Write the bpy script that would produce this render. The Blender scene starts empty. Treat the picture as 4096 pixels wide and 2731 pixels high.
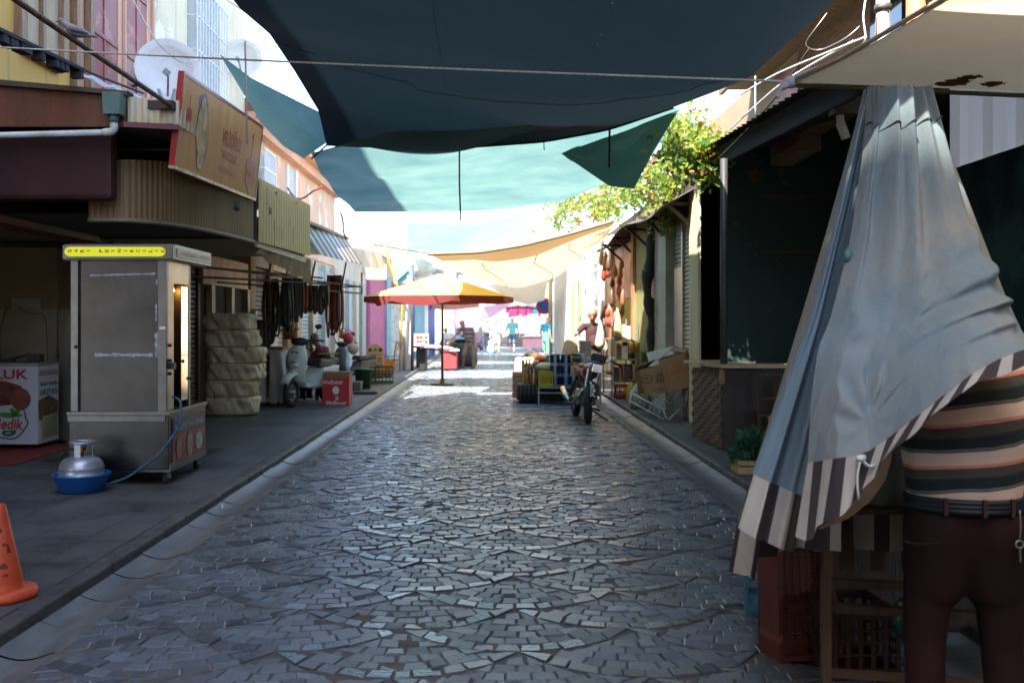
import bpy, math, random
import numpy as np
from mathutils import Vector, Matrix, Euler, noise
R = random.Random(7)
D = bpy.data; S = bpy.context.scene; COL = S.collection
FL = 2287.0; HZ = 1.55; PZ = 0.06; pi = math.pi
def P(px, py, Y): return Vector(((px-1130)/FL*Y, Y, HZ+(741-py)/FL*Y))      # a measured direction at a known distance
def PX(px, py, X): return P(px, py, X*FL/(px-1130))                          # ... on a wall parallel to the street
def G(px, py, z=0.0):
    Y = FL*(HZ-z)/(py-741); return Vector(((px-1130)/FL*Y, Y, z))
# ------------------------------------------------------------------ materials
def nm(name):
    m = D.materials.new(name); m.use_nodes = True; nt = m.node_tree
    return m, nt, nt.nodes['Principled BSDF'], nt.nodes['Material Output']
def N(nt, t, **k):
    n = nt.nodes.new(t)
    for a, b in k.items():
        if a.startswith('i_'): n.inputs[a[2:]].default_value = b
        elif a.startswith('n_'): n.inputs[int(a[2:])].default_value = b
        else: setattr(n, a, b)
    return n
def ramp(nt, src, stops, interp='LINEAR'):
    r = N(nt, 'ShaderNodeValToRGB'); r.color_ramp.interpolation = interp
    e = r.color_ramp.elements
    while len(e) < len(stops): e.new(0.5)
    for q, (p, c) in zip(e, stops):
        q.position = p; q.color = (*c, 1) if len(c) == 3 else c
    nt.links.new(src, r.inputs[0]); return r
def mat(name, c, c2=None, scale=4.0, rough=.7, metal=0.0, bump=0.0, bscale=30.0, trans=0.0, emit=0.0, contrast=(.35, .65), stretch=(1, 1, 1), coat=0.0, rvar=0.0, transc=None):
    m, nt, b, o = nm(name); L = nt.links.new
    b.inputs['Roughness'].default_value = rough; b.inputs['Metallic'].default_value = metal
    b.inputs['Coat Weight'].default_value = coat
    tc = N(nt, 'ShaderNodeTexCoord'); mp = N(nt, 'ShaderNodeMapping'); mp.inputs['Scale'].default_value = stretch
    L(tc.outputs['Object'], mp.inputs[0])
    if c2 is None: c2 = tuple(x*.72 for x in c)
    n1 = N(nt, 'ShaderNodeTexNoise', i_Scale=scale, i_Detail=6.0, i_Roughness=.6); L(mp.outputs[0], n1.inputs['Vector'])
    r = ramp(nt, n1.outputs['Fac'], [(contrast[0], c2), (contrast[1], c)])
    L(r.outputs[0], b.inputs['Base Color'])
    if rvar:
        mr = N(nt, 'ShaderNodeMapRange', n_3=max(.03, rough-rvar), n_4=min(1, rough+rvar)); L(n1.outputs['Fac'], mr.inputs[0]); L(mr.outputs[0], b.inputs['Roughness'])
    if bump:
        n2 = N(nt, 'ShaderNodeTexNoise', i_Scale=bscale, i_Detail=4.0); L(mp.outputs[0], n2.inputs['Vector'])
        bp = N(nt, 'ShaderNodeBump', i_Strength=bump, i_Distance=.02); L(n2.outputs['Fac'], bp.inputs['Height']); L(bp.outputs[0], b.inputs['Normal'])
    if trans:
        t = N(nt, 'ShaderNodeBsdfTranslucent'); mx = N(nt, 'ShaderNodeMixShader', n_0=trans)
        if transc: t.inputs[0].default_value = (*transc, 1)
        else: L(r.outputs[0], t.inputs[0])
        L(b.outputs[0], mx.inputs[1]); L(t.outputs[0], mx.inputs[2]); L(mx.outputs[0], o.inputs[0])
    if emit:
        b.inputs['Emission Strength'].default_value = emit; L(r.outputs[0], b.inputs['Emission Color'])
    return m
_pc = {}
def paint(c, rough=.55, metal=0.0, trans=0.0, emit=0.0, coat=0.0):
    k = (c, rough, metal, trans, emit, coat)
    if k not in _pc: _pc[k] = mat('paint_%d' % len(_pc), c, tuple(x*.8 for x in c), 6, rough, metal, .08, 60, trans, emit, coat=coat)
    return _pc[k]
def plaster(name, c, patch, amount=.55, dirt=(.16, .13, .1), rough=.9):
    # painted plaster: faded colour, a second colour where it has flaked off, dark runs of dirt
    m, nt, b, o = nm(name); L = nt.links.new; b.inputs['Roughness'].default_value = rough
    tc = N(nt, 'ShaderNodeTexCoord')
    n1 = N(nt, 'ShaderNodeTexNoise', i_Scale=1.3, i_Detail=9.0, i_Roughness=.68); L(tc.outputs['Object'], n1.inputs['Vector'])
    n2 = N(nt, 'ShaderNodeTexNoise', i_Scale=.8, i_Detail=5.0); L(tc.outputs['Object'], n2.inputs['Vector'])
    mp = N(nt, 'ShaderNodeMapping'); mp.inputs['Scale'].default_value = (5, 5, .5); L(tc.outputs['Object'], mp.inputs[0])
    n3 = N(nt, 'ShaderNodeTexNoise', i_Scale=1.5, i_Detail=5.0); L(mp.outputs[0], n3.inputs['Vector'])
    base = ramp(nt, n2.outputs['Fac'], [(.3, tuple(x*.78 for x in c)), (.7, c)])
    k = ramp(nt, n1.outputs['Fac'], [(amount, (0, 0, 0)), (amount+.03, (1, 1, 1))])
    m1 = N(nt, 'ShaderNodeMixRGB'); L(k.outputs[0], m1.inputs[0]); L(base.outputs[0], m1.inputs[1]); m1.inputs[2].default_value = (*patch, 1)
    k3 = ramp(nt, n3.outputs['Fac'], [(.55, (0, 0, 0)), (.8, (.7, .7, .7))])
    m2 = N(nt, 'ShaderNodeMixRGB'); L(k3.outputs[0], m2.inputs[0]); L(m1.outputs[0], m2.inputs[1]); m2.inputs[2].default_value = (*dirt, 1)
    L(m2.outputs[0], b.inputs['Base Color'])
    bp = N(nt, 'ShaderNodeBump', i_Strength=.35, i_Distance=.02); L(n1.outputs['Fac'], bp.inputs['Height']); L(bp.outputs[0], b.inputs['Normal'])
    return m
# ------------------------------------------------------------------ mesh builder
def resample(pts, n):
    pts = [Vector(p) for p in pts]; d = [0]
    for a, b in zip(pts, pts[1:]): d.append(d[-1]+(b-a).length)
    out = []; j = 0
    for i in range(n):
        t = d[-1]*i/(n-1)
        while j < len(pts)-2 and d[j+1] < t: j += 1
        w = (t-d[j])/max(1e-9, d[j+1]-d[j]); out.append(pts[j].lerp(pts[j+1], min(1, max(0, w))))
    return out
def smoothpts(pts, n, it=6):
    q = resample(pts, n)
    for _ in range(it): q = [q[0]]+[(q[i-1]+q[i]*2+q[i+1])/4 for i in range(1, n-1)]+[q[-1]]
    return q
class MB:
    def __init__(s): s.v = []; s.f = []; s.m = []; s.s = []
    def add(s, vs, fs, mi=0, T=None, smooth=False):
        b = len(s.v)
        for v in vs: s.v.append(tuple(T @ Vector(v)) if T is not None else tuple(v))
        for k, f in enumerate(fs):
            s.f.append([i+b for i in f]); s.m.append(mi[k] if isinstance(mi, list) else mi); s.s.append(smooth)
        return s
    def box(s, c, d, mi=0, T=None, taper=1.0):
        x, y, z = d[0]/2, d[1]/2, d[2]/2; t = taper
        vs = [(c[0]+a*x*(t if e > 0 else 1), c[1]+b*y*(t if e > 0 else 1), c[2]+e*z) for e in (-1, 1) for a, b in ((-1, -1), (1, -1), (1, 1), (-1, 1))]
        return s.add(vs, [(3, 2, 1, 0), (4, 5, 6, 7), (0, 1, 5, 4), (1, 2, 6, 5), (2, 3, 7, 6), (3, 0, 4, 7)], mi, T)
    def bb(s, x0, x1, y0, y1, z0, z1, mi=0, T=None): return s.box(((x0+x1)/2, (y0+y1)/2, (z0+z1)/2), (x1-x0, y1-y0, z1-z0), mi, T)
    def bar(s, a, b, w, h=None, mi=0):
        a, b = Vector(a), Vector(b); h = h or w; d = b-a; q = d.to_track_quat('Z', 'Y').to_matrix().to_4x4()
        return s.box((0, 0, 0), (w, h, d.length), mi, Matrix.Translation((a+b)/2) @ q)
    def tube(s, pts, r, n=8, mi=0, T=None, closed=False):
        pts = [Vector(p) for p in pts]; k = len(pts); rs = r if isinstance(r, (list, tuple)) else [r]*k
        vs = []; up = None
        for i, p in enumerate(pts):
            t = (pts[min(i+1, k-1)]-pts[max(i-1, 0)])
            if closed: t = pts[(i+1) % k]-pts[i-1]
            t.normalize()
            if up is None: up = Vector((0, 0, 1)) if abs(t.z) < .9 else Vector((0, 1, 0))
            x = t.cross(up)
            if x.length < 1e-6: x = t.cross(Vector((1, 0, 0)))
            x.normalize(); up = x.cross(t).normalized()
            for j in range(n):
                a = 2*pi*j/n; vs.append(p+(x*math.cos(a)+up*math.sin(a))*rs[i])
        fs = [(i*n+j, i*n+(j+1) % n, (i+1)*n+(j+1) % n, (i+1)*n+j) for i in range(k-1) for j in range(n)]
        if closed: fs += [((k-1)*n+j, (k-1)*n+(j+1) % n, (j+1) % n, j) for j in range(n)]
        else: fs += [tuple(range(n))[::-1], tuple(range((k-1)*n, k*n))]
        return s.add(vs, fs, mi, T, True)
    def lathe(s, prof, n=20, c=(0, 0, 0), mi=0, T=None, sy=1.0):
        k = len(prof); vs = [(c[0]+r*math.cos(2*pi*j/n), c[1]+r*sy*math.sin(2*pi*j/n), c[2]+z) for r, z in prof for j in range(n)]
        fs = [(i*n+j, i*n+(j+1) % n, (i+1)*n+(j+1) % n, (i+1)*n+j) for i in range(k-1) for j in range(n)]
        fs += [tuple(range(n))[::-1], tuple(range((k-1)*n, k*n))]
        return s.add(vs, fs, mi, T, True)
    def ball(s, c, r, n=12, mi=0, sc=(1, 1, 1), jit=0.0, T=None):
        vs = []; m = n//2
        for i in range(m+1):
            a = pi*i/m
            for j in range(n):
                b = 2*pi*j/n; q = r*(1+jit*R.uniform(-1, 1))
                vs.append((c[0]+q*sc[0]*math.sin(a)*math.cos(b), c[1]+q*sc[1]*math.sin(a)*math.sin(b), c[2]-q*sc[2]*math.cos(a)))
        fs = [(i*n+j, i*n+(j+1) % n, (i+1)*n+(j+1) % n, (i+1)*n+j) for i in range(m) for j in range(n)]
        return s.add(vs, fs, mi, T, True)
    def grid(s, fn, nu, nv, mi=0, smooth=True, T=None):
        vs = [fn(i/nu, j/nv) for j in range(nv+1) for i in range(nu+1)]
        fs = [(j*(nu+1)+i, j*(nu+1)+i+1, (j+1)*(nu+1)+i+1, (j+1)*(nu+1)+i) for j in range(nv) for i in range(nu)]
        ms = [mi((i+.5)/nu, (j+.5)/nv) for j in range(nv) for i in range(nu)] if callable(mi) else mi
        return s.add(vs, fs, ms, T, smooth)
    def prism(s, poly, y0, y1, mi=0, T=None):      # poly in x,z; extruded along y
        n = len(poly); vs = [(x, y0, z) for x, z in poly]+[(x, y1, z) for x, z in poly]
        fs = [tuple(range(n)), tuple(range(n, 2*n))[::-1]]+[(i, i+n, (i+1) % n+n, (i+1) % n) for i in range(n)]
        return s.add(vs, fs, mi, T)
    def build(s, name, mats, parent=None, local=False, bev=0.0, solid=0.0):
        me = D.meshes.new(name); mats = mats if isinstance(mats, (list, tuple)) else [mats]
        loc = Vector((0, 0, 0)); v = s.v
        if parent is None and not local:
            a = np.array(v); loc = Vector(((a[:, 0].min()+a[:, 0].max())/2, (a[:, 1].min()+a[:, 1].max())/2, a[:, 2].min()))
            v = [tuple(r) for r in a-np.array(loc)]
        me.from_pydata(v, [], s.f)
        for m in mats: me.materials.append(m)
        me.polygons.foreach_set('material_index', s.m); me.polygons.foreach_set('use_smooth', s.s); me.update()
        o = D.objects.new(name, me); COL.objects.link(o); o.location = loc
        if parent is not None:
            o.parent = parent
            if not local and parent.type == 'EMPTY': o.matrix_parent_inverse = Matrix.Translation(-parent.location)
            elif not local and parent.parent is None: o.matrix_parent_inverse = Matrix.Translation(-parent.location)
        if bev:
            b = o.modifiers.new('b', 'BEVEL'); b.width = bev; b.segments = 2; b.limit_method = 'ANGLE'
        if solid:
            b = o.modifiers.new('t', 'SOLIDIFY'); b.thickness = solid; b.offset = 0
        return o
def coons(top, bot, left, right, n=40):
    t, b, l, r = [resample(q, n+1) for q in (top, bot, left, right)]
    def f(u, v):
        i, j = int(round(u*n)), int(round(v*n))
        return (t[i]*(1-v)+b[i]*v+l[j]*(1-u)+r[j]*u-(t[0]*(1-u)*(1-v)+t[n]*u*(1-v)+b[0]*(1-u)*v+b[n]*u*v))
    return f
def tag(o, label, cat, group=None, kind=None):
    if label: o['label'] = label
    if cat: o['category'] = cat
    if group: o['group'] = group
    if kind: o['kind'] = kind
    return o
def thing(name, label, cat, loc, group=None):
    o = D.objects.new(name, None); COL.objects.link(o); o.location = Vector(loc); o.empty_display_size = .2
    return tag(o, label, cat, group)
def struct(mb, name, m, kind='structure', **k):
    o = mb.build(name, m, local=True, **k); o['kind'] = kind; return o
def dup(root, loc=None, rot=None, label=None, matmap=None):
    def rec(o, par):
        c = o.copy(); COL.objects.link(c)
        if par is not None: c.parent = par
        if matmap and c.type == 'MESH' and any(m in matmap for m in c.data.materials):
            c.data = c.data.copy()
            for i, m in enumerate(c.data.materials):
                if m in matmap: c.data.materials[i] = matmap[m]
        for ch in [x for x in D.objects if x.parent == o]: rec(ch, c)
        return c
    r = rec(root, None)
    if loc is not None: r.location = Vector(loc)
    if rot is not None: r.rotation_euler = rot
    if label: r['label'] = label
    return r
_dg = None
def text(s, w, h, T, m, parent, name='lettering', shear=0.0, sq=True, local=False):
    # flat letters w by h metres, written in the x-z plane of T and facing -y
    c = D.curves.new('t', 'FONT'); c.body = s; c.align_x = 'CENTER'; c.align_y = 'CENTER'; c.size = 1; c.shear = shear; c.offset = .026; c.resolution_u = 3
    o = D.objects.new('t', c); COL.objects.link(o); bpy.context.view_layer.update()
    me = D.meshes.new_from_object(o.evaluated_get(bpy.context.evaluated_depsgraph_get()))
    D.objects.remove(o)
    a = np.array([v.co[:] for v in me.vertices]); lo, hi = a.min(0), a.max(0); ctr = (lo+hi)/2
    sx = w/(hi[0]-lo[0]); sy = h/(hi[1]-lo[1])
    if not sq: sx = sy = min(sx, sy)
    mb = MB(); mb.add([((v[0]-ctr[0])*sx, 0, (v[1]-ctr[1])*sy) for v in a], [tuple(p.vertices) for p in me.polygons], 0, T)
    D.meshes.remove(me)
    return mb.build(name, m, parent, local)
def frame(o, xdir, zdir=(0, 0, 1)):    # matrix whose x runs along xdir, z up, -y is the readable side
    x = Vector(xdir).normalized(); z = Vector(zdir); z = (z-x*z.dot(x)).normalized(); y = z.cross(x)
    return Matrix(((x.x, y.x, z.x, o[0]), (x.y, y.y, z.y, o[1]), (x.z, y.z, z.z, o[2]), (0, 0, 0, 1)))
LEFTF = lambda o: frame(o, (0, 1, 0))      # on the left-hand facade, read from the street (normal +x)
def ribs(mb, path, z0, z1, pitch=.1, depth=.025, mi=0, slant=None, vert=True):
    # upright trapezoid ribs along a plan path
    L = sum((Vector(b)-Vector(a)).length for a, b in zip(path, path[1:])); n = max(2, int(L/pitch)); q = resample([(*p, 0) for p in path], n*4+1)
    vs = []
    for i, p in enumerate(q):
        t = (q[min(i+1, n*4)]-q[max(i-1, 0)]).normalized(); nn = Vector((t.y, -t.x, 0)); k = i % 4
        o = nn*(depth if k in (1, 2) else 0)
        a = z0(i/(n*4)) if callable(z0) else z0; b = z1(i/(n*4)) if callable(z1) else z1
        vs += [(p.x+o.x, p.y+o.y, a), (p.x+o.x+(slant[0] if slant else 0), p.y+o.y+(slant[1] if slant else 0), b)]
    mb.add(vs, [(2*i, 2*i+2, 2*i+3, 2*i+1) for i in range(n*4)], mi)
def shutter(mb, a, b, z0, z1, pitch=.08, depth=.018, mi=0):
    # roller shutter between plan points a and b
    a, b = Vector((*a, 0)), Vector((*b, 0)); t = (b-a).normalized(); nn = Vector((t.y, -t.x, 0)); n = int((z1-z0)/pitch); vs = []
    for i in range(n*3+1):
        z = z0+(z1-z0)*i/(n*3); o = nn*(depth if i % 3 == 1 else depth*.8 if i % 3 == 2 else 0)
        vs += [(a.x+o.x, a.y+o.y, z), (b.x+o.x, b.y+o.y, z)]
    mb.add(vs, [(2*i, 2*i+1, 2*i+3, 2*i+2) for i in range(n*3)], mi)
def tiles(mb, e0, e1, up, rows, pitch=.2, mi=0):
    # barrel roof tiles: eave from e0 to e1, slope vector `up`
    e0, e1, up = Vector(e0), Vector(e1), Vector(up); n = int((e1-e0).length/pitch); nn = (e1-e0).cross(up).normalized()
    if nn.z < 0: nn = -nn
    for j in range(rows):
        vs = []; a, b = up*(j/rows), up*((j+1.12)/rows)
        for i in range(n*6+1):
            h = abs(math.sin(pi*i/6))*.06 if (i//6) % 2 == 0 else -abs(math.sin(pi*i/6))*.03
            p = e0.lerp(e1, i/(n*6))+nn*h; q = Vector((0, 0, R.uniform(-.006, .006)))
            vs += [p+a+nn*.035+q, p+b+q]
        mb.add(vs, [(2*i, 2*i+2, 2*i+3, 2*i+1) for i in range(n*6)], mi, None, True)
# ------------------------------------------------------------------ shared materials
wood = mat('old_wood', (.30, .17, .08), (.16, .09, .045), 3, .6, bump=.3, bscale=14, stretch=(8, 8, 1))
wood_dark = mat('dark_wood', (.07, .035, .02), (.03, .018, .012), 3, .6, bump=.3, bscale=14, stretch=(8, 8, 1))
wood_pale = mat('pale_wood', (.45, .30, .15), (.3, .19, .09), 3, .6, bump=.3, bscale=14, stretch=(1, 6, 6))
steel = mat('steel_sheet', (.11, .106, .108), (.07, .067, .068), 2.2, .36, 1.0, .05, 5, rvar=.12, stretch=(1, 1, 1))
steel_edge = mat('steel_trim', (.21, .21, .215), (.16, .16, .16), 6, .38, 1.0)
chrome = mat('chrome', (.45, .45, .45), (.35, .35, .35), 8, .15, 1.0)
iron = mat('dark_iron', (.06, .055, .05), (.11, .06, .035), 8, .6, .4, .3, 60)
rust = mat('rusty_iron', (.10, .055, .035), (.2, .11, .06), 9, .8, 0, .5, 50)
black = mat('black_plastic', (.018, .018, .02), (.03, .03, .032), 6, .45)
rubber = mat('rubber', (.02, .02, .02), (.04, .037, .034), 12, .85, bump=.3, bscale=80)
white_p = mat('white_paint', (.75, .75, .74), (.6, .6, .6), 4, .4)
gal = mat('galvanised', (.4, .41, .42), (.28, .29, .3), 10, .45, .8)
card = mat('cardboard', (.36, .22, .12), (.29, .17, .09), 2.5, .85, bump=.15, bscale=25)
card_dk = mat('cardboard_dark', (.27, .15, .075), (.22, .12, .06), 2.5, .85)
jute = mat('sackcloth', (.52, .38, .22), (.38, .27, .15), 3, .9, bump=.5, bscale=120, trans=.15)
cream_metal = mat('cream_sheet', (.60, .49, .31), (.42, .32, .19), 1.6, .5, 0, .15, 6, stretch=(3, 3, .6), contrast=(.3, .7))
cream_rust = mat('cream_sheet_rusted', (.66, .48, .20), (.24, .12, .05), 1.8, .55, 0, .2, 6, stretch=(4, 4, .8), contrast=(.28, .42))
tile_m = mat('roof_tiles', (.42, .20, .12), (.26, .15, .10), 5, .85, bump=.4, bscale=20)
tile_pale = mat('pale_roof_tiles', (.5, .33, .25), (.35, .25, .2), 5, .85)
skin = mat('skin', (.50, .29, .19), (.42, .23, .15), 6, .5)
skin_dk = mat('skin_tanned', (.33, .17, .10), (.26, .13, .08), 6, .5)
hair_dk = mat('dark_hair', (.02, .017, .015), (.045, .04, .035), 40, .6, bump=.4, bscale=150)
hair_gr = mat('grey_hair', (.35, .33, .31), (.2, .19, .18), 40, .6, bump=.4, bscale=150)
red_l = paint((.52, .03, .025)); dkgreen = paint((.015, .09, .05))
glass_m = mat('window_glass', (.05, .06, .07), (.03, .035, .04), 3, .06, 0, coat=.5)
# ------------------------------------------------------------------ world, sun, camera
SUN_EL, SUN_AZ = math.radians(55), math.radians(-150)     # azimuth measured from +y towards +x
w = D.worlds.new('World'); S.world = w; w.use_nodes = True; nt = w.node_tree
sk = nt.nodes.new('ShaderNodeTexSky'); sk.sky_type = 'NISHITA'; sk.sun_disc = False; sk.sun_elevation = SUN_EL; sk.sun_rotation = SUN_AZ
sk.air_density = 1.0; sk.dust_density = 1.2; sk.ozone_density = 1.8
nt.links.new(sk.outputs[0], nt.nodes['Background'].inputs[0]); nt.nodes['Background'].inputs[1].default_value = .15
sl = D.lights.new('sun', 'SUN'); sl.energy = 4.8; sl.angle = math.radians(.5); sl.color = (1, .93, .82)
so = D.objects.new('sun', sl); COL.objects.link(so); so.location = (-10, 30, 40)
sd = Vector((math.sin(SUN_AZ)*math.cos(SUN_EL), math.cos(SUN_AZ)*math.cos(SUN_EL), math.sin(SUN_EL)))
so.rotation_euler = sd.to_track_quat('Z', 'Y').to_euler()
cam = D.cameras.new('camera'); co = D.objects.new('camera', cam); COL.objects.link(co); S.camera = co
co.location = (0, 0, HZ); co.rotation_euler = (pi/2, 0, 0); cam.lens = 35.0; cam.sensor_width = 36; cam.clip_end = 1500; cam.clip_start = .05
cam.shift_x = 46/2352; cam.shift_y = -43/2352
cam.dof.use_dof = True; cam.dof.focus_distance = 6.0; cam.dof.aperture_fstop = 4.0; cam.dof.aperture_blades = 7
S.view_settings.view_transform = 'Standard'; S.view_settings.look = 'None'; S.view_settings.exposure = 2.5; S.view_settings.gamma = 1
S.cycles.use_denoising = True; S.cycles.max_bounces = 7; S.cycles.diffuse_bounces = 4; S.cycles.glossy_bounces = 3; S.cycles.transmission_bounces = 4
S.cycles.sample_clamp_indirect = 6; S.cycles.caustics_reflective = False; S.cycles.caustics_refractive = False
# ------------------------------------------------------------------ ground, road, gutters, kerbs, pavements
mort = mat('road_mortar', (.15, .135, .125), (.10, .09, .085), 7, .95, bump=.5, bscale=60)
struct(MB().add([(-300, -40, -.09), (300, -40, -.09), (300, 500, -.09), (-300, 500, -.09)], [(0, 1, 2, 3)]), 'ground', mort)
YE = 74.0
struct(MB().add([(-2.06, .2, -.0065), (2.02, .2, -.0065), (2.02, YE, -.0065), (-2.06, YE, -.0065)], [(0, 1, 2, 3)]), 'road_bed', mort)
def cobbles():
    rng = np.random.default_rng(3); W, s = 1.14, .35; Rr = (W*W/4+s*s)/(2*s)
    ac = lambda t: Rr-np.sqrt(np.maximum(Rr*Rr-t*t, 1e-4))
    Q = []; info = []
    for j in range(0, int((YE-.6)/s)):
        for ci in range(-3, 4):
            xc = ci*W+(W/2 if j % 2 else 0)+.12
            if abs(xc) > 2.7: continue
            for k in range(10):
                hh = .102; n = 10; cuts = np.linspace(-W/2, W/2, n+1)+np.concatenate(([0], rng.uniform(-.018, .018, n-1), [0]))
                if k % 2: cuts[1:-1] += .05
                for a, b in zip(cuts[:-1], cuts[1:]):
                    tm = (a+b)/2; y0 = ac(np.array([a, b]))+k*hh; U = s+ac(W/2-np.abs(np.array([a, b, tm])))
                    y1 = np.minimum(y0+hh, U[:2])
                    y1 = np.where(U[:2]-y1 < .048, U[:2], y1)
                    if (y1-y0).mean() < .028: continue
                    sh = lambda t: -(t/Rr)*hh*.9*(1 if k else .6)
                    q = [(a, y0[0]), (b, y0[1]), (b+sh(b), y1[1]), (a+sh(a), y1[0])]
                    cx = xc+tm; cy = j*s+.5+y0.mean()
                    if cx < -2.0 or cx > 1.97: continue
                    q = np.array(q)+(xc, j*s+.5); q[:, 0] = np.clip(q[:, 0], -2.05, 2.01)
                    Q.append(q); info.append(1 if (k == 0) == (rng.random() > .04) and k < 2 else 0)
    Q = np.array(Q); info = np.array(info); n = len(Q)
    Q += rng.uniform(-.0072, .0072, Q.shape); c = Q.mean(1, keepdims=True)
    def ins(d):
        v = Q-c; l = np.maximum(np.linalg.norm(v, axis=2, keepdims=True), .02); return c+v*(1-d/l)
    dip = .004*np.sin(c[:, :, 1]*1.7+c[:, :, 0])*np.sin(c[:, :, 0]*2.3)
    zt = rng.normal(0, .0022, (n, 1))+dip; tilt = rng.normal(0, .022, (n, 1, 2)); tilt[info == 1] *= 1.5
    def lay(d, z):
        p = ins(d); zz = zt+z+((p-c)*tilt).sum(2); return np.concatenate([p, zz[:, :, None]], 2)
    V = np.concatenate([lay(.002, -.034), lay(.005, -.0035), lay(.012, .0005)], 1)
    b = (np.arange(n)*12)[:, None]
    F = [b+np.array([[o+i, o+(i+1) % 4, o+4+(i+1) % 4, o+4+i]]) for o in (0, 4) for i in range(4)]+[b+np.array([[8, 9, 10, 11]])]
    F = np.stack(F, 1).reshape(-1, 4)
    me = D.meshes.new('cobbled_road'); me.from_pydata(V.reshape(-1, 3).tolist(), [], F.tolist())
    at = me.attributes.new('stone', 'FLOAT_COLOR', 'FACE'); rv = rng.random(n)
    colv = np.stack([rv, info.astype(float), rng.random(n), np.ones(n)], 1); at.data.foreach_set('color', np.repeat(colv, 9, 0).astype(np.float32).ravel())
    me.update()
    m, nt, bs, o = nm('cobble_stone'); L = nt.links.new
    an = N(nt, 'ShaderNodeAttribute', attribute_name='stone'); sp = N(nt, 'ShaderNodeSeparateColor'); L(an.outputs['Color'], sp.inputs[0])
    tc = N(nt, 'ShaderNodeTexCoord'); n1 = N(nt, 'ShaderNodeTexNoise', i_Scale=1.1, i_Detail=6.0); L(tc.outputs['Object'], n1.inputs['Vector'])
    n2 = N(nt, 'ShaderNodeTexNoise', i_Scale=45.0, i_Detail=5.0); L(tc.outputs['Object'], n2.inputs['Vector'])
    r1 = ramp(nt, sp.outputs[0], [(0, (.105, .125, .16)), (.5, (.14, .165, .205)), (1, (.175, .203, .25))])
    r2 = ramp(nt, sp.outputs[0], [(0, (.07, .083, .105)), (1, (.12, .137, .165))])
    mx = N(nt, 'ShaderNodeMixRGB'); L(sp.outputs[1], mx.inputs[0]); L(r1.outputs[0], mx.inputs[1]); L(r2.outputs[0], mx.inputs[2])
    d1 = ramp(nt, n1.outputs['Fac'], [(.3, (.78, .77, .76)), (.65, (1, 1, 1))]); d2 = ramp(nt, n2.outputs['Fac'], [(.3, (.7, .7, .7)), (.65, (1.1, 1.1, 1.1))])
    m1 = N(nt, 'ShaderNodeMixRGB', blend_type='MULTIPLY', n_0=1.0); L(mx.outputs[0], m1.inputs[1]); L(d1.outputs[0], m1.inputs[2])
    m2 = N(nt, 'ShaderNodeMixRGB', blend_type='MULTIPLY', n_0=1.0); L(m1.outputs[0], m2.inputs[1]); L(d2.outputs[0], m2.inputs[2])
    L(m2.outputs[0], bs.inputs['Base Color'])
    rr = N(nt, 'ShaderNodeMapRange', n_3=.41, n_4=.27); L(sp.outputs[1], rr.inputs[0])
    ra = N(nt, 'ShaderNodeMath', operation='MULTIPLY_ADD', n_1=.16, n_2=-.08); L(sp.outputs[2], ra.inputs[0])
    rb = N(nt, 'ShaderNodeMath', operation='ADD'); L(rr.outputs[0], rb.inputs[0]); L(ra.outputs[0], rb.inputs[1]); L(rb.outputs[0], bs.inputs['Roughness'])
    bp = N(nt, 'ShaderNodeBump', i_Strength=.35, i_Distance=.006); L(n2.outputs['Fac'], bp.inputs['Height']); L(bp.outputs[0], bs.inputs['Normal'])
    me.materials.append(m); ob = D.objects.new('cobbled_road', me); COL.objects.link(ob); ob['kind'] = 'structure'
cobbles()
conc = mat('gutter_concrete', (.22, .225, .23), (.12, .12, .12), 2.5, .38, bump=.2, bscale=40, stretch=(3, 1, 1), rvar=.15)
kerbm = mat('kerb_stone', (.10, .098, .095), (.05, .048, .047), 6, .6, bump=.35, bscale=35)
def gutter(xa, xb, name):
    mb = MB(); y = .2; dip = .035
    while y < 60:
        l = .5; o = R.uniform(-.004, .004); g = .006
        mb.grid(lambda u, v: (xa+(xb-xa)*u, y+g+(l-2*g)*v, o-.005-dip*math.sin(pi*min(1, u*1.12))+.012*(max(0, u-.8)*5 if False else 0)), 8, 1); y += l
    struct(mb, name, conc)
gutter(-2.36, -2.045, 'gutter'); gutter(2.36, 2.005, 'gutter_right')
for sx, nme in ((-1, 'kerb'), (1, 'kerb_right')):
    mb = MB(); y = .2
    while y < 60:
        l = .5; o = R.uniform(-.003, .003); x = sx*(2.36+.065)+R.uniform(-.004, .004)
        mb.box((x, y+l/2, -.02+o), (.13, l-.009, .16)); y += l
    struct(mb, nme, kerbm, bev=.014)
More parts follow.
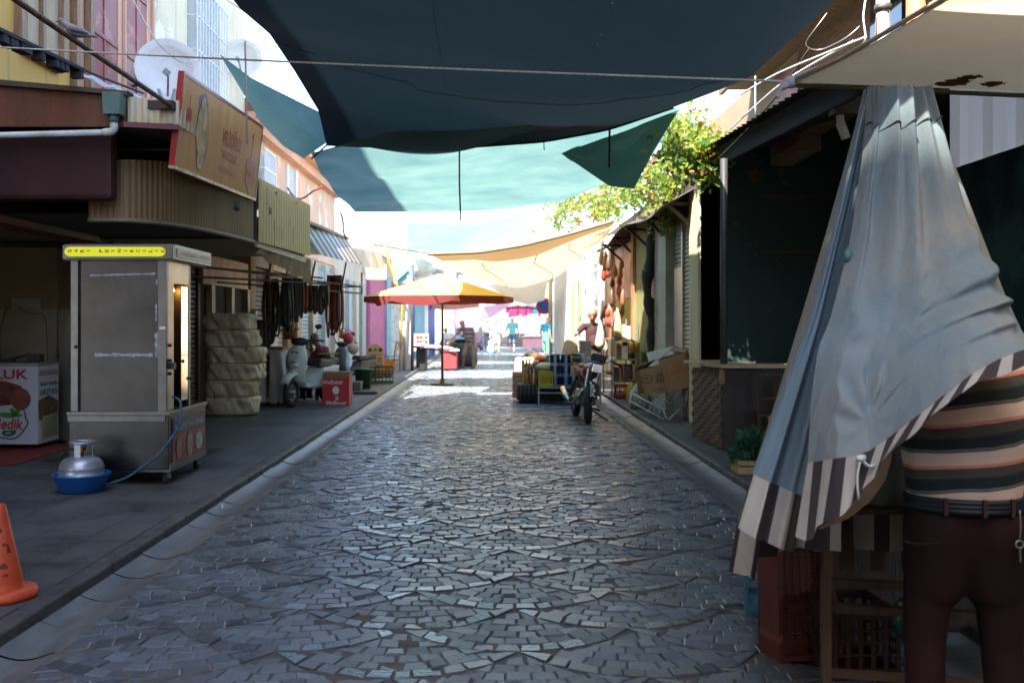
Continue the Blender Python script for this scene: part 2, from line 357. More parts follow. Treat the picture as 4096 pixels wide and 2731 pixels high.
def slabm():
    m, nt, b, o = nm('pavement_slabs'); L = nt.links.new
    tc = N(nt, 'ShaderNodeTexCoord'); br = N(nt, 'ShaderNodeTexBrick', offset=.5, i_Scale=1.0)
    br.inputs['Mortar Size'].default_value = .006; br.inputs['Brick Width'].default_value = .62; br.inputs['Row Height'].default_value = .40; br.inputs['Bias'].default_value = 0
    br.inputs['Color1'].default_value = (.075, .077, .08, 1); br.inputs['Color2'].default_value = (.11, .11, .11, 1); br.inputs['Mortar'].default_value = (.035, .032, .03, 1)
    mp = N(nt, 'ShaderNodeMapping'); mp.inputs['Rotation'].default_value = (0, 0, pi/2); L(tc.outputs['Object'], mp.inputs[0]); L(mp.outputs[0], br.inputs['Vector'])
    n = N(nt, 'ShaderNodeTexNoise', i_Scale=1.6, i_Detail=8.0, i_Roughness=.65); L(tc.outputs['Object'], n.inputs['Vector'])
    r = ramp(nt, n.outputs['Fac'], [(.32, (.30, .28, .26)), (.45, (.75, .74, .73)), (.6, (1.0, 1.0, 1.0)), (.72, (1.3, 1.28, 1.25))])
    mx = N(nt, 'ShaderNodeMixRGB', blend_type='MULTIPLY', n_0=1.0); L(br.outputs[0], mx.inputs[1]); L(r.outputs[0], mx.inputs[2]); L(mx.outputs[0], b.inputs['Base Color'])
    n3 = N(nt, 'ShaderNodeTexNoise', i_Scale=50.0, i_Detail=3.0); L(tc.outputs['Object'], n3.inputs['Vector'])
    ad = N(nt, 'ShaderNodeMath', operation='MULTIPLY_ADD', n_1=-1.5); L(br.outputs['Fac'], ad.inputs[0]); L(n3.outputs['Fac'], ad.inputs[2])
    bp = N(nt, 'ShaderNodeBump', i_Strength=.4, i_Distance=.01); L(ad.outputs[0], bp.inputs['Height']); L(bp.outputs[0], b.inputs['Normal'])
    mr = N(nt, 'ShaderNodeMapRange', n_3=.4, n_4=.75); L(n.outputs['Fac'], mr.inputs[0]); L(mr.outputs[0], b.inputs['Roughness'])
    return m
slab = slabm()
struct(MB().add([(-12, .2, PZ-.004), (-2.49, .2, PZ-.004), (-2.49, 60, PZ-.004), (-12, 60, PZ-.004)], [(0, 1, 2, 3)]), 'pavement', slab)
struct(MB().add([(2.49, .2, PZ-.004), (12, .2, PZ-.004), (12, 60, PZ-.004), (2.49, 60, PZ-.004)], [(0, 1, 2, 3)]), 'pavement_right', slab)
# ================================================================== LEFT SIDE: buildings
XL = -4.9
yellow = plaster('yellow_plaster', (.62, .38, .09), (.55, .50, .42), .62)
cream = plaster('cream_plaster', (.74, .66, .48), (.80, .76, .68), .55, (.4, .36, .3))
pink = plaster('pink_plaster', (.70, .40, .28), (.62, .5, .42), .62)
redmetal = plaster('red_metal_door', (.28, .07, .06), (.36, .13, .10), .56, (.16, .05, .06), .55)
greypl = plaster('grey_plaster', (.38, .34, .29), (.25, .20, .15), .56)
marble_br = mat('brown_marble', (.22, .15, .12), (.12, .075, .06), 2.2, .3, contrast=(.4, .6))
marble_be = mat('beige_marble', (.48, .40, .28), (.38, .31, .21), 2.0, .3)
shopcream = plaster('shop_wall', (.38, .28, .15), (.33, .23, .12), .66, (.35, .28, .2))
dkred = mat('dark_red_paint', (.16, .02, .014), (.11, .014, .01), 3, .45)
redbr = mat('red_brown_fascia', (.16, .045, .018), (.10, .028, .012), 2, .55, stretch=(4, 4, .7), bump=.1)
shut_br = mat('brown_shutter', (.08, .055, .04), (.05, .036, .026), 3, .5)
shut_gr = mat('grey_shutter', (.36, .35, .33), (.26, .25, .23), 3, .5)
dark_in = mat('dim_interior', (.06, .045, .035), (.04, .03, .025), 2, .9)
B1 = thing('corner_house', 'yellow, pink and cream two-storey house with red metal shutters above a dark open shop', 'building', (XL, 11, 0))
mb = MB(); mb.bb(XL-.3, XL, -3.0, 11.55, 3.3, 13); mb.bb(XL-.3, XL+.004, -18, -3.0, 3.3, 7); mb.build('upper_wall', yellow, B1)  # yellow and pink walls raised unseen above frame to keep sun off the road
mb = MB(); mb.bb(XL-.3, XL-.002, 11.55, 14.35, 3.3, 13); mb.build('upper_wall', pink, B1)
mb = MB(); mb.bb(XL-.3, XL+.003, 14.35, 19.7, 3.3, 8.3); mb.build('upper_wall', cream, B1)
mb = MB()
for y in (11.55, 11.95): mb.bb(XL+.003, XL+.09, y, y+.1, 3.4, 8)
mb.build('door_frame', wood, B1); mb = MB()
for y in (12.95, 13.2, 14.02, 14.3): mb.bb(XL+.003, XL+.04, y, y+.05, 3.4, 8)
mb.build('door_surround', pink, B1)
for y0, y1 in ((12.06, 12.93), (13.27, 14.0)):
    mb = MB(); mb.bb(XL, XL+.03, y0, y1, 3.4, 8.0)
    for z in (4.2, 5.1, 6.0): mb.bb(XL+.03, XL+.05, y0, y1, z, z+.05)
    mb.bb(XL+.03, XL+.045, (y0+y1)/2-.02, (y0+y1)/2+.02, 3.4, 8); mb.build('metal_shutter', redmetal, B1)
# window of the yellow wall and grilled window of the cream wall
wf = MB()
for y in (10.2, 11.2): wf.bb(XL, XL+.09, y, y+.12, 4.45, 6.4)
wf.bb(XL, XL+.09, 10.32, 11.2, 4.35, 4.47); wf.bb(XL, XL+.07, 10.72, 10.8, 4.47, 6.4)
wo = wf.build('window', wood, B1)
MB().bb(XL, XL+.02, 10.32, 11.2, 4.47, 6.4).build('curtain', mat('curtain', (.42, .34, .22), (.33, .26, .17), 3, .9, stretch=(1, 8, 1)), wo)
wf = MB(); wf.bb(XL+.003, XL+.02, 16.0, 17.9, 5.35, 7.2, 1)
for i in range(12): y = 16.02+i*.165; wf.bar((XL+.16, y, 5.3), (XL+.16, y, 7.2), .018)
for z in (5.4, 5.95, 6.5, 7.05): wf.bar((XL+.16, 15.98, z), (XL+.16, 17.92, z), .018); wf.bar((XL, 16, z), (XL+.16, 16, z), .015)
wf.build('window', [white_p, mat('white_curtain', (.42, .42, .42), None, 3, .8)], B1)
wf = MB()
for i in range(7): y = 18.1+i*.13; wf.bar((XL+.14, y, 4.5), (XL+.14, y, 5.3), .018)
for z in (4.5, 5.3): wf.bar((XL+.14, 18.1, z), (XL+.14, 18.9, z), .018)
wf.bb(XL+.003, XL+.02, 18.1, 18.9, 4.5, 5.3, 1); wf.build('window', [white_p, D.materials['white_curtain']], B1)
# ground floor: open shop, its inner walls, red beam, pillar
MB().bb(-9.5, -5.25, 12.75, 13.0, 1.72, 3.3).build('shop_wall', shopcream, B1)
mb = MB(); mb.bb(-9.5, -5.27, 12.70, 13.0, .0, 1.72)
mb.build('marble_cladding', marble_be, B1)
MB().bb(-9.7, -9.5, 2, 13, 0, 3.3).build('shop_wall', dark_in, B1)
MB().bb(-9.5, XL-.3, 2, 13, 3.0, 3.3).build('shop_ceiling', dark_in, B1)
mb = MB(); mb.bb(XL-.32, XL+.02, 4, 12.4, 2.55, 2.98); mb.bb(XL-.1, XL+.12, 4, 12.4, 2.98, 3.38); mb.build('red_beam', dkred, B1)
MB().bb(-5.28, XL+.02, 12.42, 12.72, PZ, 1.72).build('pillar', marble_br, B1)
mb = MB(); mb.bb(-5.26, -5.08, 12.45, 12.70, 1.72, 2.55); mb.build('pillar_top', dkred, B1)
MB().bb(-5.07, XL+.0, 12.44, 12.72, 1.72, 3.3).build('pillar_top', mat('worn_timber', (.2, .13, .09), (.1, .07, .05), 4, .8), B1)
MB().tube([(-9.4, 12.55, 2.62), (-5.3, 12.5, 2.52)], .035).build('black_pipe', black, B1)
mb = MB(); mb.tube([(-5.5, 12.6, 2.55), (-5.5, 12.6, 1.1)], .012); mb.tube(smoothpts([(-6.0, 12.62, 1.75), (-5.8, 12.55, 1.62), (-5.65, 12.6, 1.72), (-5.62, 12.6, 1.0)], 20), .008, 5); mb.tube(smoothpts([(-6.15, 12.62, 1.76), (-6.25, 12.6, 1.4), (-6.2, 12.6, .95)], 12), .008, 5); mb.build('cable', paint((.25, .2, .15)), B1)
MB().bb(-6.1, -5.75, 12.64, 12.7, 1.72, 1.86).build('socket_box', paint((.45, .4, .32)), B1)
MB().bb(-5.36, -5.26, 12.66, 12.74, 1.8, 3.0).build('corner_strip', paint((.30, .36, .08)), B1)
# rear ground floor: brown roller shutters behind the cart
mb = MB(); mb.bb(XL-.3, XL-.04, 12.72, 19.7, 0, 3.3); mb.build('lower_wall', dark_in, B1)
for y0, y1 in ((12.9, 14.9), (15.05, 16.4)):
    mb = MB(); shutter(mb, (XL, y0), (XL, y1), PZ, 2.75); mb.build('roller_shutter', shut_br, B1)
mb = MB()
for y in (12.78, 14.92, 16.45): mb.bb(XL-.04, XL+.05, y, y+.1, PZ, 2.8)
mb.bb(XL-.04, XL+.14, 12.8, 16.5, 2.76, 3.05); mb.build('shutter_frame', mat('shutter_box', (.13, .09, .055), None, 3, .6), B1)
MB().bb(-6.4, -5.0, 10.4, 12.2, PZ, PZ+.012).build('door_mat', mat('red_mat', (.30, .03, .02), (.2, .02, .015), 8, .95), None)
tag(D.objects['door_mat'], 'dark red mat on the floor below the white freezer', 'mat')
# canopy over the cart
CN = thing('shop_canopy', 'dark canopy roof with red-brown front board above the steel food cabinet', 'canopy', (-4, 10.5, 3.38))
mb = MB(); mb.bb(-6.2, -3.0, 9.36, 12.6, 3.56, 3.64); mb.bb(-6.2, -3.02, 9.4, 12.6, 3.40, 3.43); mb.build('roof_sheet', dark_in, CN)
mb = MB(); mb.prism([(-6.3, 3.38), (-3.42, 3.38), (-3.42, 3.66), (-6.3, 3.90)], 9.30, 9.35); mb.build('front_board', redbr, CN)
mb = MB(); mb.prism([(-6.3, 3.90), (-3.40, 3.66), (-3.38, 3.70), (-6.3, 3.96)], 9.24, 9.40); mb.build('metal_capping', iron, CN)
mb = MB(); ribs(mb, [(-3.41, 9.32), (-2.98, 9.46), (-2.98, 12.4)], 3.42, 3.66, .11, .02); mb.build('ribbed_edge', cream_metal, CN)
MB().bar((-3.44, 9.30, 3.40), (-2.96, 9.44, 3.40), .04, .05).build('edge_trim', dkred, CN)
mb = MB(); mb.box((-3.50, 9.22, 3.57), (.15, .14, .2), 0, None, 1.1); mb.tube([(-3.5, 9.22, 3.48), (-3.5, 9.22, 3.40)], .045); mb.build('gutter_box', paint((.10, .17, .15)), CN)
mb = MB(); mb.tube(smoothpts([(-3.5, 9.22, 3.42), (-3.5, 9.22, 3.33), (-3.52, 9.22, 3.315), (-3.6, 9.22, 3.31)], 12, 2), .038); mb.tube([(-3.58, 9.22, 3.31), (-6.2, 9.22, 3.24)], .03); mb.build('drain_pipe', mat('white_pipe', (.7, .68, .64), (.5, .47, .42), 4, .4), CN)
mb = MB(); mb.bb(-4.85, -2.95, 12.45, 12.5, 2.6, 3.5); mb.build('end_board', dark_in, CN)
MB().bb(-6.2, -3.62, 9.48, 9.66, 2.72, 3.39).build('shutter_box', mat('deep_maroon', (.045, .006, .004), (.03, .004, .003), 2, .7), CN, bev=.05)
# beige ribbed fascia that curves round the corner, and the panels beyond
fas = [(-3.95, 9.75), (-3.6, 9.72), (-3.3, 10.1), (-3.12, 10.8), (-3.02, 11.6), (-2.96, 12.35)]
fas = [(p.x, p.y) for p in smoothpts([(*p, 0) for p in fas], 40, 4)]
A1 = thing('ribbed_awning', 'dull beige ribbed metal awning front curving below the chicken shop sign', 'awning', (-3.4, 11, 2.55))
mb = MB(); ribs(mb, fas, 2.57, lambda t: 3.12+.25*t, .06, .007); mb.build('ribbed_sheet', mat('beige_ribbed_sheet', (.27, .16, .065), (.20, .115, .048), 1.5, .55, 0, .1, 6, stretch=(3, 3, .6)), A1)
mb = MB(); mb.tube([(x, y, 2.555) for x, y in fas], .025, 6); mb.build('lower_rail', paint((.3, .22, .13)), A1)
mb = MB(); mb.add([(x, y, 2.62) for x, y in fas]+[(XL, 12.35, 2.62), (XL, 9.75, 2.62)], [tuple(range(len(fas)+2))]); mb.build('soffit', dark_in, A1)
A2 = thing('cream_awning', 'bright cream ribbed awning panel with rust spots beyond the chicken shop sign', 'awning', (-2.9, 14, 2.57))
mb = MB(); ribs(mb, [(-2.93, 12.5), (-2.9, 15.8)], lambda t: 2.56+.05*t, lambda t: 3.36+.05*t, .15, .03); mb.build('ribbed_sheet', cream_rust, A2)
mb = MB(); mb.bb(XL, -2.95, 12.52, 15.8, 3.34, 3.38); mb.bb(XL, -2.96, 12.55, 15.8, 2.6, 2.63); mb.bb(-2.99, -2.95, 12.52, 15.8, 2.5, 2.58); mb.build('panel_frame', paint((.35, .26, .15)), A2)
for i in range(9):
    y = R.uniform(12.8, 15.4); z = R.uniform(2.75, 3.3); MB().bb(-2.895, -2.885, y, y+R.uniform(.03, .1), z, z+R.uniform(.02, .09)).build('hole', iron, A2) if i < 5 else None
A3 = thing('striped_awning', 'slanting awning of alternating white and black metal strips', 'awning', (-2.9, 18, 2.65))
mb = MB(); n = 17
for i in range(n):
    y = 15.95+i*.27; t = i/n; c = 0 if i % 2 else 1
    if 11 < i: c = 2 if i % 2 else 1
    mb.add([(-2.82+.12*t, y+.22, 2.66+.10*t), (-2.82+.12*t, y+.47, 2.67+.10*t), (-3.1+.1*t, y+.25, 3.16+.12*t), (-3.1+.1*t, y, 3.14+.12*t)], [(0, 1, 2, 3)], c)
mb.build('strip_sheet', [mat('pale_strip', (.66, .60, .5), (.5, .42, .3), 6, .55), mat('dark_strip', (.05, .05, .05), (.09, .07, .05), 5, .6), mat('tan_strip', (.55, .38, .2), (.42, .28, .14), 4, .6)], A3, solid=.01)
mb = MB(); mb.bb(XL, -3.06, 15.9, 20.6, 3.2, 3.24); mb.bar((-3.05, 15.9, 3.2), (-3.0, 20.7, 3.3), .05); mb.build('support_frame', wood, A3)
A4 = thing('pale_awning', 'sunlit pale cream awning end above the small white wall sign', 'awning', (-2.9, 23, 2.7))
mb = MB(); ribs(mb, [(-2.9, 20.75), (-2.75, 25.6)], lambda t: 2.72+.2*t, lambda t: 3.3+.22*t, .16, .03, slant=(-.18, 0)); mb.build('ribbed_sheet', mat('pale_cream_sheet', (.72, .6, .42), (.5, .36, .2), 1.5, .6, stretch=(2, 2, .6)), A4)
MB().bb(XL, -3.1, 20.75, 25.6, 3.3, 3.34).build('roof_sheet', paint((.45, .4, .33)), A4)
A5 = thing('fabric_awning', 'torn tan fabric flap hanging under the cream awning panel', 'awning', (-3, 14, 2.3))
pts = coons([(-2.97, 12.9, 2.56), (-2.95, 16.2, 2.58)], [(-3.0, 12.6, 2.42), (-3.0, 13.6, 2.36), (-3.0, 14.6, 2.3), (-2.98, 16.3, 2.2)], [(-2.97, 12.9, 2.56), (-3.0, 12.6, 2.42)], [(-2.95, 16.2, 2.58), (-2.98, 16.3, 2.2)], 24)
mb = MB(); mb.grid(lambda u, v: pts(u, v)+Vector((.03*math.sin(u*26)*v, 0, .02*math.sin(u*17)*v)), 24, 8); mb.build('flap', mat('tan_flap', (.45, .28, .14), (.3, .18, .09), 4, .9, trans=.2), A5)
# iron awning frame with brackets
IF = thing('awning_bars', 'black iron awning bars with hooks above the hanging straps', 'frame', (-3.6, 18, 2.3))
mb = MB()
for a, b in (((-4.85, 14.0, 2.40), (-3.0, 17.6, 2.34)), ((-4.85, 14.2, 2.24), (-2.95, 18.2, 2.26)), ((-4.4, 16.0, 2.42), (-2.72, 20.8, 2.3)), ((-4.4, 16.0, 2.2), (-2.72, 20.8, 2.16)), ((-2.72, 20.8, 2.16), (-2.72, 20.8, 2.6)), ((-3.4, 18.6, 2.2), (-3.3, 18.6, 2.7)), ((-3.0, 19.8, 2.2), (-2.9, 19.8, 2.75)), ((-3.9, 17.2, 2.2), (-3.8, 17.2, 2.66)), ((-4.8, 20.8, 2.3), (-2.72, 20.8, 2.3)), ((-4.85, 18.0, 2.35), (-3.0, 18.0, 2.25))): mb.bar(a, b, .03)
mb.build('bars', iron, IF)
# ---- second house with tiled roof, and the shop row below it
B2 = thing('tiled_house', 'pink and cream house with a barrel-tiled roof and white window grille', 'building', (XL, 25, 0))
MB().bb(XL-.3, XL, 19.72, 31, 3.3, 5.72).build('upper_wall', plaster('pink_cream', (.72, .45, .30), (.72, .62, .5), .56, (.5, .38, .3)), B2)
mb = MB(); tiles(mb, (XL+.45, 19.75, 5.75), (XL+.45, 31, 5.75), (-3.2, 0, 1.3), 10, .19); mb.build('roof', tile_m, B2)
mb = MB(); mb.bb(XL, XL+.42, 19.75, 31, 5.66, 5.74); mb.bb(XL, XL+.2, 19.75, 31, 5.42, 5.66); mb.build('cornice', pink, B2)
mb = MB(); mb.bb(XL+.003, XL+.02, 20.6, 21.6, 4.4, 5.1, 1)
for i in range(9): mb.bar((XL+.2, 20.6+i*.125, 4.35), (XL+.2, 20.6+i*.125, 5.15), .025)
for z in (4.35, 4.75, 5.15): mb.bar((XL+.2, 20.55, z), (XL+.2, 21.65, z), .03); mb.bar((XL, 20.55, z), (XL+.2, 20.55, z), .03)
mb.build('window', [white_p, D.materials['white_curtain']], B2)
mb = MB(); mb.bb(XL, XL+.06, 23.6, 23.72, 3.6, 5.3); mb.bb(XL, XL+.06, 24.6, 24.72, 3.6, 5.3); mb.bb(XL, XL+.03, 23.72, 24.6, 3.6, 5.3, 1); mb.build('window', [white_p, paint((.4, .4, .42))], B2)
lw = MB(); lw.bb(XL-.3, XL-.03, 19.7, 31, 0, 3.3); lw.build('lower_wall', plaster('shop_plaster', (.55, .44, .3), (.4, .3, .2), .55), B2)
for i, (y0, y1, c) in enumerate(((19.75, 20.15, (.55, .42, .25)), (21.5, 21.8, (.5, .38, .2)), (23.3, 23.75, (.42, .26, .16)), (24.5, 25.1, (.62, .52, .33)), (26.6, 27.3, (.6, .5, .34)), (28.6, 29.1, (.5, .5, .44)), (30.3, 30.95, (.58, .5, .38)))): MB().bb(XL-.03, XL+.12, y0, y1, PZ, 3.2).build('pilaster', plaster('pil%d' % i, c, tuple(x*.7 for x in c), .58), B2)
for i, (y0, y1, c) in enumerate(((20.2, 21.45, (.12, .07, .05)), (21.85, 23.2, (.45, .33, .25)), (23.8, 24.45, (.25, .2, .16)), (25.15, 26.5, (.36, .42, .42)), (27.35, 28.5, (.22, .3, .3)), (29.15, 30.25, (.3, .28, .24)))):
    mb = MB(); shutter(mb, (XL, y0), (XL, y1), PZ, 2.7, .1, .02); mb.bb(XL-.02, XL+.1, y0, y1, 2.7, 3.0); mb.build('roller_shutter', paint(c), B2)
MB().bb(XL, XL+.1, 16.55, 19.6, 2.2, 2.7).build('name_board', mat('orange_board', (.62, .25, .10), (.6, .42, .2), 2.5, .6), B2)
mb = MB(); mb.bb(XL, XL+.02, 16.6, 19.6, PZ, 2.2); mb.build('dark_doorway', dark_in, B2)
for y, c in ((17.0, (.5, .38, .2)), (18.3, (.55, .45, .28)), (19.5, (.5, .4, .22))): MB().bb(XL+.02, XL+.12, y, y+.2, PZ, 2.2).build('door_post', paint(c), B2)
# third block, lower, and the far magenta and blue shop
B3 = thing('low_house', 'low pale house with a tiled roof and white chimney past the tiled pink house', 'building', (XL, 34, 0))
MB().bb(XL-.3, XL, 31.02, 38, 0, 4.1).build('wall', plaster('pale_wall', (.7, .6, .48), (.6, .5, .42), .6), B3)
mb = MB(); tiles(mb, (XL+.4, 31.05, 4.1), (XL+.4, 38.4, 4.1), (-3, 0, 1.1), 8, .22); mb.build('roof', tile_pale, B3)
mb = MB(); mb.bb(XL-.6, XL-.2, 32, 32.5, 4.2, 5.5); mb.bb(XL-.65, XL-.15, 31.95, 32.55, 5.5, 5.6); mb.build('chimney', white_p, B3)
for y, c in ((31.1, (.55, .45, .3)), (33.2, (.36, .42, .44)), (35.0, (.6, .52, .38)), (36.6, (.32, .36, .36))): mb = MB(); mb.bb(XL, XL+.14, y, y+.6, PZ, 3.0); mb.build('pilaster', paint(c), B3)
for y in (31.8, 33.9, 35.7): mb = MB(); shutter(mb, (XL+.02, y), (XL+.02, y+1.0), PZ, 2.6, .12, .02); mb.build('roller_shutter', shut_gr, B3)
B4 = thing('painted_shop', 'shop front with magenta wall, sky-blue pillars and a grey roller shutter', 'building', (-4, 42, 0))
p0, p1 = Vector((-4.85, 38.6, 0)), Vector((-2.75, 46.5, 0)); dv = (p1-p0); dn = dv.normalized(); nn = Vector((dn.y, -dn.x, 0))
def seg(t0, t1, z0, z1, m, name, dp=.1, off=0.0):
    a, b = p0+dv*t0, p0+dv*t1; mb = MB()
    vs = [a+nn*off, b+nn*off, b+nn*(off+dp), a+nn*(off+dp)]
    mb.add([(v.x, v.y, z) for z in (z0, z1) for v in vs], [(3, 2, 1, 0), (4, 5, 6, 7), (0, 1, 5, 4), (1, 2, 6, 5), (2, 3, 7, 6), (3, 0, 4, 7)]); return mb.build(name, m, B4)
seg(-.02, 1.0, 0, 4.6, plaster('far_wall', (.62, .56, .5), (.5, .42, .36), .58), 'wall', .1, -.12)
seg(0, .2, PZ, 3.6, mat('magenta_paint', (.46, .12, .26), (.38, .09, .21), 2, .6), 'magenta_wall', .14)
sky_b = mat('sky_blue_paint', (.17, .40, .52), (.13, .33, .45), 2, .55)
seg(.2, .26, PZ, 3.4, sky_b, 'blue_pillar', .2); seg(.62, .78, PZ, 3.4, sky_b, 'blue_pillar', .2); seg(.78, .84, PZ, 3.4, white_p, 'white_pillar', .2)
seg(.26, .62, PZ, 2.75, mat('worn_shutter', (.33, .33, .31), (.52, .53, .52), 3, .6, contrast=(.5, .6), stretch=(1, 1, 2)), 'roller_shutter', .06)
sg = seg(.27, .6, 2.8, 3.25, paint((.45, .05, .04)), 'sign_board', .16)
text('LOKS', 2.2, .22, frame(p0+dv*.43+nn*.17+Vector((0, 0, 3.02)), dv), paint((.05, .04, .04)), sg)
seg(.84, 1.0, PZ, 2.6, paint((.05, .09, .34)), 'blue_door', .1)
sg = MB(); sg.bb(-3.2, -2.55, 26.9, 26.94, 2.32, 3.12-.45)
ws = thing('wall_sign', 'small white sign with orange heading hanging over the pavement', 'sign', (-2.9, 26.9, 2.4))
bo = MB().bb(-3.55, -2.86, 26.9, 26.94, 2.72, 3.12).build('board', mat('cream_board', (.8, .7, .55), (.7, .6, .45), 3, .5), ws)
text('BİN ELEKTR', .6, .09, frame((-3.2, 26.895, 3.04), (1, 0, 0)), paint((.7, .2, .06)), bo)
for k, (t_, w_) in enumerate((('Her Türlü Elektrik Tamir', .6), ('Bobinaj Motor Sarım Tamiri', .6), ('Jeneratör Bakımı', .4))): text(t_, w_, .05, frame((-3.2, 26.895, 2.95-.075*k), (1, 0, 0)), paint((.16, .2, .35)), bo)
# ---- rooftops beyond
for i, (x0, x1, y, h, c, nme, lb) in enumerate(((-9, -2.2, 60, 7.2, (.72, .68, .64), 'pale_house', 'hazy pale house with a tiled roof above the yellow parasol'), (-2.0, 6.5, 84, 8.6, (.66, .62, .6), 'far_house', 'washed-out far house closing the end of the street'))):
    b = thing(nme, lb, 'building', ((x0+x1)/2, y, 0)); mb = MB(); mb.bb(x0, x1, y, y+6, 0, h-1.4); mb.build('wall', plaster(nme+'_w', c, tuple(v*.85 for v in c), .6), b)
    mb = MB(); tiles(mb, (x0-.3, y-.4, h-1.45), (x1+.3, y-.4, h-1.45), (0, 4, 1.6), 8, .3); mb.build('roof', tile_pale, b)
    for k in range(3): mb = MB(); xx = x0+(x1-x0)*(k+.6)/3.4; mb.bb(xx, xx+.9, y-.03, y, h-3.6, h-2.2); mb.build('window', glass_m, b)
# ================================================================== RIGHT SIDE: buildings
XR = 2.98
oldcream = plaster('old_cream_column', (.66, .55, .36), (.34, .26, .17), .60, (.16, .11, .07))
peel = plaster('peeling_plaster', (.42, .32, .22), (.26, .19, .13), .5)
olive = plaster('olive_plaster', (.20, .20, .07), (.32, .26, .16), .58)
greenwall = plaster('dark_green_wall', (.008, .036, .034), (.10, .055, .028), .60, (.012, .03, .03), .6)
RB = thing('recessed_shop', 'dark recessed shop with flaking green walls under a black canopy', 'building', (5, 10, 0))
MB().prism([(3.0, 1.0), (7.2, 1.0), (7.2, 4.75), (3.0, 3.93)], 14.3, 14.5).build('back_wall', greenwall, RB)
MB().bb(3.0, 7.2, 14.25, 14.5, 0, 1.0).build('plinth', dark_in, RB)
for z, x0, x1 in ((2.55, 3.9, 6.2), (3.35, 3.9, 6.2)): MB().bb(x0, x1, 14.27, 14.3, z, z+.03).build('wall_trim', mat('brown_trim', (.10, .05, .02), None, 4, .7), RB)
MB().bb(6.2, 6.4, 3.3, 14.3, 0, 4.7).build('side_wall', mat('teal_wall', (.05, .13, .15), (.02, .05, .06), 1.4, .8, contrast=(.4, .6)), RB)
mb = MB(); mb.bb(6.0, 6.2, 7.4, 8.2, PZ, 3.3); mb.build('door', mat('blue_door_paint', (.06, .16, .22), (.04, .1, .14), 3, .5), RB)
mb = MB(); mb.bb(5.9, 6.2, 6.6, 7.0, PZ, 3.3); mb.build('pilaster', mat('teal_pilaster', (.10, .24, .27), (.07, .17, .19), 2, .7), RB)
RC = thing('black_canopy', 'long black steel canopy with sloping ribbed roof on the right', 'canopy', (4, 10, 3.4))
mb = MB(); mb.prism([(8.0, 3.36), (13.6, 3.60), (13.6, 3.84), (8.0, 3.58)], -2.95, -2.90, 0, Matrix(((0, -1, 0, 0), (1, 0, 0, 0), (0, 0, 1, 0), (0, 0, 0, 1)))); mb.build('edge_beam', mat('black_steel', (.022, .02, .019), (.014, .013, .012), 3, .85, 0), RC)
mb = MB(); ribs(mb, [(2.80, 14.4), (2.80, 4.8)], lambda t: 3.90-.44*t, lambda t: 4.45-.3*t, .2, .035, slant=(3.7, 0)); mb.build('roof_sheet', mat('dark_sheet', (.09, .085, .08), (.06, .055, .05), 2, .5, .3), RC)
mb = MB(); y = 12.0; mb.tube([(2.76*11.9/11.9, 11.85, PZ), (2.76, 11.85, 3.5)], .045, 10); mb.lathe([(.09, 0), (.09, .012), (.05, .015)], 12, (2.76, 11.85, PZ)); mb.build('post', mat('grey_post', (.05, .05, .053), (.03, .03, .03), 5, .5, .3), RC)
pp = P(1930, 260, 8.6)
mb = MB(); mb.bb(pp.x-.08, pp.x+.14, 8.5, 8.66, pp.z-.02, pp.z+.12); mb.build('gutter_box', paint((.07, .05, .045)), RC)
mb = MB(); mb.tube(smoothpts([pp+Vector((0, 0, 0)), pp+Vector((.0, 0, -.08)), pp+Vector((.05, 0, -.2))], 8, 1), .035); mb.tube([pp+Vector((.0, 0, -.08)), pp+Vector((.05, 0, -.22))], .042); mb.tube([pp+Vector((.12, .02, -.3)), pp+Vector((.13, .02, -.62)), pp+Vector((.14, .02, -2.2))], .03); mb.build('down_pipe', mat('white_downpipe', (.7, .68, .64), (.6, .57, .52), 4, .4), RC)
# facade row
RW = thing('shop_row', 'row of peeling old shop fronts with cream column, white pilaster and olive wall', 'building', (XR, 20, 0))
MB().bb(XR-.02, XR+.3, 14.3, 14.95, PZ, 3.5).build('column', oldcream, RW)
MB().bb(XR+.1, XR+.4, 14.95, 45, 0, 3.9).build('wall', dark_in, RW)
mb = MB(); shutter(mb, (XR+.08, 15.75), (XR+.08, 15.0), PZ, 3.2, .07, .018); mb.build('roller_shutter', mat('beige_shutter', (.42, .34, .22), (.3, .24, .15), 3, .55), RW)
mb = MB(); mb.bb(XR+.03, XR+.1, 15.75, 15.85, PZ, 3.2); mb.bb(XR+.05, XR+.1, 15.85, 16.6, PZ, 2.45); mb.build('shutter_rail', gal, RW)
mb = MB(); shutter(mb, (XR+.1, 16.7), (XR+.1, 15.85), 2.45, 3.2, .07, .018); mb.build('roller_shutter', mat('dim_shutter', (.3, .26, .2), None, 3, .55), RW)
MB().bb(XR-.06, XR+.2, 16.75, 17.5, PZ, 3.6).build('pilaster', mat('grey_white_pilaster', (.46, .41, .34), (.36, .31, .25), 1.6, .85, bump=.2), RW)
MB().bb(XR-.02, XR+.12, 17.55, 18.7, PZ, 3.6).build('wall_patch', peel, RW)
MB().bb(XR-.04, XR+.12, 18.75, 20.3, PZ, 3.7).build('wall_patch', olive, RW)
MB().bb(XR-.1, XR+.1, 20.35, 20.65, PZ, 3.4).build('pilaster', mat('orange_post', (.34, .17, .07), (.22, .1, .04), 3, .7), RW)
MB().bb(XR+.0, XR+.12, 20.7, 24.2, 2.1, 3.3).build('shop_sign', mat('faded_red_sign', (.5, .3, .22), (.42, .07, .05), 1.4, .5, contrast=(.45, .5)), RW)
MB().bb(XR+.02, XR+.12, 20.7, 24.2, PZ, 2.1).build('shop_back', mat('yellow_green_paint', (.36, .34, .05), (.28, .26, .05), 2, .7), RW)
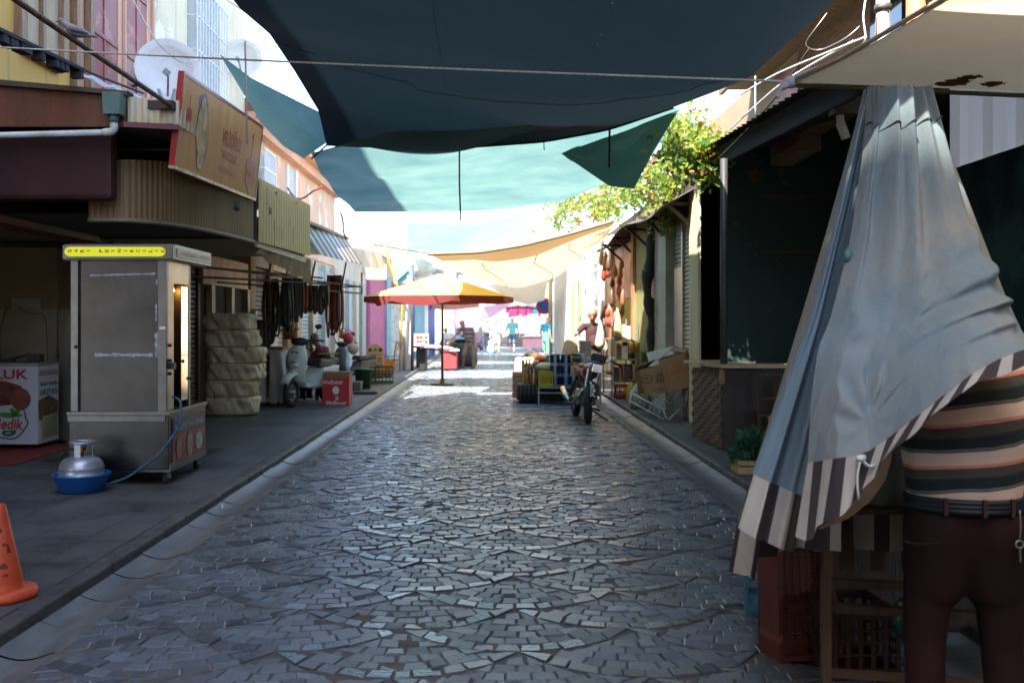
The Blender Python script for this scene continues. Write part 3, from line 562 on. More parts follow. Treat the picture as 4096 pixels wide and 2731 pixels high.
for i, (y0, y1, c) in enumerate(((24.3, 25.0, (.5, .47, .42)), (25.3, 25.6, (.62, .6, .57)), (26.0, 26.9, (.74, .7, .63)), (27.8, 30.2, (.8, .76, .66)), (30.4, 36, (.8, .76, .66)), (36.2, 45, (.72, .68, .6)))): MB().bb(XR-.08-.02*i, XR+.12, y0, y1, PZ, 3.7+.05*i).build('pilaster', plaster('rpil%d' % i, c, tuple(x*.8 for x in c), .6, (.4, .35, .28)), RW)
for y0 in (25.05, 26.95, 30.22): mb = MB(); shutter(mb, (XR+.06, y0+.85 if y0 > 26 else y0+.25), (XR+.06, y0), PZ, 3.0, .1, .02); mb.build('roller_shutter', white_p, RW)
for y in (31.5, 34): mb = MB(); mb.bb(XR-.2, XR-.16, y, y+.9, 1.2, 2.9); mb.build('window', paint((.30, .38, .12)), RW)
mb = MB(); ribs(mb, [(2.55, 24.5), (2.5, 14.6)], lambda t: 3.30-.1*math.sin(t*9), lambda t: 3.7, .12, .025, slant=(.8, 0)); mb.build('lean_to_roof', mat('dark_corrugated', (.10, .075, .055), (.05, .04, .03), 3, .7), RW)
mb = MB()
for y in (14.9, 17.0, 19, 21, 23): mb = MB(); mb.bar((XR, y, 3.0), (2.6, y, 3.34), .05); mb.bar((XR, y, 3.32), (2.55, y, 3.34), .05); mb.build('roof_bracket', wood_dark, RW)
# upper house behind the canopy
RU = thing('plastered_house', 'tan plastered upper house with an old orange tiled roof and wooden eaves', 'building', (4.2, 15, 0))
MB().bb(4.0, 4.3, 13.0, 18.7, 3.8, 5.2).build('wall', plaster('tan_plaster', (.36, .25, .165), (.30, .22, .15), .58, (.3, .22, .15)), RU)
MB().bb(3.98, 4.0, 12.95, 14.0, 3.9, 5.0).build('rusty_panel', redmetal, RU)
mb = MB(); tiles(mb, (3.45, 6.5, 5.22), (3.45, 15.2, 5.22), (3.4, 0, 1.5), 12, .2); mb.build('roof', mat('orange_tiles', (.5, .2, .10), (.3, .14, .08), 4, .85, bump=.4, bscale=20), RU)
mb = MB(); mb.bb(3.5, 4.0, 6.5, 15.2, 5.1, 5.16); mb.bb(3.46, 3.52, 6.5, 15.2, 5.02, 5.2); mb.build('eaves', wood, RU)
MB().bb(4.0, 4.3, 6.5, 12.95, 4.0, 5.1).build('timber_wall', mat('weathered_boards', (.26, .13, .06), (.13, .07, .04), 3, .8, stretch=(1, 1, 8)), RU)
MB().bb(3.95, 4.0, 9.6, 10.4, 4.35, 5.05).build('window', glass_m, RU)
# poles at the top right
for x, y, r, m_, lb, nme in ((2028, 8.0, .055, mat('grey_pole', (.33, .33, .33), (.2, .2, .2), 5, .6, .3), 'grey metal pole rising behind the beige tarpaulin', 'metal_pole'), (2105, 8.6, .085, wood, 'round timber post to the right of the grey metal pole', 'timber_post')):
    X = (x-1130)/FL*y; q = thing(nme, lb, 'pole', (X, y, 0)); MB().tube([(X, y, PZ), (X, y, 5.4)], r, 14).build('shaft', m_, q); mb = MB()
    mb.lathe([(r+.012, 0), (r+.012, .05)], 14, (X, y, 4.05)); mb.tube(smoothpts([(X+.05, y, 4.3), (X+.3, y-.1, 4.12), (X+.6, y, 4.25)], 10), .012, 5); mb.tube(smoothpts([(X-.05, y, 4.0), (X-.12, y-.1, 3.7), (X, y-.1, 3.4)], 10), .008, 5); mb.build('clamp', iron, q)
# white corrugated hanging sheet
q = thing('corrugated_awning', 'white corrugated sheet with rust marks at the right edge', 'awning', (3.2, 6, 2.7))
mb = MB(); ribs(mb, [(2.76, 6.0), (3.7, 5.9)], lambda t: 2.47+.32*t, 3.2, .17, .03); mb.build('sheet', mat('white_rusty_sheet', (.74, .74, .74), (.26, .10, .04), 2.6, .5, contrast=(.26, .34), stretch=(2, 2, 1)), q)
MB().bar((2.7, 6.05, 3.1), (3.75, 5.95, 3.1), .05).build('rail', iron, q)
RH = thing('rear_house', 'plain house row on the right behind the camera', 'building', (3.4, -7, 0)); MB().bb(3.1, 3.5, -18, 3.2, 0, 8).build('wall', peel, RH); MB().bb(3.0, 3.1, -17, 3.0, 2.7, 3.2).build('lintel', dark_in, RH)
RK = thing('closing_house', 'plain house closing the street behind the camera', 'building', (0, -22, 0)); MB().bb(-9, 9, -22, -21.5, 0, 7).build('wall', peel, RK); MB().bb(-4.9, -4.6, -16, 2, 0, 3.3).build('wall', dark_in, RK)
TW = thing('sun_block_tower', 'unseen tower added behind the camera to block the sun', 'building', (-11, -19, 0)); Tt = Matrix(((.866, .5, 0, 0), (-.5, .866, 0, 0), (0, 0, 1, 0), (0, 0, 0, 1))); MB().bb(-5.2, 3.0, -24, -20, 0, 36.2, 0, Tt).build('wall', peel, TW)  # invented tower, out of view, keeps direct sun off the near street
q = thing('added_canopy', 'unseen dark canopy added over the left pavement to cut sky light', 'canopy', (-3.9, 0, 3.3)); MB().bb(-4.9, -2.6, -5, 4.9, 3.3, 3.4).build('roof_sheet', dark_in, q)  # added out of view to deepen shade under the left canopies
q = thing('added_canopy', 'unseen dark canopy added over the right pavement to cut sky light', 'canopy', (4.5, 0, 3.2)); MB().bb(3.1, 6.4, -5, 5.0, 3.2, 3.3).build('roof_sheet', dark_in, q)  # added out of view to darken the recess on the right
q = thing('added_rear_net', 'unseen dark net added behind the camera to shade the ground', 'tarpaulin', (0, -10, 4.6)); MB().grid(lambda u, v: Vector((-4.6+7.7*u, -18+12.5*v, 4.7-.3*math.sin(pi*u)*math.sin(pi*v))), 12, 12).build('net', paint((.05, .07, .09), .9), q)  # added out of view so sunlit ground behind sends back less light
for i, (y0, y1, z, c, tr) in enumerate(((37, 45, 4.5, (.42, .40, .33), (.45, .42, .34)), (48, 57, 4.9, (.16, .34, .30), (.25, .5, .42)), (60, 73, 5.3, (.42, .42, .40), (.45, .45, .42)))):
    q = thing('far_net', ('pale beige cloth strung over the street beyond the parasol', 'pale green net strung over the street past the beige cloth', 'whitish cloth strung over the far end of the street')[i], 'tarpaulin', (0, y0, z)); m_ = mat('far_net_%d' % i, c, None, 2, .9, trans=.4, transc=tr)
    MB().grid(lambda u, v: Vector((-4.6+7.4*u, y0+(y1-y0)*v+.8*math.sin(u*5), z-.35*math.sin(pi*u)-.25*math.sin(pi*v)+.05*math.sin(u*20+v*6))), 20, 12).build('net', m_, q)
# far end of the street
tanw = plaster('far_tan_wall', (.42, .35, .29), (.36, .3, .25), .58)
FE = thing('market_hall', 'hazy brown market building with dark openings at the far end', 'building', (2, 76, 0))
MB().bb(-4.5, 10, 76, 80, 0, 4.6).build('wall', tanw, FE)
for x0, x1, c in ((-1.4, -.2, (.3, .25, .2)), (.6, 2.0, (.34, .28, .22)), (4.3, 5.8, (.12, .14, .15)), (2.6, 3.6, (.18, .19, .19))): MB().bb(x0, x1, 75.95, 76, 0, 3.2).build('doorway', paint(c), FE)
for x, c in ((2.2, (.5, .4, .36)), (3.9, (.52, .42, .38)), (6.1, (.5, .36, .32))): MB().bb(x-.15, x+.15, 75.9, 76, 0, 3.8).build('pillar', paint(c), FE)
# ================================================================== SHADE CLOTHS, ROPES
def cloth(name, c, c2, trans, transc, weave=700, rough=.85):
    m = mat(name, c, c2, 1.2, rough, trans=trans, transc=transc, contrast=(.3, .7)); nt = m.node_tree; b = nt.nodes['Principled BSDF']
    tc = N(nt, 'ShaderNodeTexCoord'); wv = N(nt, 'ShaderNodeTexWave', i_Scale=22.0, i_Distortion=1.5); nt.links.new(tc.outputs['Object'], wv.inputs['Vector'])
    n2 = N(nt, 'ShaderNodeTexNoise', i_Scale=4.0, i_Detail=6.0); nt.links.new(tc.outputs['Object'], n2.inputs['Vector'])
    ad = N(nt, 'ShaderNodeMath', operation='MULTIPLY_ADD', n_1=.12); nt.links.new(wv.outputs['Fac'], ad.inputs[0]); nt.links.new(n2.outputs['Fac'], ad.inputs[2])
    bp = N(nt, 'ShaderNodeBump', i_Strength=.35, i_Distance=.03); nt.links.new(ad.outputs[0], bp.inputs['Height']); nt.links.new(bp.outputs[0], b.inputs['Normal']); b.inputs['Specular IOR Level'].default_value = .2
    return m
tarp_dk = cloth('slate_net', (.06, .072, .092), (.05, .06, .078), .05, (.025, .06, .085))
tarp_teal = cloth('teal_net', (.18, .30, .275), (.10, .21, .21), .40, None)
tarp_pale = cloth('pale_teal_net', (.16, .30, .25), (.14, .26, .22), .4, (.22, .40, .33))
tarp_tan = cloth('tan_canvas', (.50, .36, .20), (.42, .30, .16), .36, (.66, .49, .27))
tarp_beige = mat('beige_canvas', (.62, .45, .23), (.40, .27, .12), 2.2, .8, trans=.6, transc=(.85, .66, .40), bump=.15, bscale=8)
stain = mat('rust_stain', (.22, .07, .02), (.14, .04, .012), 9, .9)
rope_w = mat('white_rope', (.62, .62, .6), (.42, .42, .4), 60, .8)
rope_d = mat('dark_rope', (.03, .028, .026), None, 40, .9)
def sheet(fn, n, mats, name, label, mi=0, wob=.02, cat='tarpaulin', parts=None):
    mb = MB(); ph = R.random()*6
    def g(u, v):
        p = fn(u, v); e = min(u, 1-u, v, 1-v)*6; e = min(1, e)
        return p+Vector((0, 0, wob*e*(math.sin(u*9+ph+v*4)+.6*math.sin(v*13-u*5+ph))))
    mb.grid(g, n, n, mi); return mb
A = lambda px, py, Y: P(px, py, Y)
# dark doubled net overhead
far = smoothpts([A(749, 332, 12.6), A(900, 338, 12.7), A(1054, 339, 12.7), A(1249, 325, 12.6), A(1396, 298, 12.5), A(1547, 247, 12.4)], 41, 2)
lef = [(-2.2, 2.2, 4.38), A(551, 20, 8.3), A(619, 78, 9.4), A(678, 166, 10.6), A(732, 256, 12.07), A(749, 332, 12.6)]
rig = [(2.75, 2.2, 4.22), A(1920, 0, 7.5), A(1722, 178, 9.6), A(1640, 212, 11.0), A(1547, 247, 12.4)]
near = [(-2.2, 2.2, 4.38), (0, 2.3, 4.28), (2.75, 2.2, 4.22)]
fn = coons(near, far, lef, rig, 48)
mb = sheet(lambda u, v: fn(u, v)-Vector((0, 0, .16*math.sin(pi*u)*math.sin(pi*v)**.7*(1 if v < .9 else 1))), 48, None, '', '')
t1 = thing('shade_net', 'large dark slate-blue shade net overhead, nearest of the cloths', 'tarpaulin', (0, 8, 4)); mb.build('net', tarp_dk, t1)
mb = MB(); mb.tube([p+Vector((0, -.02, -.012)) for p in far], .012, 5); mb.tube(smoothpts([A(1700, 40, 9.4), A(1650, 100, 10), A(1560, 185, 11.2), A(1500, 215, 12)], 20), .01, 5); mb.build('hem_cord', rope_d, t1)
mb = MB(); mb.tube([fn(u/30, .70+.05*math.sin(pi*u/30))-Vector((0, 0, .16*math.sin(pi*u/30)*.86+.012)) for u in range(31)], .003, 4); mb.tube([fn(.36, v/30)-Vector((0, 0, .16*math.sin(pi*.36)*math.sin(pi*v/30)**.7+.012)) for v in range(1, 28)], .002, 4); mb.build('seam', paint((.03, .035, .045)), t1)
mb = MB()
for k in range(7): mb.box(fn(.62+.004*(k % 3), .46+.018*k)-Vector((0, 0, .17)), (.012, .03, .003))
mb.build('tear', paint((.4, .75, .7), emit=0), t1)
# teal net behind it, with a wing tied to the house on the left and a doubled corner on the right
tn = thing('teal_net', 'translucent teal shade net hanging behind the dark one', 'tarpaulin', (0, 16, 3.8))
ntop = smoothpts([A(715, 352, 12.6), A(900, 300, 11.6), A(1054, 300, 11.5), A(1249, 285, 11.6), A(1400, 276, 12.2), A(1556, 246, 12.6)], 41, 2)
nbot = smoothpts([A(815, 487, 18.6), A(930, 487, 19.2), A(1054, 486, 19.3), A(1170, 480, 19), A(1290, 462, 18.6), A(1400, 418, 18)], 41, 2)
nl = smoothpts([A(715, 352, 12.6), A(735, 398, 14.5), A(765, 445, 16.5), A(815, 487, 18.6)], 21, 2)
nr = smoothpts([A(1556, 246, 12.6), A(1520, 320, 14.2), A(1470, 385, 16), A(1400, 418, 18)], 21, 2)
fn2 = coons(ntop, nbot, nl, nr, 48)
sheet(lambda u, v: fn2(u, v)+Vector((0, 0, .035*math.sin(v*15+u*4)*math.exp(-((u-.15)/.28)**2)*math.sin(pi*v)+.05*math.sin(u*11+v*2)*abs(math.sin(pi*v))**.5+.07*math.sin(math.atan2(v+.05, u+.05)*11)*math.exp(-2.2*math.hypot(u, v*.7))*min(1, 8*u)*min(1, 8*v)*min(1, 6*(1-v)))), 48, None, '', '', wob=.06).build('net', tarp_teal, tn)
wing = coons([A(505, 125, 13), A(575, 178, 12.8), A(735, 258, 12.2)], [A(505, 126, 13.02), A(600, 283, 12.9), A(650, 335, 12.8), A(697, 364, 12.75)], [A(505, 125, 13), A(505, 126, 13.02)], [A(735, 258, 12.2), A(746, 300, 12.5), A(748, 330, 12.7), A(697, 364, 12.75)], 24)
sheet(wing, 24, None, '', '', wob=.012).build('wing', tarp_teal, tn)
cr = coons([A(1290, 352, 13.6), A(1420, 305, 12.95), A(1560, 252, 12.5)], [A(1290, 353, 13.61), A(1400, 428, 15.6), A(1456, 434, 15.9)], [A(1290, 352, 13.6), A(1290, 353, 13.61)], [A(1560, 252, 12.5), A(1500, 350, 14.2), A(1456, 434, 15.9)], 24)
sheet(cr, 24, None, '', '', wob=.03).build('folded_corner', cloth('teal_net_doubled', (.05, .11, .11), (.04, .09, .09), .22, (.08, .19, .18)), tn)
mb = MB(); mb.tube(smoothpts([A(715, 365, 12.7), A(750, 334, 12.6)], 8), .012, 5); mb.tube([A(1055, 322, 12.6), A(1055, 420, 12.6), A(1058, 508, 12.6)], .011, 5); mb.tube([A(1400, 298, 12.4), A(1399, 385, 12.4)], .014, 5); mb.tube(smoothpts([A(1249, 322, 12.5), A(1250, 345, 12.5)], 4), .006, 4); mb.build('hanging_cord', rope_d, tn)
mb = MB(); mb.tube(smoothpts([A(782, 488, 18.4), A(790, 508, 18.5), A(786, 530, 18.6), A(795, 548, 18.6)], 12), .02, 5); mb.build('red_cord', paint((.3, .03, .03)), tn); mb = MB(); mb.tube(smoothpts([A(660, 430, 20), A(672, 462, 20), A(690, 470, 20), A(712, 442, 20), A(740, 430, 19)], 16), .018, 5); mb.build('red_cord', paint((.3, .03, .03)), tn)
pn = thing('pale_net', 'thin pale green shade net strip seen beyond the teal one', 'tarpaulin', (0, 32, 4.6))
f4 = coons([A(935, 512, 30), A(1090, 515, 30), A(1245, 482, 30)], [A(935, 576, 35), A(1050, 578, 35), A(1160, 548, 35)], [A(935, 512, 30), A(935, 576, 35)], [A(1245, 482, 30), A(1160, 548, 35)], 20)
sheet(f4, 20, None, '', '', wob=.04).build('net', tarp_pale, pn)
# tan canvas awning slung from the shops on the right
tc_ = thing('tan_canvas', 'sunlit tan canvas awning sagging across from the right-hand shops', 'tarpaulin', (1, 24, 3))
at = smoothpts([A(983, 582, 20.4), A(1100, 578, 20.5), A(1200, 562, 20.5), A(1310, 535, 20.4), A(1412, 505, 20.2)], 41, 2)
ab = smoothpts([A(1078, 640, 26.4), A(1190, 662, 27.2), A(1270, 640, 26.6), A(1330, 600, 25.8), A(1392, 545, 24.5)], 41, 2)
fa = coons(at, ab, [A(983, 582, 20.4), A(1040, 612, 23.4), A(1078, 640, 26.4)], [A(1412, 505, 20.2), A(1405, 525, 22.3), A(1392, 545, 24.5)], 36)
sheet(fa, 36, None, '', '', lambda u, v: 1 if v < .27 else 0, wob=.04).build('canvas', [tarp_tan, cloth('tan_canvas_unlit', (.42, .30, .17), (.36, .25, .14), .16, (.5, .32, .14))], tc_)  # near strip coloured darker, less translucent, for canvas the sun does not light
mb = MB()
for k in (.22, .5, .72): mb.tube([fa(k+.02*math.sin(v*9), v)-Vector((0, 0, .03)) for v in (0.25, .45, .65, .85, 1)], .012, 5)
mb.tube([p-Vector((0, 0, .02)) for p in at], .03, 5); mb.build('seam_cord', paint((.2, .12, .06)), tc_)
wc = thing('white_canvas', 'pale canvas strip hanging past the yellow parasol toward the far stalls', 'tarpaulin', (2, 40, 3))
f5 = coons([A(1120, 655, 38), A(1180, 640, 38), A(1262, 618, 38)], [A(1175, 690, 44), A(1215, 700, 44), A(1250, 690, 44)], [A(1120, 655, 38), A(1175, 690, 44)], [A(1262, 618, 38), A(1250, 690, 44)], 16)
sheet(f5, 16, None, '', '', wob=.05).build('canvas', cloth('white_canvas_cloth', (.7, .64, .55), (.6, .55, .48), .45, (.8, .72, .6)), wc)
bt = thing('beige_tarp', 'stained beige tarpaulin tied by its knotted corner at the upper right', 'tarpaulin', (2, 3.2, 2.6))
c0 = A(1826, 190, 4.2); c1 = Vector((1.95, 1.3, 2.72)); c2 = Vector((4.0, 4.3, 2.52)); c3 = Vector((4.2, 1.3, 2.75))
fb = coons([c0, A(1936, 139, 3.85), A(2022, 90, 3.6), A(2172, 2, 3.2), c1], [c2, c3], [c0, A(2100, 200, 4.1), A(2352, 211, 4.05), c2], [c1, c3], 40)
sheet(fb, 40, None, '', '', wob=.012).build('canvas', tarp_beige, bt)
mb = MB(); e0 = [c0, A(1936, 139, 3.85), A(2022, 90, 3.6), A(2172, 2, 3.2), c1]; mb.tube([p+Vector((-.005, 0, .01)) for p in e0], .009, 6); mb.build('hem', mat('pale_hem', (.7, .58, .42), None, 6, .8), bt)
mb = MB(); mb.tube([p+Vector((0, -.0, -.012)) for p in [c0, A(2100, 202, 4.1), A(2352, 213, 4.05), c2]], .010, 6); mb.build('hem_rope', mat('dark_hem', (.12, .1, .05), None, 6, .8), bt)
def onbt(px, py):      # the point of the canvas that lies at this direction
    best = None
    for i in range(41):
        for j in range(41):
            q = fb(i/40, j/40)
            if q.y < .3: continue
            d = abs(1130+q.x/q.y*FL-px)+abs(741-(q.z-HZ)/q.y*FL-py)
            if best is None or d < best[0]: best = (d, q)
    return best[1]
for (px, py, a, b) in ((2200, 166, .075, .03), (2290, 185, .055, .022), (2230, 175, .05, .02)):
    q = onbt(px, py); mb = MB(); k = 18
    mb.add([(q.x+a*math.cos(2*pi*i/k)*R.uniform(.6, 1.2), q.y+b*2.2*math.sin(2*pi*i/k)*R.uniform(.6, 1.2), q.z-.018+(.004 if i % 2 else 0)) for i in range(k)], [tuple(range(k))]); mb.build('rust_mark', stain, bt)
mb = MB(); kn = A(1818, 188, 4.21); mb.ball(kn, .03, 10, 0, (1.3, 1, .9), .12); mb.tube(smoothpts([kn, kn+Vector((-.05, 0, -.02)), kn+Vector((-.06, 0, -.07))], 8), [.02]*4+[.008]*4, 6); mb.tube([kn, kn+Vector((.06, -.02, .03)), kn+Vector((.14, -.05, .06))], [.02, .018, .006], 6); mb.build('knot', mat('knotted_cloth', (.62, .62, .62), None, 8, .8), bt)
def rope(name, label, pts, r, m=rope_w, n=40, sag=0):
    q = smoothpts(pts, n, 14) if sag == 0 else [p-Vector((0, 0, sag*4*(i/(n-1))*(1-i/(n-1)))) for i, p in enumerate(resample(pts, n))]
    o = MB().tube(q, r, 6).build(name, m); return tag(o, label, 'rope')
rope('tie_rope', 'long white rope stretched across the street under the dark net', [kn, (-4.88, 7.6, 3.72)], .0055, sag=.02)
rope('guy_rope', 'white rope slanting from the upper right pole down to the vine', [A(1990, 85, 8), A(1830, 150, 9.5), A(1790, 165, 10), A(1620, 265, 16)], .010)
rope('guy_rope', 'thick pale cord running beside the dark net edge to the tiled roof', [A(1960, 95, 8.4), A(1800, 185, 10.5), A(1640, 330, 15), A(1600, 370, 17)], .011)
rope('guy_rope', 'dark cable dropping behind the black canopy edge', [A(1860, 110, 9.6), A(1790, 215, 10), A(1715, 300, 11), A(1650, 365, 12.4)], .009, rope_d)
rope('guy_rope', 'pair of white cords hanging in front of the tan plaster wall', [A(1735, 175, 11), A(1735, 260, 11), A(1738, 330, 11.4)], .008)
rope('guy_rope', 'loose white cord with a knot beside the grey metal pole', [A(1988, 0, 7.9), A(1982, 40, 7.9), A(1990, 92, 7.9), A(1975, 110, 8)], .008)
rope('guy_rope', 'tangled grey cord over the orange roof tiles', [A(1900, 30, 9.0), A(1870, 70, 9), A(1842, 105, 9.2), A(1880, 120, 9.3), A(1950, 85, 9), A(1975, 60, 9)], .005, gal)
rope('power_cable', 'black cable sagging across the yellow house wall', [A(-60, 55, 8.5), A(60, 95, 9), A(200, 165, 10), A(330, 215, 11.5)], .012, rope_d)
rope('power_cable', 'thin white wire running from the red doors to the teal net', [A(305, 0, 12), A(360, 100, 12), A(420, 150, 12.4), A(505, 125, 13)], .008)
rope('power_cable', 'thin grey wire strung from the cream wall to the net corner', [A(520, 0, 16), A(560, 25, 14), A(640, 60, 10)], .008, gal)
rope('power_cable', 'dark wire hanging straight down past the chicken shop sign', [A(563, 95, 11), A(565, 200, 11), A(567, 330, 11)], .011, mat('grey_wire', (.25, .2, .2), None, 8, .6))
rope('power_cable', 'thin cable over the pale awning toward the yellow parasol', [A(850, 560, 26), A(920, 572, 24), A(983, 582, 21.6)], .015, rope_d)
rope('power_cable', 'thin pale wire stretched above the tan canvas', [A(700, 545, 20), A(900, 512, 24), A(1100, 500, 26), A(1300, 478, 26)], .01)
# rusty pole with the dove, black gutter strip, white sheet, satellite dishes
q = tag(MB().tube([(-3.16, 5.2, 3.70), (-3.12, 7.0, 3.66), A(410, 255, 9.6)], .022, 8).build('rusty_pole', rust), 'long thin rusty pole that the dove sits on', 'pole')
ds = A(167, 88, 7.35); DV = thing('dove', 'brown and blue-grey dove perched on the rusty pole', 'bird', ds)
mb = MB(); dx = Vector((1, .2, -.18)).normalized()
ax = [ds+Vector((-.075, -.02, .115)), ds+Vector((-.05, -.015, .10)), ds+Vector((-.01, 0, .065)), ds+Vector((.045, .012, .045)), ds+Vector((.085, .02, .035)), ds+Vector((.12, .03, .028)), ds+Vector((.165, .04, .022))]
mb.tube(ax, [.017, .021, .040, .042, .026, .014, .010], 12, 0); mb.ball(ds+Vector((-.078, -.02, .122)), .022, 12, 1); mb.tube([ds+Vector((-.095, -.024, .118)), ds+Vector((-.116, -.03, .110))], [.006, .0015], 6, 2)
mb.build('body', [mat('dove_body', (.26, .19, .15), (.20, .22, .30), 14, .8), mat('dove_head', (.30, .19, .18), None, 9, .8), black], DV)
mb = MB(); mb.tube([ds+Vector((-.01, -.035, .068)), ds+Vector((.05, -.03, .055)), ds+Vector((.11, -.0, .035))], [.022, .024, .006], 8); mb.build('wing', mat('dove_wing', (.22, .16, .12), (.16, .17, .22), 20, .8), DV)
mb = MB(); mb.tube([ds+Vector((.0, 0, .04)), ds+Vector((.0, .0, .0))], .005, 5); mb.tube([ds+Vector((.02, .01, .04)), ds+Vector((.02, .01, .0))], .005, 5); mb.build('leg', paint((.4, .12, .1)), DV)
mb = MB(); ga = A(-30, 60, 8.0); gb = A(182, 162, 9.2); mb.bar(ga, gb, .12, .03)
for i in range(16): p = ga.lerp(gb, R.random()); mb.box(p+Vector((0, 0, -.05)), (.1, .06, .07))
tag(mb.build('torn_flashing', mat('black_felt', (.03, .028, .027), None, 9, .9)), 'torn black roofing felt strip along the yellow wall', 'roof strip')
mb = MB(); ga = A(150, 152, 9.3); gb = A(385, 250, 10.0); mb.grid(lambda u, v: ga.lerp(gb, u)+Vector((.18*v, .05*v, -.10*v+.02*math.sin(u*30))), 24, 4)
tag(mb.build('plastic_sheet', mat('milky_plastic', (.7, .72, .74), (.5, .52, .55), 3, .35, trans=.4)), 'milky white plastic roof strip below the rusty pole', 'sheet')
def dish(c, r, aim, label, yaw):
    t = thing('satellite_dish', label, 'satellite dish', c); T = Matrix.Translation(c) @ Vector(aim).to_track_quat('Z', 'Y').to_matrix().to_4x4()
    mb = MB(); n = 32; vs = []; prof = [(0, 0), (.3, .012), (.6, .05), (.85, .10), (1, .14)]
    mb.lathe([(max(.001, a*r), b*r) for a, b in prof]+[(r*1.02, .14*r), (r*1.0, .12*r), (.001, -.03*r)], n, (0, 0, 0), 0, T); mb.build('reflector', mat('dish_paint', (.66, .64, .60), (.55, .53, .5), 3, .45), t)
    e = c+Vector((0, 0, -1))*r*.95; f = T @ Vector((0, 0, r*1.05)); mb = MB(); mb.tube([e, f+Vector((0, 0, -r*.5))], .016, 6); mb.bar(f+Vector((-.05, 0, -r*.5)), f+Vector((.0, 0, -r*.35)), .07); mb.build('arm', gal, t)
    mb = MB(); mb.tube([c, c-Vector(aim).normalized()*.15, Vector((XL, c.y+.1, c.z-.2))], .022, 6); mb.build('wall_bracket', gal, t)
dish(A(385, 162, 13.4), .42, (.35, -1, .12), 'large cream satellite dish behind the chicken shop sign', 0)
dish(A(556, 136, 18.6), .37, (.1, -1, .15), 'smaller grey satellite dish on the far corner of the cream wall', 0)
mb = MB(); q = A(384, 228, 12.2)
for s in (-1, 1): mb.bar(q+Vector((s*.03, 0, -.12)), q+Vector((s*.10, 0, .12)), .07, .03)
tag(mb.build('metal_bracket', paint((.32, .32, .34))), 'grey forked bracket standing before the large dish', 'bracket')
# ================================================================== LEFT SIDE: things
# chicken shop sign
SG = thing('shop_sign', 'big tilted yellow sign with a roast chicken and red lettering', 'sign', (-2.95, 10.9, 3.05))
k0, k1, k2, k3 = A(425, 173, 9.5), A(603, 295, 12.3), A(585, 455, 12.3), A(402, 381, 9.5)   # TL TR BR BL
sx = (k1-k0); sz = (k0-k3); T = frame((k0+k1+k2+k3)/4, sx, sz); W_, H_ = sx.length, sz.length
mb = MB(); mb.box((0, .025, 0), (W_, .05, H_), 0, T); mb.build('panel', mat('yellowed_panel', (.78, .37, .10), (.64, .28, .065), 1.2, .65, stretch=(1, 3, .4)), SG)
mb = MB(); e = .03; mb.box((0, .025, H_/2+e/2), (W_+2*e, .06, e), 0, T); mb.box((-W_/2-e/2, .025, 0), (e, .06, H_), 0, T); mb.box((W_/2+e/2, .025, 0), (e, .06, H_), 0, T); mb.build('frame', paint((.36, .015, .02), .35), SG)
mb = MB(); mb.box((0, .025, -H_/2-e/2), (W_+2*e, .06, e), 0, T); mb.build('bottom_trim', mat('worn_trim', (.6, .5, .4), (.3, .1, .06), 8, .4, .5), SG)
TT = lambda x, z, d=-.004: T @ Matrix.Translation((x*W_, d, z*H_))
sred = mat('faded_red_ink', (.50, .02, .008), (.46, .03, .01), 2, .5); spink = mat('faded_pink_ink', (.55, .05, .015), (.52, .07, .02), 2, .5); spale = mat('pale_pink_ink', (.56, .08, .025), (.54, .1, .03), 2, .5)
text('VELİOĞLU', .33*W_*.75, .25*H_, TT(.085, .12), sred, SG); text('TAVUKÇULUK', .27*W_*.75, .13*H_, TT(.075, -.13), spink, SG); text('Tel: 0532 271 69 20', .30*W_*.75, .07*H_, TT(.06, -.31), spale, SG)
def flat(poly, T, m, name, par, d=0):
    mb = MB(); mb.add([(x, d, z) for x, z in poly], [tuple(range(len(poly)))], 0, T); return mb.build(name, m, par)
ell = lambda cx, cz, a, b, n=24, j=0: [(cx+a*math.cos(2*pi*i/n)*(1+j*math.sin(3*i)), cz+b*math.sin(2*pi*i/n)*(1+j*math.cos(2*i))) for i in range(n)]
chk = mat('chicken_print', (.62, .38, .13), (.45, .17, .07), 5, .5, contrast=(.35, .6)); chk_d = mat('chicken_shadow_print', (.12, .11, .10), (.22, .17, .12), 6, .5)
Tc = TT(-.27, 0)
flat([(-.2, .33), (0, .40), (.1, .3), (.21, -.1), (.14, -.32), (.0, -.40), (-.08, -.30), (-.2, -.02), (-.17, .2)], Tc, chk_d, 'chicken_outline', SG, .002)
flat(ell(.0, .02, .19, .27, 26, .03), Tc, chk, 'chicken_print', SG, -.002); flat(ell(.01, -.28, .10, .10), Tc, chk, 'chicken_print', SG, -.003); flat(ell(-.04, .27, .07, .08), Tc, chk, 'chicken_print', SG, -.003)
flat(ell(.03, .12, .06, .10), Tc, mat('chicken_light_print', (.75, .52, .2), None, 6, .5), 'chicken_print', SG, -.004)
house = [(-.19, -.20), (-.19, .02), (-.09, .06), (-.03, .10), (-.035, .30), (-.075, .31), (-.07, .33), (-.02, .38), (.0, .36), (-.005, .12), (.03, .03), (.09, .08), (.19, -.02), (.19, -.20), (.02, -.36)]
flat(house, TT(.385, -.07), spink, 'goose_emblem', SG); flat([(x*.35, z*.42) for x, z in house], TT(-.42, .16), sred, 'goose_emblem', SG)
text('ŞEN PİLİÇ', .1*W_, .1*H_, TT(.385, -.2, -.008), D.materials['yellowed_panel'], SG)
MB().tube([T @ Vector((-.9, .1, -.2)), T @ Vector((-.9, .5, -.25)), (XL, 10.2, 3.3)], .025, 6).build('bracket', iron, SG); MB().tube([T @ Vector((.9, .1, .1)), (XL, 12, 3.8)], .025, 6).build('bracket', iron, SG)
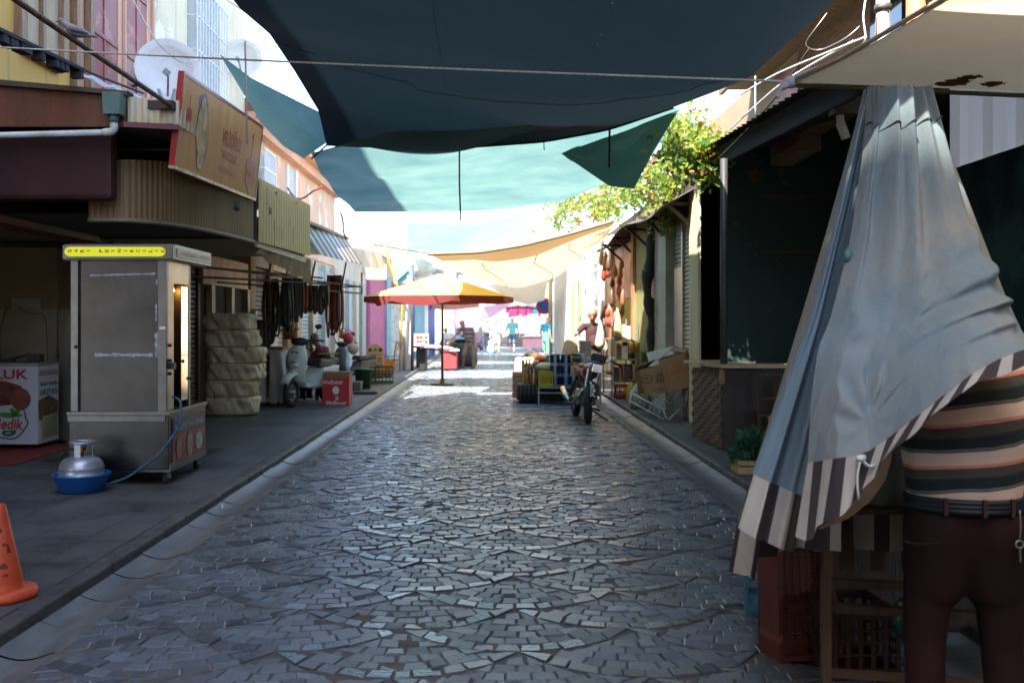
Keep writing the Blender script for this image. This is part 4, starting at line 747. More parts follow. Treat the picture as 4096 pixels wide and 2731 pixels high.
mb = MB(); q = A(520, 464, 11.6); TF = Matrix.Translation(q) @ Euler((math.radians(-35), 0, math.radians(65))).to_matrix().to_4x4(); mb.box((0, 0, 0), (.32, .05, .2), 0, TF); mb.box((0, .06, .04), (.12, .08, .1), 0, TF)
FD = thing('floodlight', 'black floodlight hanging under the chicken shop sign', 'lamp', q); mb.build('housing', black, FD, bev=.006); MB().box((0, -.028, 0), (.28, .006, .16), 0, TF).build('lens', glass_m, FD)
mb = MB(); mb.tube(smoothpts([q+Vector((0, 0, .06)), q+Vector((-.1, .2, .2)), q+Vector((0, .3, .35))], 8), .014, 6); mb.build('bracket', iron, FD)
# steel food cabinet
K = thing('food_cart', 'tall steel rotisserie cabinet on castors with a yellow sign strip', 'food cart', (-3.4, 9.7, PZ))
x0, x1 = -3.89, -2.97
MB().bb(x0, x1, 9.15, 10.32, .20, .72).build('base', steel, K, bev=.008)
mb = MB(); mb.bb(x0-.015, x1+.015, 9.13, 10.34, .70, .735); mb.bb(x0-.01, x1-.03, 9.14, 9.15, .64, .70); mb.build('counter_edge', steel_edge, K, bev=.004)
cb = MB(); cb.bb(x0+.03, x1-.03, 9.17, 9.20, .735, 2.13); cb.bb(x0+.03, x0+.06, 9.2, 9.86, .735, 2.13); cb.bb(x0+.03, x1-.03, 9.84, 9.87, .735, 2.13); cbo = cb.build('cabinet', steel, K)
[MB().bb(a, b, c, d, .735, 2.13).build('corner_post', steel_edge, K, bev=.004) for a, b, c, d in ((x0+.02, x0+.09, 9.14, 9.20), (x1-.10, x1-.02, 9.14, 9.20), (x1-.05, x1-.02, 9.82, 9.88))]
mb = MB(); mb.bb(x1-.036, x1-.022, 9.2, 9.36, .74, 1.95); mb.bb(x1-.036, x1-.02, 9.2, 9.84, 1.92, 2.13); mb.build('side_panel', mat('warm_steel', (.5, .43, .33), (.38, .32, .24), 3, .35, 1.0), K)
mb = MB(); mb.bb(x0+.07, x0+.08, 9.25, 9.8, .8, 2.0); mb.bb(x0+.08, x1-.25, 9.79, 9.83, .8, 2.0); mb.build('back_plate', mat('glow_tinted_steel', (.55, .36, .16), (.4, .22, .08), 3, .3, .8), K)  # plate steel coloured orange to carry the glow of the heat lamps
lamp = mat('heater_glow', (1, .50, .10), (1, .38, .05), 2, .6, emit=7.0)
for y in (9.46, 9.68): mb = MB(); mb.lathe([(.045, 0), (.06, -.05), (.06, -.07)], 14, (x1-.16, y, 1.95)); ho = mb.build('heat_lamp', mat('lamp_hood', (.3, .2, .1), None, 4, .3, .9), K); mb = MB(); mb.ball((x1-.16, y, 1.865), .045, 12, 0, (1, 1, .6)); mb.build('bulb', lamp, ho)
mb = MB(); mb.bb(x1-.30, x1-.29, 9.60, 9.8, .86, 1.62); gl = mb.build('inner_mirror', chrome, K)
mb = MB(); mb.tube([(x1-.28, 9.5, .8), (x1-.28, 9.5, 1.9)], .012, 8); mb.build('spit', chrome, K)
mb = MB(); mb.bb(x1-.032, x1-.026, 9.60, 9.82, .80, 1.90); mb.build('glass_door', mat('mirror_glass', (.8, .78, .7), None, 2, .1, 1.0), K)
mb = MB()
for y, z in ((9.22, 1.34), (9.22, 1.2), (9.22, 1.08), (9.6, 1.18), (9.86, 1.0)): mb.ball((x1-.01, y, z), .018, 8)
mb.bb(x1-.03, x1+.03, 9.2, 9.27, 1.12, 1.18); mb.build('knob', black, K)
MB().ball((x0+.07, 9.135, 1.33), .018, 8).build('latch', black, K)
mb = MB(); mb.bb(x0-.03, x1+.06, 9.08, 9.13, 2.13, 2.26); mb.bb(x1+.01, x1+.06, 9.13, 10.32, 2.13, 2.26); mb.bb(x0-.03, x1+.06, 9.13, 10.32, 2.25, 2.27); mb.bb(x0-.03, x1+.01, 9.1, 10.3, 2.12, 2.135); mb.build('sign_box', steel_edge, K, bev=.005)
yel = mat('yellow_acrylic', (.72, .72, .02), (.66, .66, .02), 1, .35, emit=.10); yc = (x0+x1+.03)/2-.02; sw = .92/2
pill = [(yc+s*(sw-.05)+.05*math.cos(a)*1.0, 2.197+.043*math.sin(a)) for s, a0 in ((1, -pi/2), (-1, pi/2)) for a in [a0+pi*i/10 for i in range(11)]]
st = MB(); st.prism(pill, 9.068, 9.08); st = st.build('sign_strip', yel, K)
redink = paint((.55, .03, .02)); s_ = 'SARI PEYNİRCİLİK'
for i, ch in enumerate(s_):
    if ch != ' ':
        xx = x0+.045+i*.0565; text('I' if ch == 'İ' else ch, .008 if ch in 'Iİ' else .028, .034, frame((xx, 9.064, 2.205), (0, 0, 1), (-1, 0, 0)), redink, st, sq=True)
st = MB(); st.bb(x1+.06, x1+.068, 9.2, 10.28, 2.155, 2.24); st = st.build('sign_strip', mat('cream_acrylic', (.66, .58, .34), (.5, .42, .22), 2, .4), K)
for i, ch in enumerate('KOKOREÇ TAVUK'):
    if ch != ' ': text(ch, .04, .05, frame((x1+.072, 9.3+i*.075, 2.2), (0, 0, 1), (0, -1, 0)), mat('faded_red', (.5, .12, .1), None, 3, .5) if i == 0 else D.materials['faded_red'], st)
tape = mat('silver_tape', (.50, .50, .58), (.22, .22, .27), 40, .25, .2, .5, 60)
def strip(pts, w, name='tape'):
    mb = MB(); q = resample([(x, 9.163, z) for x, z in pts], 26)
    mb.grid(lambda u, v: q[int(round(u*25))]+Vector((R.uniform(-.004, .004), -.003*R.random(), (v-.5)*w*(1+.3*math.sin(u*21)))), 25, 1); mb.build(name, tape, K)
def strv(x, z0, z1, w): mb = MB(); mb.grid(lambda u, v: Vector((x+(v-.5)*w*(.5+abs(math.sin(u*9))), 9.164-.003*R.random(), z0+(z1-z0)*u)), 20, 1); mb.build('tape', tape, K)
strip([(-3.70, 1.985), (-3.10, 2.0)], .015); strip([(-3.66, 1.255), (-3.12, 1.255)], .028); strv(-3.085, 1.23, 1.46, .028); strv(-3.09, 1.56, 1.72, .014); strv(-3.08, 1.9, 1.95, .02)
MB().bb(-3.05, -2.995, 9.13, 9.138, 1.49, 1.515).build('sticker', white_p, K)
ps = MB(); ps.bb(x1+.001, x1+.008, 9.24, 10.26, .25, .66); ps = ps.build('poster', mat('poster_print', (.34, .05, .035), (.03, .03, .035), 5, .4, contrast=(.42, .52)), K)
MB().bb(x1+.008, x1+.010, 9.26, 10.24, .50, .655).build('poster_band', paint((.02, .02, .025), .4), ps)
text('NAR ÇITIR TAVUK DÖNERİ', .92, .085, LEFTF((x1+.013, 9.75, .565)), paint((.5, .52, .68)), ps)
for y, c, a, b in ((9.42, (.5, .16, .06), .09, .10), (9.75, (.6, .34, .2), .09, .12), (10.05, (.6, .55, .45), .12, .09), (10.05, (.3, .2, .06), .09, .06)): flat(ell(0, 0, a, b, 18, .05), LEFTF((x1+.012+b*.01, y, .37)), mat('food_print', c, tuple(v*.5 for v in c), 18, .4), 'food_print', ps)
mb = MB(); mb.bb(x0+.02, x1, 9.17, 10.3, .175, .2); mb.bb(x1-.02, x1+.012, 9.16, 10.31, .19, .235); mb.build('bottom_rail', steel_edge, K)
for x, y in ((x1-.06, 9.26), (x1-.06, 10.2), (x0+.1, 9.26), (x0+.1, 10.2)):
    mb = MB(); mb.tube([(x-.02, y, PZ+.05), (x+.02, y, PZ+.05)], .05, 14); c_ = mb.build('castor', rubber, K); mb = MB(); mb.bar((x, y, .19), (x+.03, y-.02, PZ+.05), .05, .02); mb.build('fork', gal, c_)
# gas hose, basin, cylinder
hp = [(x1+.0, 9.25, .86), (x1+.09, 9.22, .85), (x1+.10, 9.15, .6), (x1-.05, 9.02, .35), (x1-.3, 8.92, .16), (x1-.55, 8.85, .085), (x1-.65, 8.9, .07)]
tag(MB().tube(smoothpts(hp, 40, 3), .011, 8).build('gas_hose', mat('blue_hose', (.02, .12, .22), None, 6, .4)), 'blue rubber hose looping from the steel cabinet to the pavement', 'hose')
BX, BY = -3.64, 8.83
tag(MB().lathe([(.17, 0), (.18, .005), (.232, .135), (.25, .15), (.25, .16), (.235, .158), (.222, .13), (.172, .02), (.001, .02)], 40, (BX, BY, PZ)).build('plastic_basin', mat('blue_plastic', (.012, .12, .42), (.01, .10, .35), 5, .4)), 'blue plastic basin holding the gas cylinder', 'basin')
GC = thing('gas_cylinder', 'silver gas cylinder with a ring collar standing in the blue basin', 'gas cylinder', (BX, BY, PZ+.02))
alu = mat('silver_paint', (.50, .53, .60), (.38, .40, .45), 7, .38, .65, .12, 30)
mb = MB(); mb.lathe([(.12, 0), (.15, .02), (.185, .07), (.192, .10), (.192, .115), (.196, .118), (.196, .124), (.192, .127), (.192, .185), (.193, .188), (.193, .194), (.19, .2), (.18, .235), (.15, .265), (.10, .285), (.05, .292), (.001, .293)], 36, (BX, BY, PZ+.02)); mb.build('tank', alu, GC)
mb = MB()
for a in (.5, 2.6, 4.7): c_ = Vector((BX+.085*math.cos(a), BY+.085*math.sin(a), PZ+.36)); mb.box((0, 0, 0), (.006, .055, .15), 0, Matrix.Translation(c_) @ Matrix.Rotation(a, 4, 'Z'))
mb.tube([(BX+.105*math.cos(2*pi*i/24), BY+.105*math.sin(2*pi*i/24), PZ+.432) for i in range(24)], .011, 8, closed=True); mb.build('collar', alu, GC)
mb = MB(); mb.tube([(BX, BY, .34), (BX, BY, .42)], .018, 10); mb.tube([(BX-.03, BY, .44), (BX+.03, BY, .44)], .022, 10); mb.build('valve', black, GC); MB().tube([(BX, BY-.02, .415), (BX, BY-.03, .415)], .024, 10).build('valve_cap', paint((.6, .08, .03)), GC)
mb = MB(); mb.tube(smoothpts([(BX-.02, BY, .43), (BX-.17, BY+.06, .42), (BX-.24, BY+.08, .3), (BX-.25, BY+.08, .12), (BX-.2, BY+.25, .07)], 24), .009, 6); mb.build('pipe', rope_d, GC)
# white freezer
FZ = thing('freezer', 'white food chest freezer with red lettering and a grilled chicken picture', 'freezer', (-5.85, 11.95, PZ))
fx0, fx1, fy0, fy1 = -6.9, -5.30, 11.62, 12.18
fb_ = MB().bb(fx0, fx1, fy0, fy1, .13, 1.05).build('body', mat('freezer_white', (.66, .66, .68), (.6, .6, .62), 2, .35), FZ, bev=.008)
MB().bb(fx0-.01, fx1+.01, fy0-.01, fy1+.01, 1.05, 1.08).build('lid', paint((.3, .3, .3), .3), FZ)
for x in (fx0+.1, fx1-.12): mb = MB(); mb.tube([(x-.02, fy0+.08, PZ+.04), (x+.02, fy0+.08, PZ+.04)], .04, 10); mb.tube([(x-.02, fy1-.08, PZ+.04), (x+.02, fy1-.08, PZ+.04)], .04, 10); mb.build('castor', rubber, FZ)
FT = lambda x, z, d=-.004: frame((x, fy0+d, z), (1, 0, 0))
text('TAVUKÇULUK', 1.37, .14, FT(-6.095, .935), red_l, fb_)
meat = mat('meat_print', (.24, .05, .02), (.05, .015, .01), 9, .5, contrast=(.3, .7))
dg = paint((.01, .16, .08)); lg = paint((.08, .36, .03))
flat(ell(-.06, .02, .36, .15, 30, .04), FT(-5.74, .705), meat, 'meat_print', fb_); flat(ell(.22, -.03, .12, .13, 20, .03), FT(-5.72, .69, -.006), mat('meat_light_print', (.32, .08, .025), (.12, .03, .015), 12, .5), 'meat_print', fb_)
for cx, cz, a, b, ro in ((-5.66, .472, .105, .032, -.1), (-5.588, .51, .055, .028, 2.1), (-5.535, .515, .055, .028, 1.25), (-5.512, .465, .04, .014, .3)): flat([(x*math.cos(ro)-z*math.sin(ro), x*math.sin(ro)+z*math.cos(ro)) for x, z in ell(0, 0, a, b)], FT(cx, cz, -.0035), lg, 'leaf_print', fb_)
text('Gedik', .36, .13, FT(-5.65, .371), red_l, fb_, shear=.2)
flat([(-.08, .03), (.09, .035), (.06, -.02), (0, -.04), (-.07, -.03), (-.09, 0)], FT(-5.63, .264), dg, 'badge', fb_); text('piliç', .075, .03, FT(-5.64, .264, -.008), white_p, fb_, shear=.2)
mb = MB(); q = smoothpts([((c*.1318-1130)/FL*11.62, 0, 1.55-(86+d*.1318)*.00508) for c, d in ((395, 800), (425, 890), (452, 955), (430, 995), (490, 1060), (490, 1110), (400, 1240), (300, 1340), (200, 1375), (0, 1340), (-200, 1200))], 50, 2); mb.tube([(p.x, fy0-.004, p.z) for p in q], .008, 5); mb.build('outline_print', dg, fb_)
ST = lambda y, z: LEFTF((fx1+.004, y, z))
text('VELİOĞLU TAVUKÇULUK', .5, .09, ST(11.9, .96), mat('side_red', (.6, .1, .08), None, 3, .5), fb_); text('İbrahim Velioğlu', .46, .07, ST(11.9, .83), paint((.08, .08, .1)), fb_); text('0 532 271 69 20', .46, .07, ST(11.9, .73), paint((.08, .08, .1)), fb_)
flat([(-.26, -.13), (-.28, .1), (.0, .15), (.26, .06), (.24, -.1), (.05, -.16)], ST(11.9, .54), mat('salad_print', (.28, .06, .02), (.03, .06, .02), 16, .5, contrast=(.4, .6)), 'food_print', fb_)
mb = MB(); mb.add([(fx1+.006, 11.74, .17), (fx1+.006, 12.14, .19), (fx1+.012, 12.14, .46), (fx1+.012, 11.70, .45)], [(0, 1, 2, 3)]); po = mb.build('price_list', mat('paper_yellow', (.55, .5, .3), None, 3, .7), fb_)
mb = MB()
for k in range(8): mb.bb(fx1+.016, fx1+.018, 11.76, 12.1, .205+k*.03, .213+k*.03)
mb.build('printed_lines', paint((.15, .13, .07)), po)
tag(MB().bb(-5.52, -5.36, 11.8, 11.92, 1.08, 1.18).build('adapter_box', black, bev=.006), 'small black box on top of the white freezer', 'box')
mb = MB(); mb.tube(smoothpts([(-6.8, 11.75, 1.09), (-6.2, 11.72, 1.1), (-5.8, 11.8, 1.1), (-5.62, 11.82, 1.13), (-5.55, 11.84, 1.17), (-5.5, 11.85, 1.18)], 30), .014, 6); mb.box((-5.98, 11.76, 1.105), (.08, .06, .05)); mb.box((-5.75, 11.76, 1.1), (.22, .06, .04)); tag(mb.build('extension_lead', black), 'black cable with plugs lying across the white freezer top', 'cable')
# traffic cone
cx_, cy_ = -2.68, 5.42; TCn = thing('traffic_cone', 'orange traffic cone at the pavement edge, cut off by the frame', 'traffic cone', (cx_, cy_, PZ))
orng = mat('orange_plastic', (.80, .11, .03), (.62, .07, .02), 5, .5, bump=.1, bscale=30)
mb = MB(); mb.lathe([(.135, .02), (.13, .05), (.122, .06), (.118, .09), (.03, .50), (.022, .505), (.001, .506)], 28, (cx_, cy_, PZ)); mb.build('cone', orng, TCn); mb = MB(); n = 8; mb.lathe([(.20, 0), (.205, .02), (.19, .045), (.14, .05), (.001, .05)], 8, (cx_, cy_, PZ)); mb.build('base', orng, TCn)
scf = mat('black_scuff', (.1, .03, .02), (.3, .05, .02), 30, .8)
for z, a, b, h in ((.17, -1.2, .5, .03), (.13, -1.0, .3, .015), (.29, -1.0, .4, .012), (.25, -.7, .3, .05), (.36, -1.25, .35, .02)):
    mb = MB(); mb.grid(lambda u, v: Vector((cx_+(.139-.215*(z+h*v))*math.cos(a+b*u), cy_+(.139-.215*(z+h*v))*math.sin(a+b*u), PZ+z+h*v*(.4+.6*math.sin(3*u)))), 8, 3); mb.build('scuff', scf, TCn)
# wrapped bales
film = mat('clear_film', (.88, .70, .52), (.60, .46, .33), 3, .28, 0, .8, 10, trans=.1, contrast=(.3, .7)); yst = mat('yellow_strap', (.55, .42, .04), None, 5, .6)
def bale(i, c, h, w, dp, lab):
    t = thing('wrapped_bale', lab, 'bale', c, 'plastic-wrapped bales stacked on the pavement'); mb = MB(); n = 96; m = 14; ph = R.random()*9
    vs = []
    for j in range(m+1):
        s = -1+2*j/m; k = (1-abs(s)**4)**.25*.16+.84
        for i_ in range(n):
            a = 2*pi*i_/n; ca, sa = math.cos(a), math.sin(a); q = (abs(ca)**5+abs(sa)**5)**(-1/5)
            wv = 1+.05*math.sin(a*9+ph+2.5*s)*abs(math.sin(a*2.3+ph))+.022*math.sin(a*21+ph*2+s*3)+R.uniform(-.012, .012)
            wv += .10*noise.noise(Vector((ca*2.2, sa*2.2, s*.9+i*7)))+.045*abs(noise.noise(Vector((ca*7, sa*7, s*1.6+i*3))))
            vs.append((c[0]+ca*q*w/2*k*wv, c[1]+sa*q*dp/2*k*wv, c[2]+h/2+s*h/2*(1+.03*math.sin(a*5+ph))))
    fs = [(j*n+i_, j*n+(i_+1) % n, (j+1)*n+(i_+1) % n, (j+1)*n+i_) for j in range(m) for i_ in range(n)]+[tuple(range(n))[::-1], tuple(range(m*n, (m+1)*n))]
    mb.add(vs, fs, 0, None, True); mb.build('film_wrap', film, t)
    for d in (-.27, -.02, .22):
        q = [(c[0]+d*w/.9*1.0+.01*math.sin(z*9), c[1]-dp/2*(1.0 if .12 < z < .88 else .9)-.008, c[2]+h*z) for z in (.04, .2, .5, .8, .96)]
        MB().tube(q[3:]+[(q[4][0], c[1], c[2]+h+.0)], .012, 4).build('strap', yst, t)
labs = ['lowest plastic-wrapped bale of the stack, resting on the pavement', 'wrapped bale second from the bottom of the stack', 'wrapped bale third from the bottom of the stack', 'wrapped bale fourth from the bottom, third from the top', 'wrapped bale just under the topmost one of the stack', 'topmost plastic-wrapped bale of the stack']
zz = PZ
for i in range(6):
    h = (.30, .27, .275, .265, .28, .27)[i]; bale(i, Vector((-4.22+(0, -.01, .05, .06, .0, -.05)[i], 16.25, zz)), h, (.78, .76, .84, .86, .80, .76)[i], .62, labs[i]); zz += h-.004
# ================================================================== LEFT, FURTHER ALONG
def GP(px, py, z=PZ): return G(px, py, z)
def wheel(mb_t, mb_r, c, r, w, axis, spokes=0):
    # tyre into mb_t, rim into mb_r
    ax = Vector(axis).normalized(); u = Vector((0, 0, 1)); v = ax.cross(u).normalized(); c = Vector(c)
    ring = lambda rr, o=0: [c+ax*o+(u*math.cos(2*pi*i/28)+v*math.sin(2*pi*i/28))*rr for i in range(28)]
    mb_t.tube(ring(r-w/2), w/2, 10, closed=True)
    mb_r.tube(ring(r-w*1.05), w*.22, 6, closed=True); mb_r.tube([c-ax*w*.6, c+ax*w*.6], r*.14, 12)
    for k in range(spokes): a = 2*pi*k/spokes; mb_r.bar(c, c+(u*math.cos(a)+v*math.sin(a))*(r-w), .05 if spokes < 8 else .005, .02 if spokes < 8 else .005)
def T2(loc, ang, lean=0): return Matrix.Translation(Vector(loc)) @ Matrix.Rotation(ang, 4, 'Z') @ Matrix.Rotation(lean, 4, 'X')
# white sheet thrown over a table
CT = thing('covered_table', 'small table draped in a creased white sheet next to the bales', 'table', (-4.03, 18.35, PZ))
pol = [(-4.27, 18.05), (-3.82, 18.05), (-3.80, 18.6), (-4.28, 18.6)]
mb = MB(); rim = smoothpts([(*p, 0) for p in pol+[pol[0]]], 60, 1)
mb.grid(lambda u, v: Vector((-4.03, 18.33, PZ+1.03-.97*v))+(rim[int(round(u*59))]-Vector((-4.03, 18.33, 0)))*(1+.28*v**1.5+.10*v*math.sin(u*2*pi*11)+.05*v*math.sin(u*2*pi*5+1))+Vector((.07*v, 0, 0)), 59, 12); mb.build('sheet', mat('white_sheet', (.56, .54, .50), (.42, .40, .37), 3, .8, bump=.3, bscale=10), CT)
mb = MB(); mb.bb(-4.29, -3.79, 18.03, 18.62, PZ+1.0, PZ+1.05); mb.build('tabletop', wood, CT)
for x, y in ((-4.2, 18.1), (-3.88, 18.1), (-3.88, 18.55), (-4.2, 18.55)): MB().bar((x, y, PZ), (x, y, PZ+.99), .05).build('leg', wood_dark, CT)
# scooter facing the camera
def scooter(name, label, loc, ang, body, seatc, lean=0.0, scale=1.0):
    t = thing(name, label, 'scooter', loc); T = T2(loc, ang, 0) @ Matrix.Rotation(lean, 4, 'Y') @ Matrix.Scale(scale, 4)      # local: front toward -y
    def pt(*p): return T @ Vector(p)
    ax = (T.to_3x3() @ Vector((1, 0, 0)))
    for y, nme in ((-.62, 'front_wheel'), (.62, 'rear_wheel')):
        a, b = MB(), MB(); wheel(a, b, pt(0, y, .23), .23*scale, .10*scale, ax, 5); wo = a.build(nme, rubber, t); b.build('rim', gal, wo)
    mb = MB(); mb.grid(lambda u, v: pt((u-.5)*(.15+.02*math.sin(v*pi)), -.62+.30*math.cos(pi*(.12+.72*v)), .23+.29*math.sin(pi*(.12+.72*v))+.03*(1-(2*u-1)**2)), 6, 10); mb.build('front_mudguard', body, t, solid=.012)
    sec = [(.31, -.28, .22, .13), (.42, -.44, .27, .14), (.62, -.50, .34, .13), (.78, -.49, .38, .12), (.90, -.46, .30, .11), (.97, -.44, .16, .09)]
    mb = MB(); vs = []; n = 16
    for z, y, w_, d in sec:
        for i in range(n): a = 2*pi*i/n; vs.append(pt(w_/2*math.cos(a)*1.0, y+d*math.sin(a)*(1 if math.sin(a) < 0 else .4), z))
    mb.add(vs, [(j*n+i, j*n+(i+1) % n, (j+1)*n+(i+1) % n, (j+1)*n+i) for j in range(len(sec)-1) for i in range(n)]+[tuple(range(n))[::-1], tuple(range((len(sec)-1)*n, len(sec)*n))], 0, None, True); mb.build('front_shield', body, t)
    mb = MB(); mb.ball(pt(0, -.60, .66), .10*scale, 14, 0, (1.15, .5, .75)); mb.build('headlight', mat('headlight_glass', (.6, .62, .65), None, 4, .1, .6) if 'headlight_glass' not in D.materials else D.materials['headlight_glass'], t)
    mb = MB(); mb.box((0, -.572, .86), (.11, .02, .03), 0, T); mb.build('badge', black, t)
    mb = MB(); mb.tube([pt(0, -.42, .95), pt(0, -.40, 1.06)], .03*scale, 8); mb.tube(smoothpts([pt(-.36, -.28, 1.06), pt(-.22, -.36, 1.07), pt(0, -.40, 1.06), pt(.22, -.36, 1.07), pt(.36, -.28, 1.06)], 16), .017, 8); mb.ball(pt(0, -.42, 1.03), .1*scale, 12, 0, (1.5, .8, .7)); mb.build('handlebar', black, t)
    for s in (-1, 1): mb = MB(); mb.tube([pt(s*.22, -.38, 1.06), pt(s*.30, -.42, 1.25)], .008, 6); mb.ball(pt(s*.31, -.42, 1.29), .065, 12, 0, (1, .3, .75)); mb.build('mirror', black, t)
    mb = MB(); mb.prism([(-.35, .30), (.15, .26), (.75, .42), (.80, .62), (.2, .60), (.05, .34), (-.35, .34)], -.16, .16, 0, T @ Matrix(((0, 1, 0, 0), (1, 0, 0, 0), (0, 0, 1, 0), (0, 0, 0, 1)))); mb.build('body', body, t, bev=.04)
    mb = MB(); mb.prism([(.08, .62), (.14, .74), (.5, .72), (.8, .76), (.84, .66), (.4, .60)], -.13, .13, 0, T @ Matrix(((0, 1, 0, 0), (1, 0, 0, 0), (0, 0, 1, 0), (0, 0, 0, 1)))); mb.build('seat', seatc, t, bev=.03)
    mb = MB(); mb.tube([pt(-.16, .2, .26), pt(-.18, .75, .3)], .04*scale, 8); mb.bar(pt(.15, .1, .3), pt(.24, .05, .02), .02); mb.build('exhaust', iron, t)
    return t
scp = GP(666, 934); scooter('scooter', 'white scooter parked facing the camera beside the draped table', (scp.x+.22, scp.y+.57, PZ), math.radians(-16), white_p, black, .06, 1.12)
q = thing('shopping_bag', 'green-leaved vegetables in an orange bag on the white scooter handlebar', 'bag', (-3.45, 17.6, 1.15)); MB().ball((-3.60, 17.72, 1.36), .11, 14, 0, (1.1, .8, .8), .12).build('bag_body', paint((.50, .09, .03)), q)
lm = MB()
for k in range(30): p = Vector((-3.58+R.uniform(-.13, .13), 17.68+R.uniform(-.1, .1), 1.42+R.uniform(-.03, .06))); a = Vector((R.uniform(-1, 1), R.uniform(-1, 1), R.uniform(-.3, .6)))*.05; b = Vector((R.uniform(-1, 1), R.uniform(-1, 1), R.uniform(-.6, .6)))*.03; lm.add([p-a-b, p+a-b, p+a+b, p-a+b], [(0, 1, 2, 3)])
lm.build('leaves', paint((.10, .24, .06)), q)
# red carton
q = thing('red_carton', 'red carton printed with white lettering, on the pavement before the scooter', 'carton', (-2.83, 18.2, PZ)); cb = MB(); cb.bb(-3.06, -2.58, 17.98, 18.4, PZ, PZ+.49); cb = cb.build('box_body', mat('red_card', (.50, .025, .03), (.42, .02, .025), 3, .6), q)
MB().bb(-3.06, -2.58, 17.98, 18.4, PZ+.491, PZ+.60).build('top_flap', card_dk, q)
wtxt = paint((.75, .7, .68)); text('Melbour', .36, .075, frame((-2.87, 17.975, PZ+.42), (1, 0, 0)), wtxt, cb); text('Melbour', .36, .075, frame((-2.81, 17.975, PZ+.045), (1, 0, 0)), wtxt, cb); flat(ell(0, 0, .06, .075), frame((-2.82, 17.974, PZ+.27), (1, 0, 0)), wtxt, 'disc_print', cb); text('ll', .05, .07, frame((-2.8, 17.975, PZ+.13), (1, 0, 0)), wtxt, cb)
# hanging straps, ropes and halters
def hang(name, label, px, py, Y, L, cols, n, w=.16, r=.018, loop=True, group=None):
    c = P(px, py, Y); t = thing(name, label, 'hanging goods', c, group)
    per = {}
    for k in range(n):
        x = c.x+R.uniform(-w, w); y = c.y+R.uniform(-.08, .08); l = L*R.uniform(.75, 1.08); col = R.choice(cols)
        mb = per.setdefault(col, MB()); d = R.uniform(.03, .07)
        mb.tube(smoothpts([(x, y, c.z), (x-d, y, c.z-l*.4), (x-d*.8, y, c.z-l*.85), (x, y, c.z-l), (x+d*.8, y, c.z-l*.85), (x+d, y, c.z-l*.4), (x+.01, y, c.z)], 16), r*R.uniform(.7, 1.3), 5)
    for col, mb in per.items(): mb.build('strap', col, t)
    return t
lea = [mat('dark_leather', (.05, .03, .022), (.025, .018, .015), 8, .5), mat('brown_leather', (.13, .065, .035), (.08, .04, .02), 8, .5), black]
hang('leather_straps', 'bunch of dark leather straps hanging nearest on the iron frame', 640, 640, 17.2, 1.15, lea, 26, .22)
hang('leather_straps', 'second bunch of dark straps hanging above the white scooter', 672, 640, 17.8, .95, lea, 18, .16)
hang('rope_hanks', 'brown twine hanks hanging to the right of the dark straps', 720, 655, 18.6, .62, [mat('brown_twine', (.2, .12, .08), (.13, .08, .05), 30, .9), lea[1]], 26, .26, .022)
hang('coloured_ropes', 'red, blue and green cords hanging at the street end of the iron frame', 765, 632, 20.0, 1.5, [paint((.45, .03, .03)), paint((.03, .05, .3)), paint((.35, .12, .04)), paint((.12, .3, .1)), lea[1]], 20, .17, .016)
hang('coloured_ropes', 'single orange-red halter hanging beside the brown twine hanks', 695, 640, 17.9, .85, [paint((.42, .06, .03))], 4, .05, .018)
hang('dark_bags', 'dark red and black bags hanging low behind the bales', 600, 735, 17.4, .62, [black, paint((.3, .04, .03)), lea[1]], 16, .2, .04)
q = thing('tool_rack', 'tools and boxes on a low display under the dark straps', 'display', (-4.4, 18.5, PZ))
mb = MB(); mb.bb(-4.8, -4.0, 17.9, 19.4, PZ+.9, PZ+.95); mb.build('shelf', wood, q); mb = MB()
for k in range(9): mb.bar((-4.75+k*.08, 18.1, 1.0), (-4.8+k*.09+R.uniform(-.1, .1), 18.3, 1.25+R.random()*.3), .03)
mb.build('tool', lea[1], q); mb = MB()
for x in (-4.75, -4.05): mb.bb(x-.03, x+.03, 18, 18.06, PZ, PZ+.9)
mb.build('leg', wood_dark, q)
q = thing('white_shelf', 'white shelf of small goods in the bright doorway behind the seated man', 'shelf', (-4.6, 20, PZ)); mb = MB()
for z in (.3, .8, 1.3, 1.8): mb.bb(-4.85, -4.4, 19.8, 20.4, z, z+.03)
for x in (-4.85, -4.42): mb.bb(x, x+.03, 19.8, 20.4, PZ, 1.85)
mb.build('rack', white_p, q)
for z in (.83, 1.33):
    for k in range(4): MB().bb(-4.83+k*.1, -4.75+k*.1, 19.82, 19.95, z, z+R.uniform(.1, .25)).build('packet', paint(R.choice([(.5, .1, .05), (.6, .5, .4), (.1, .25, .4), (.5, .3, .1)])), q)
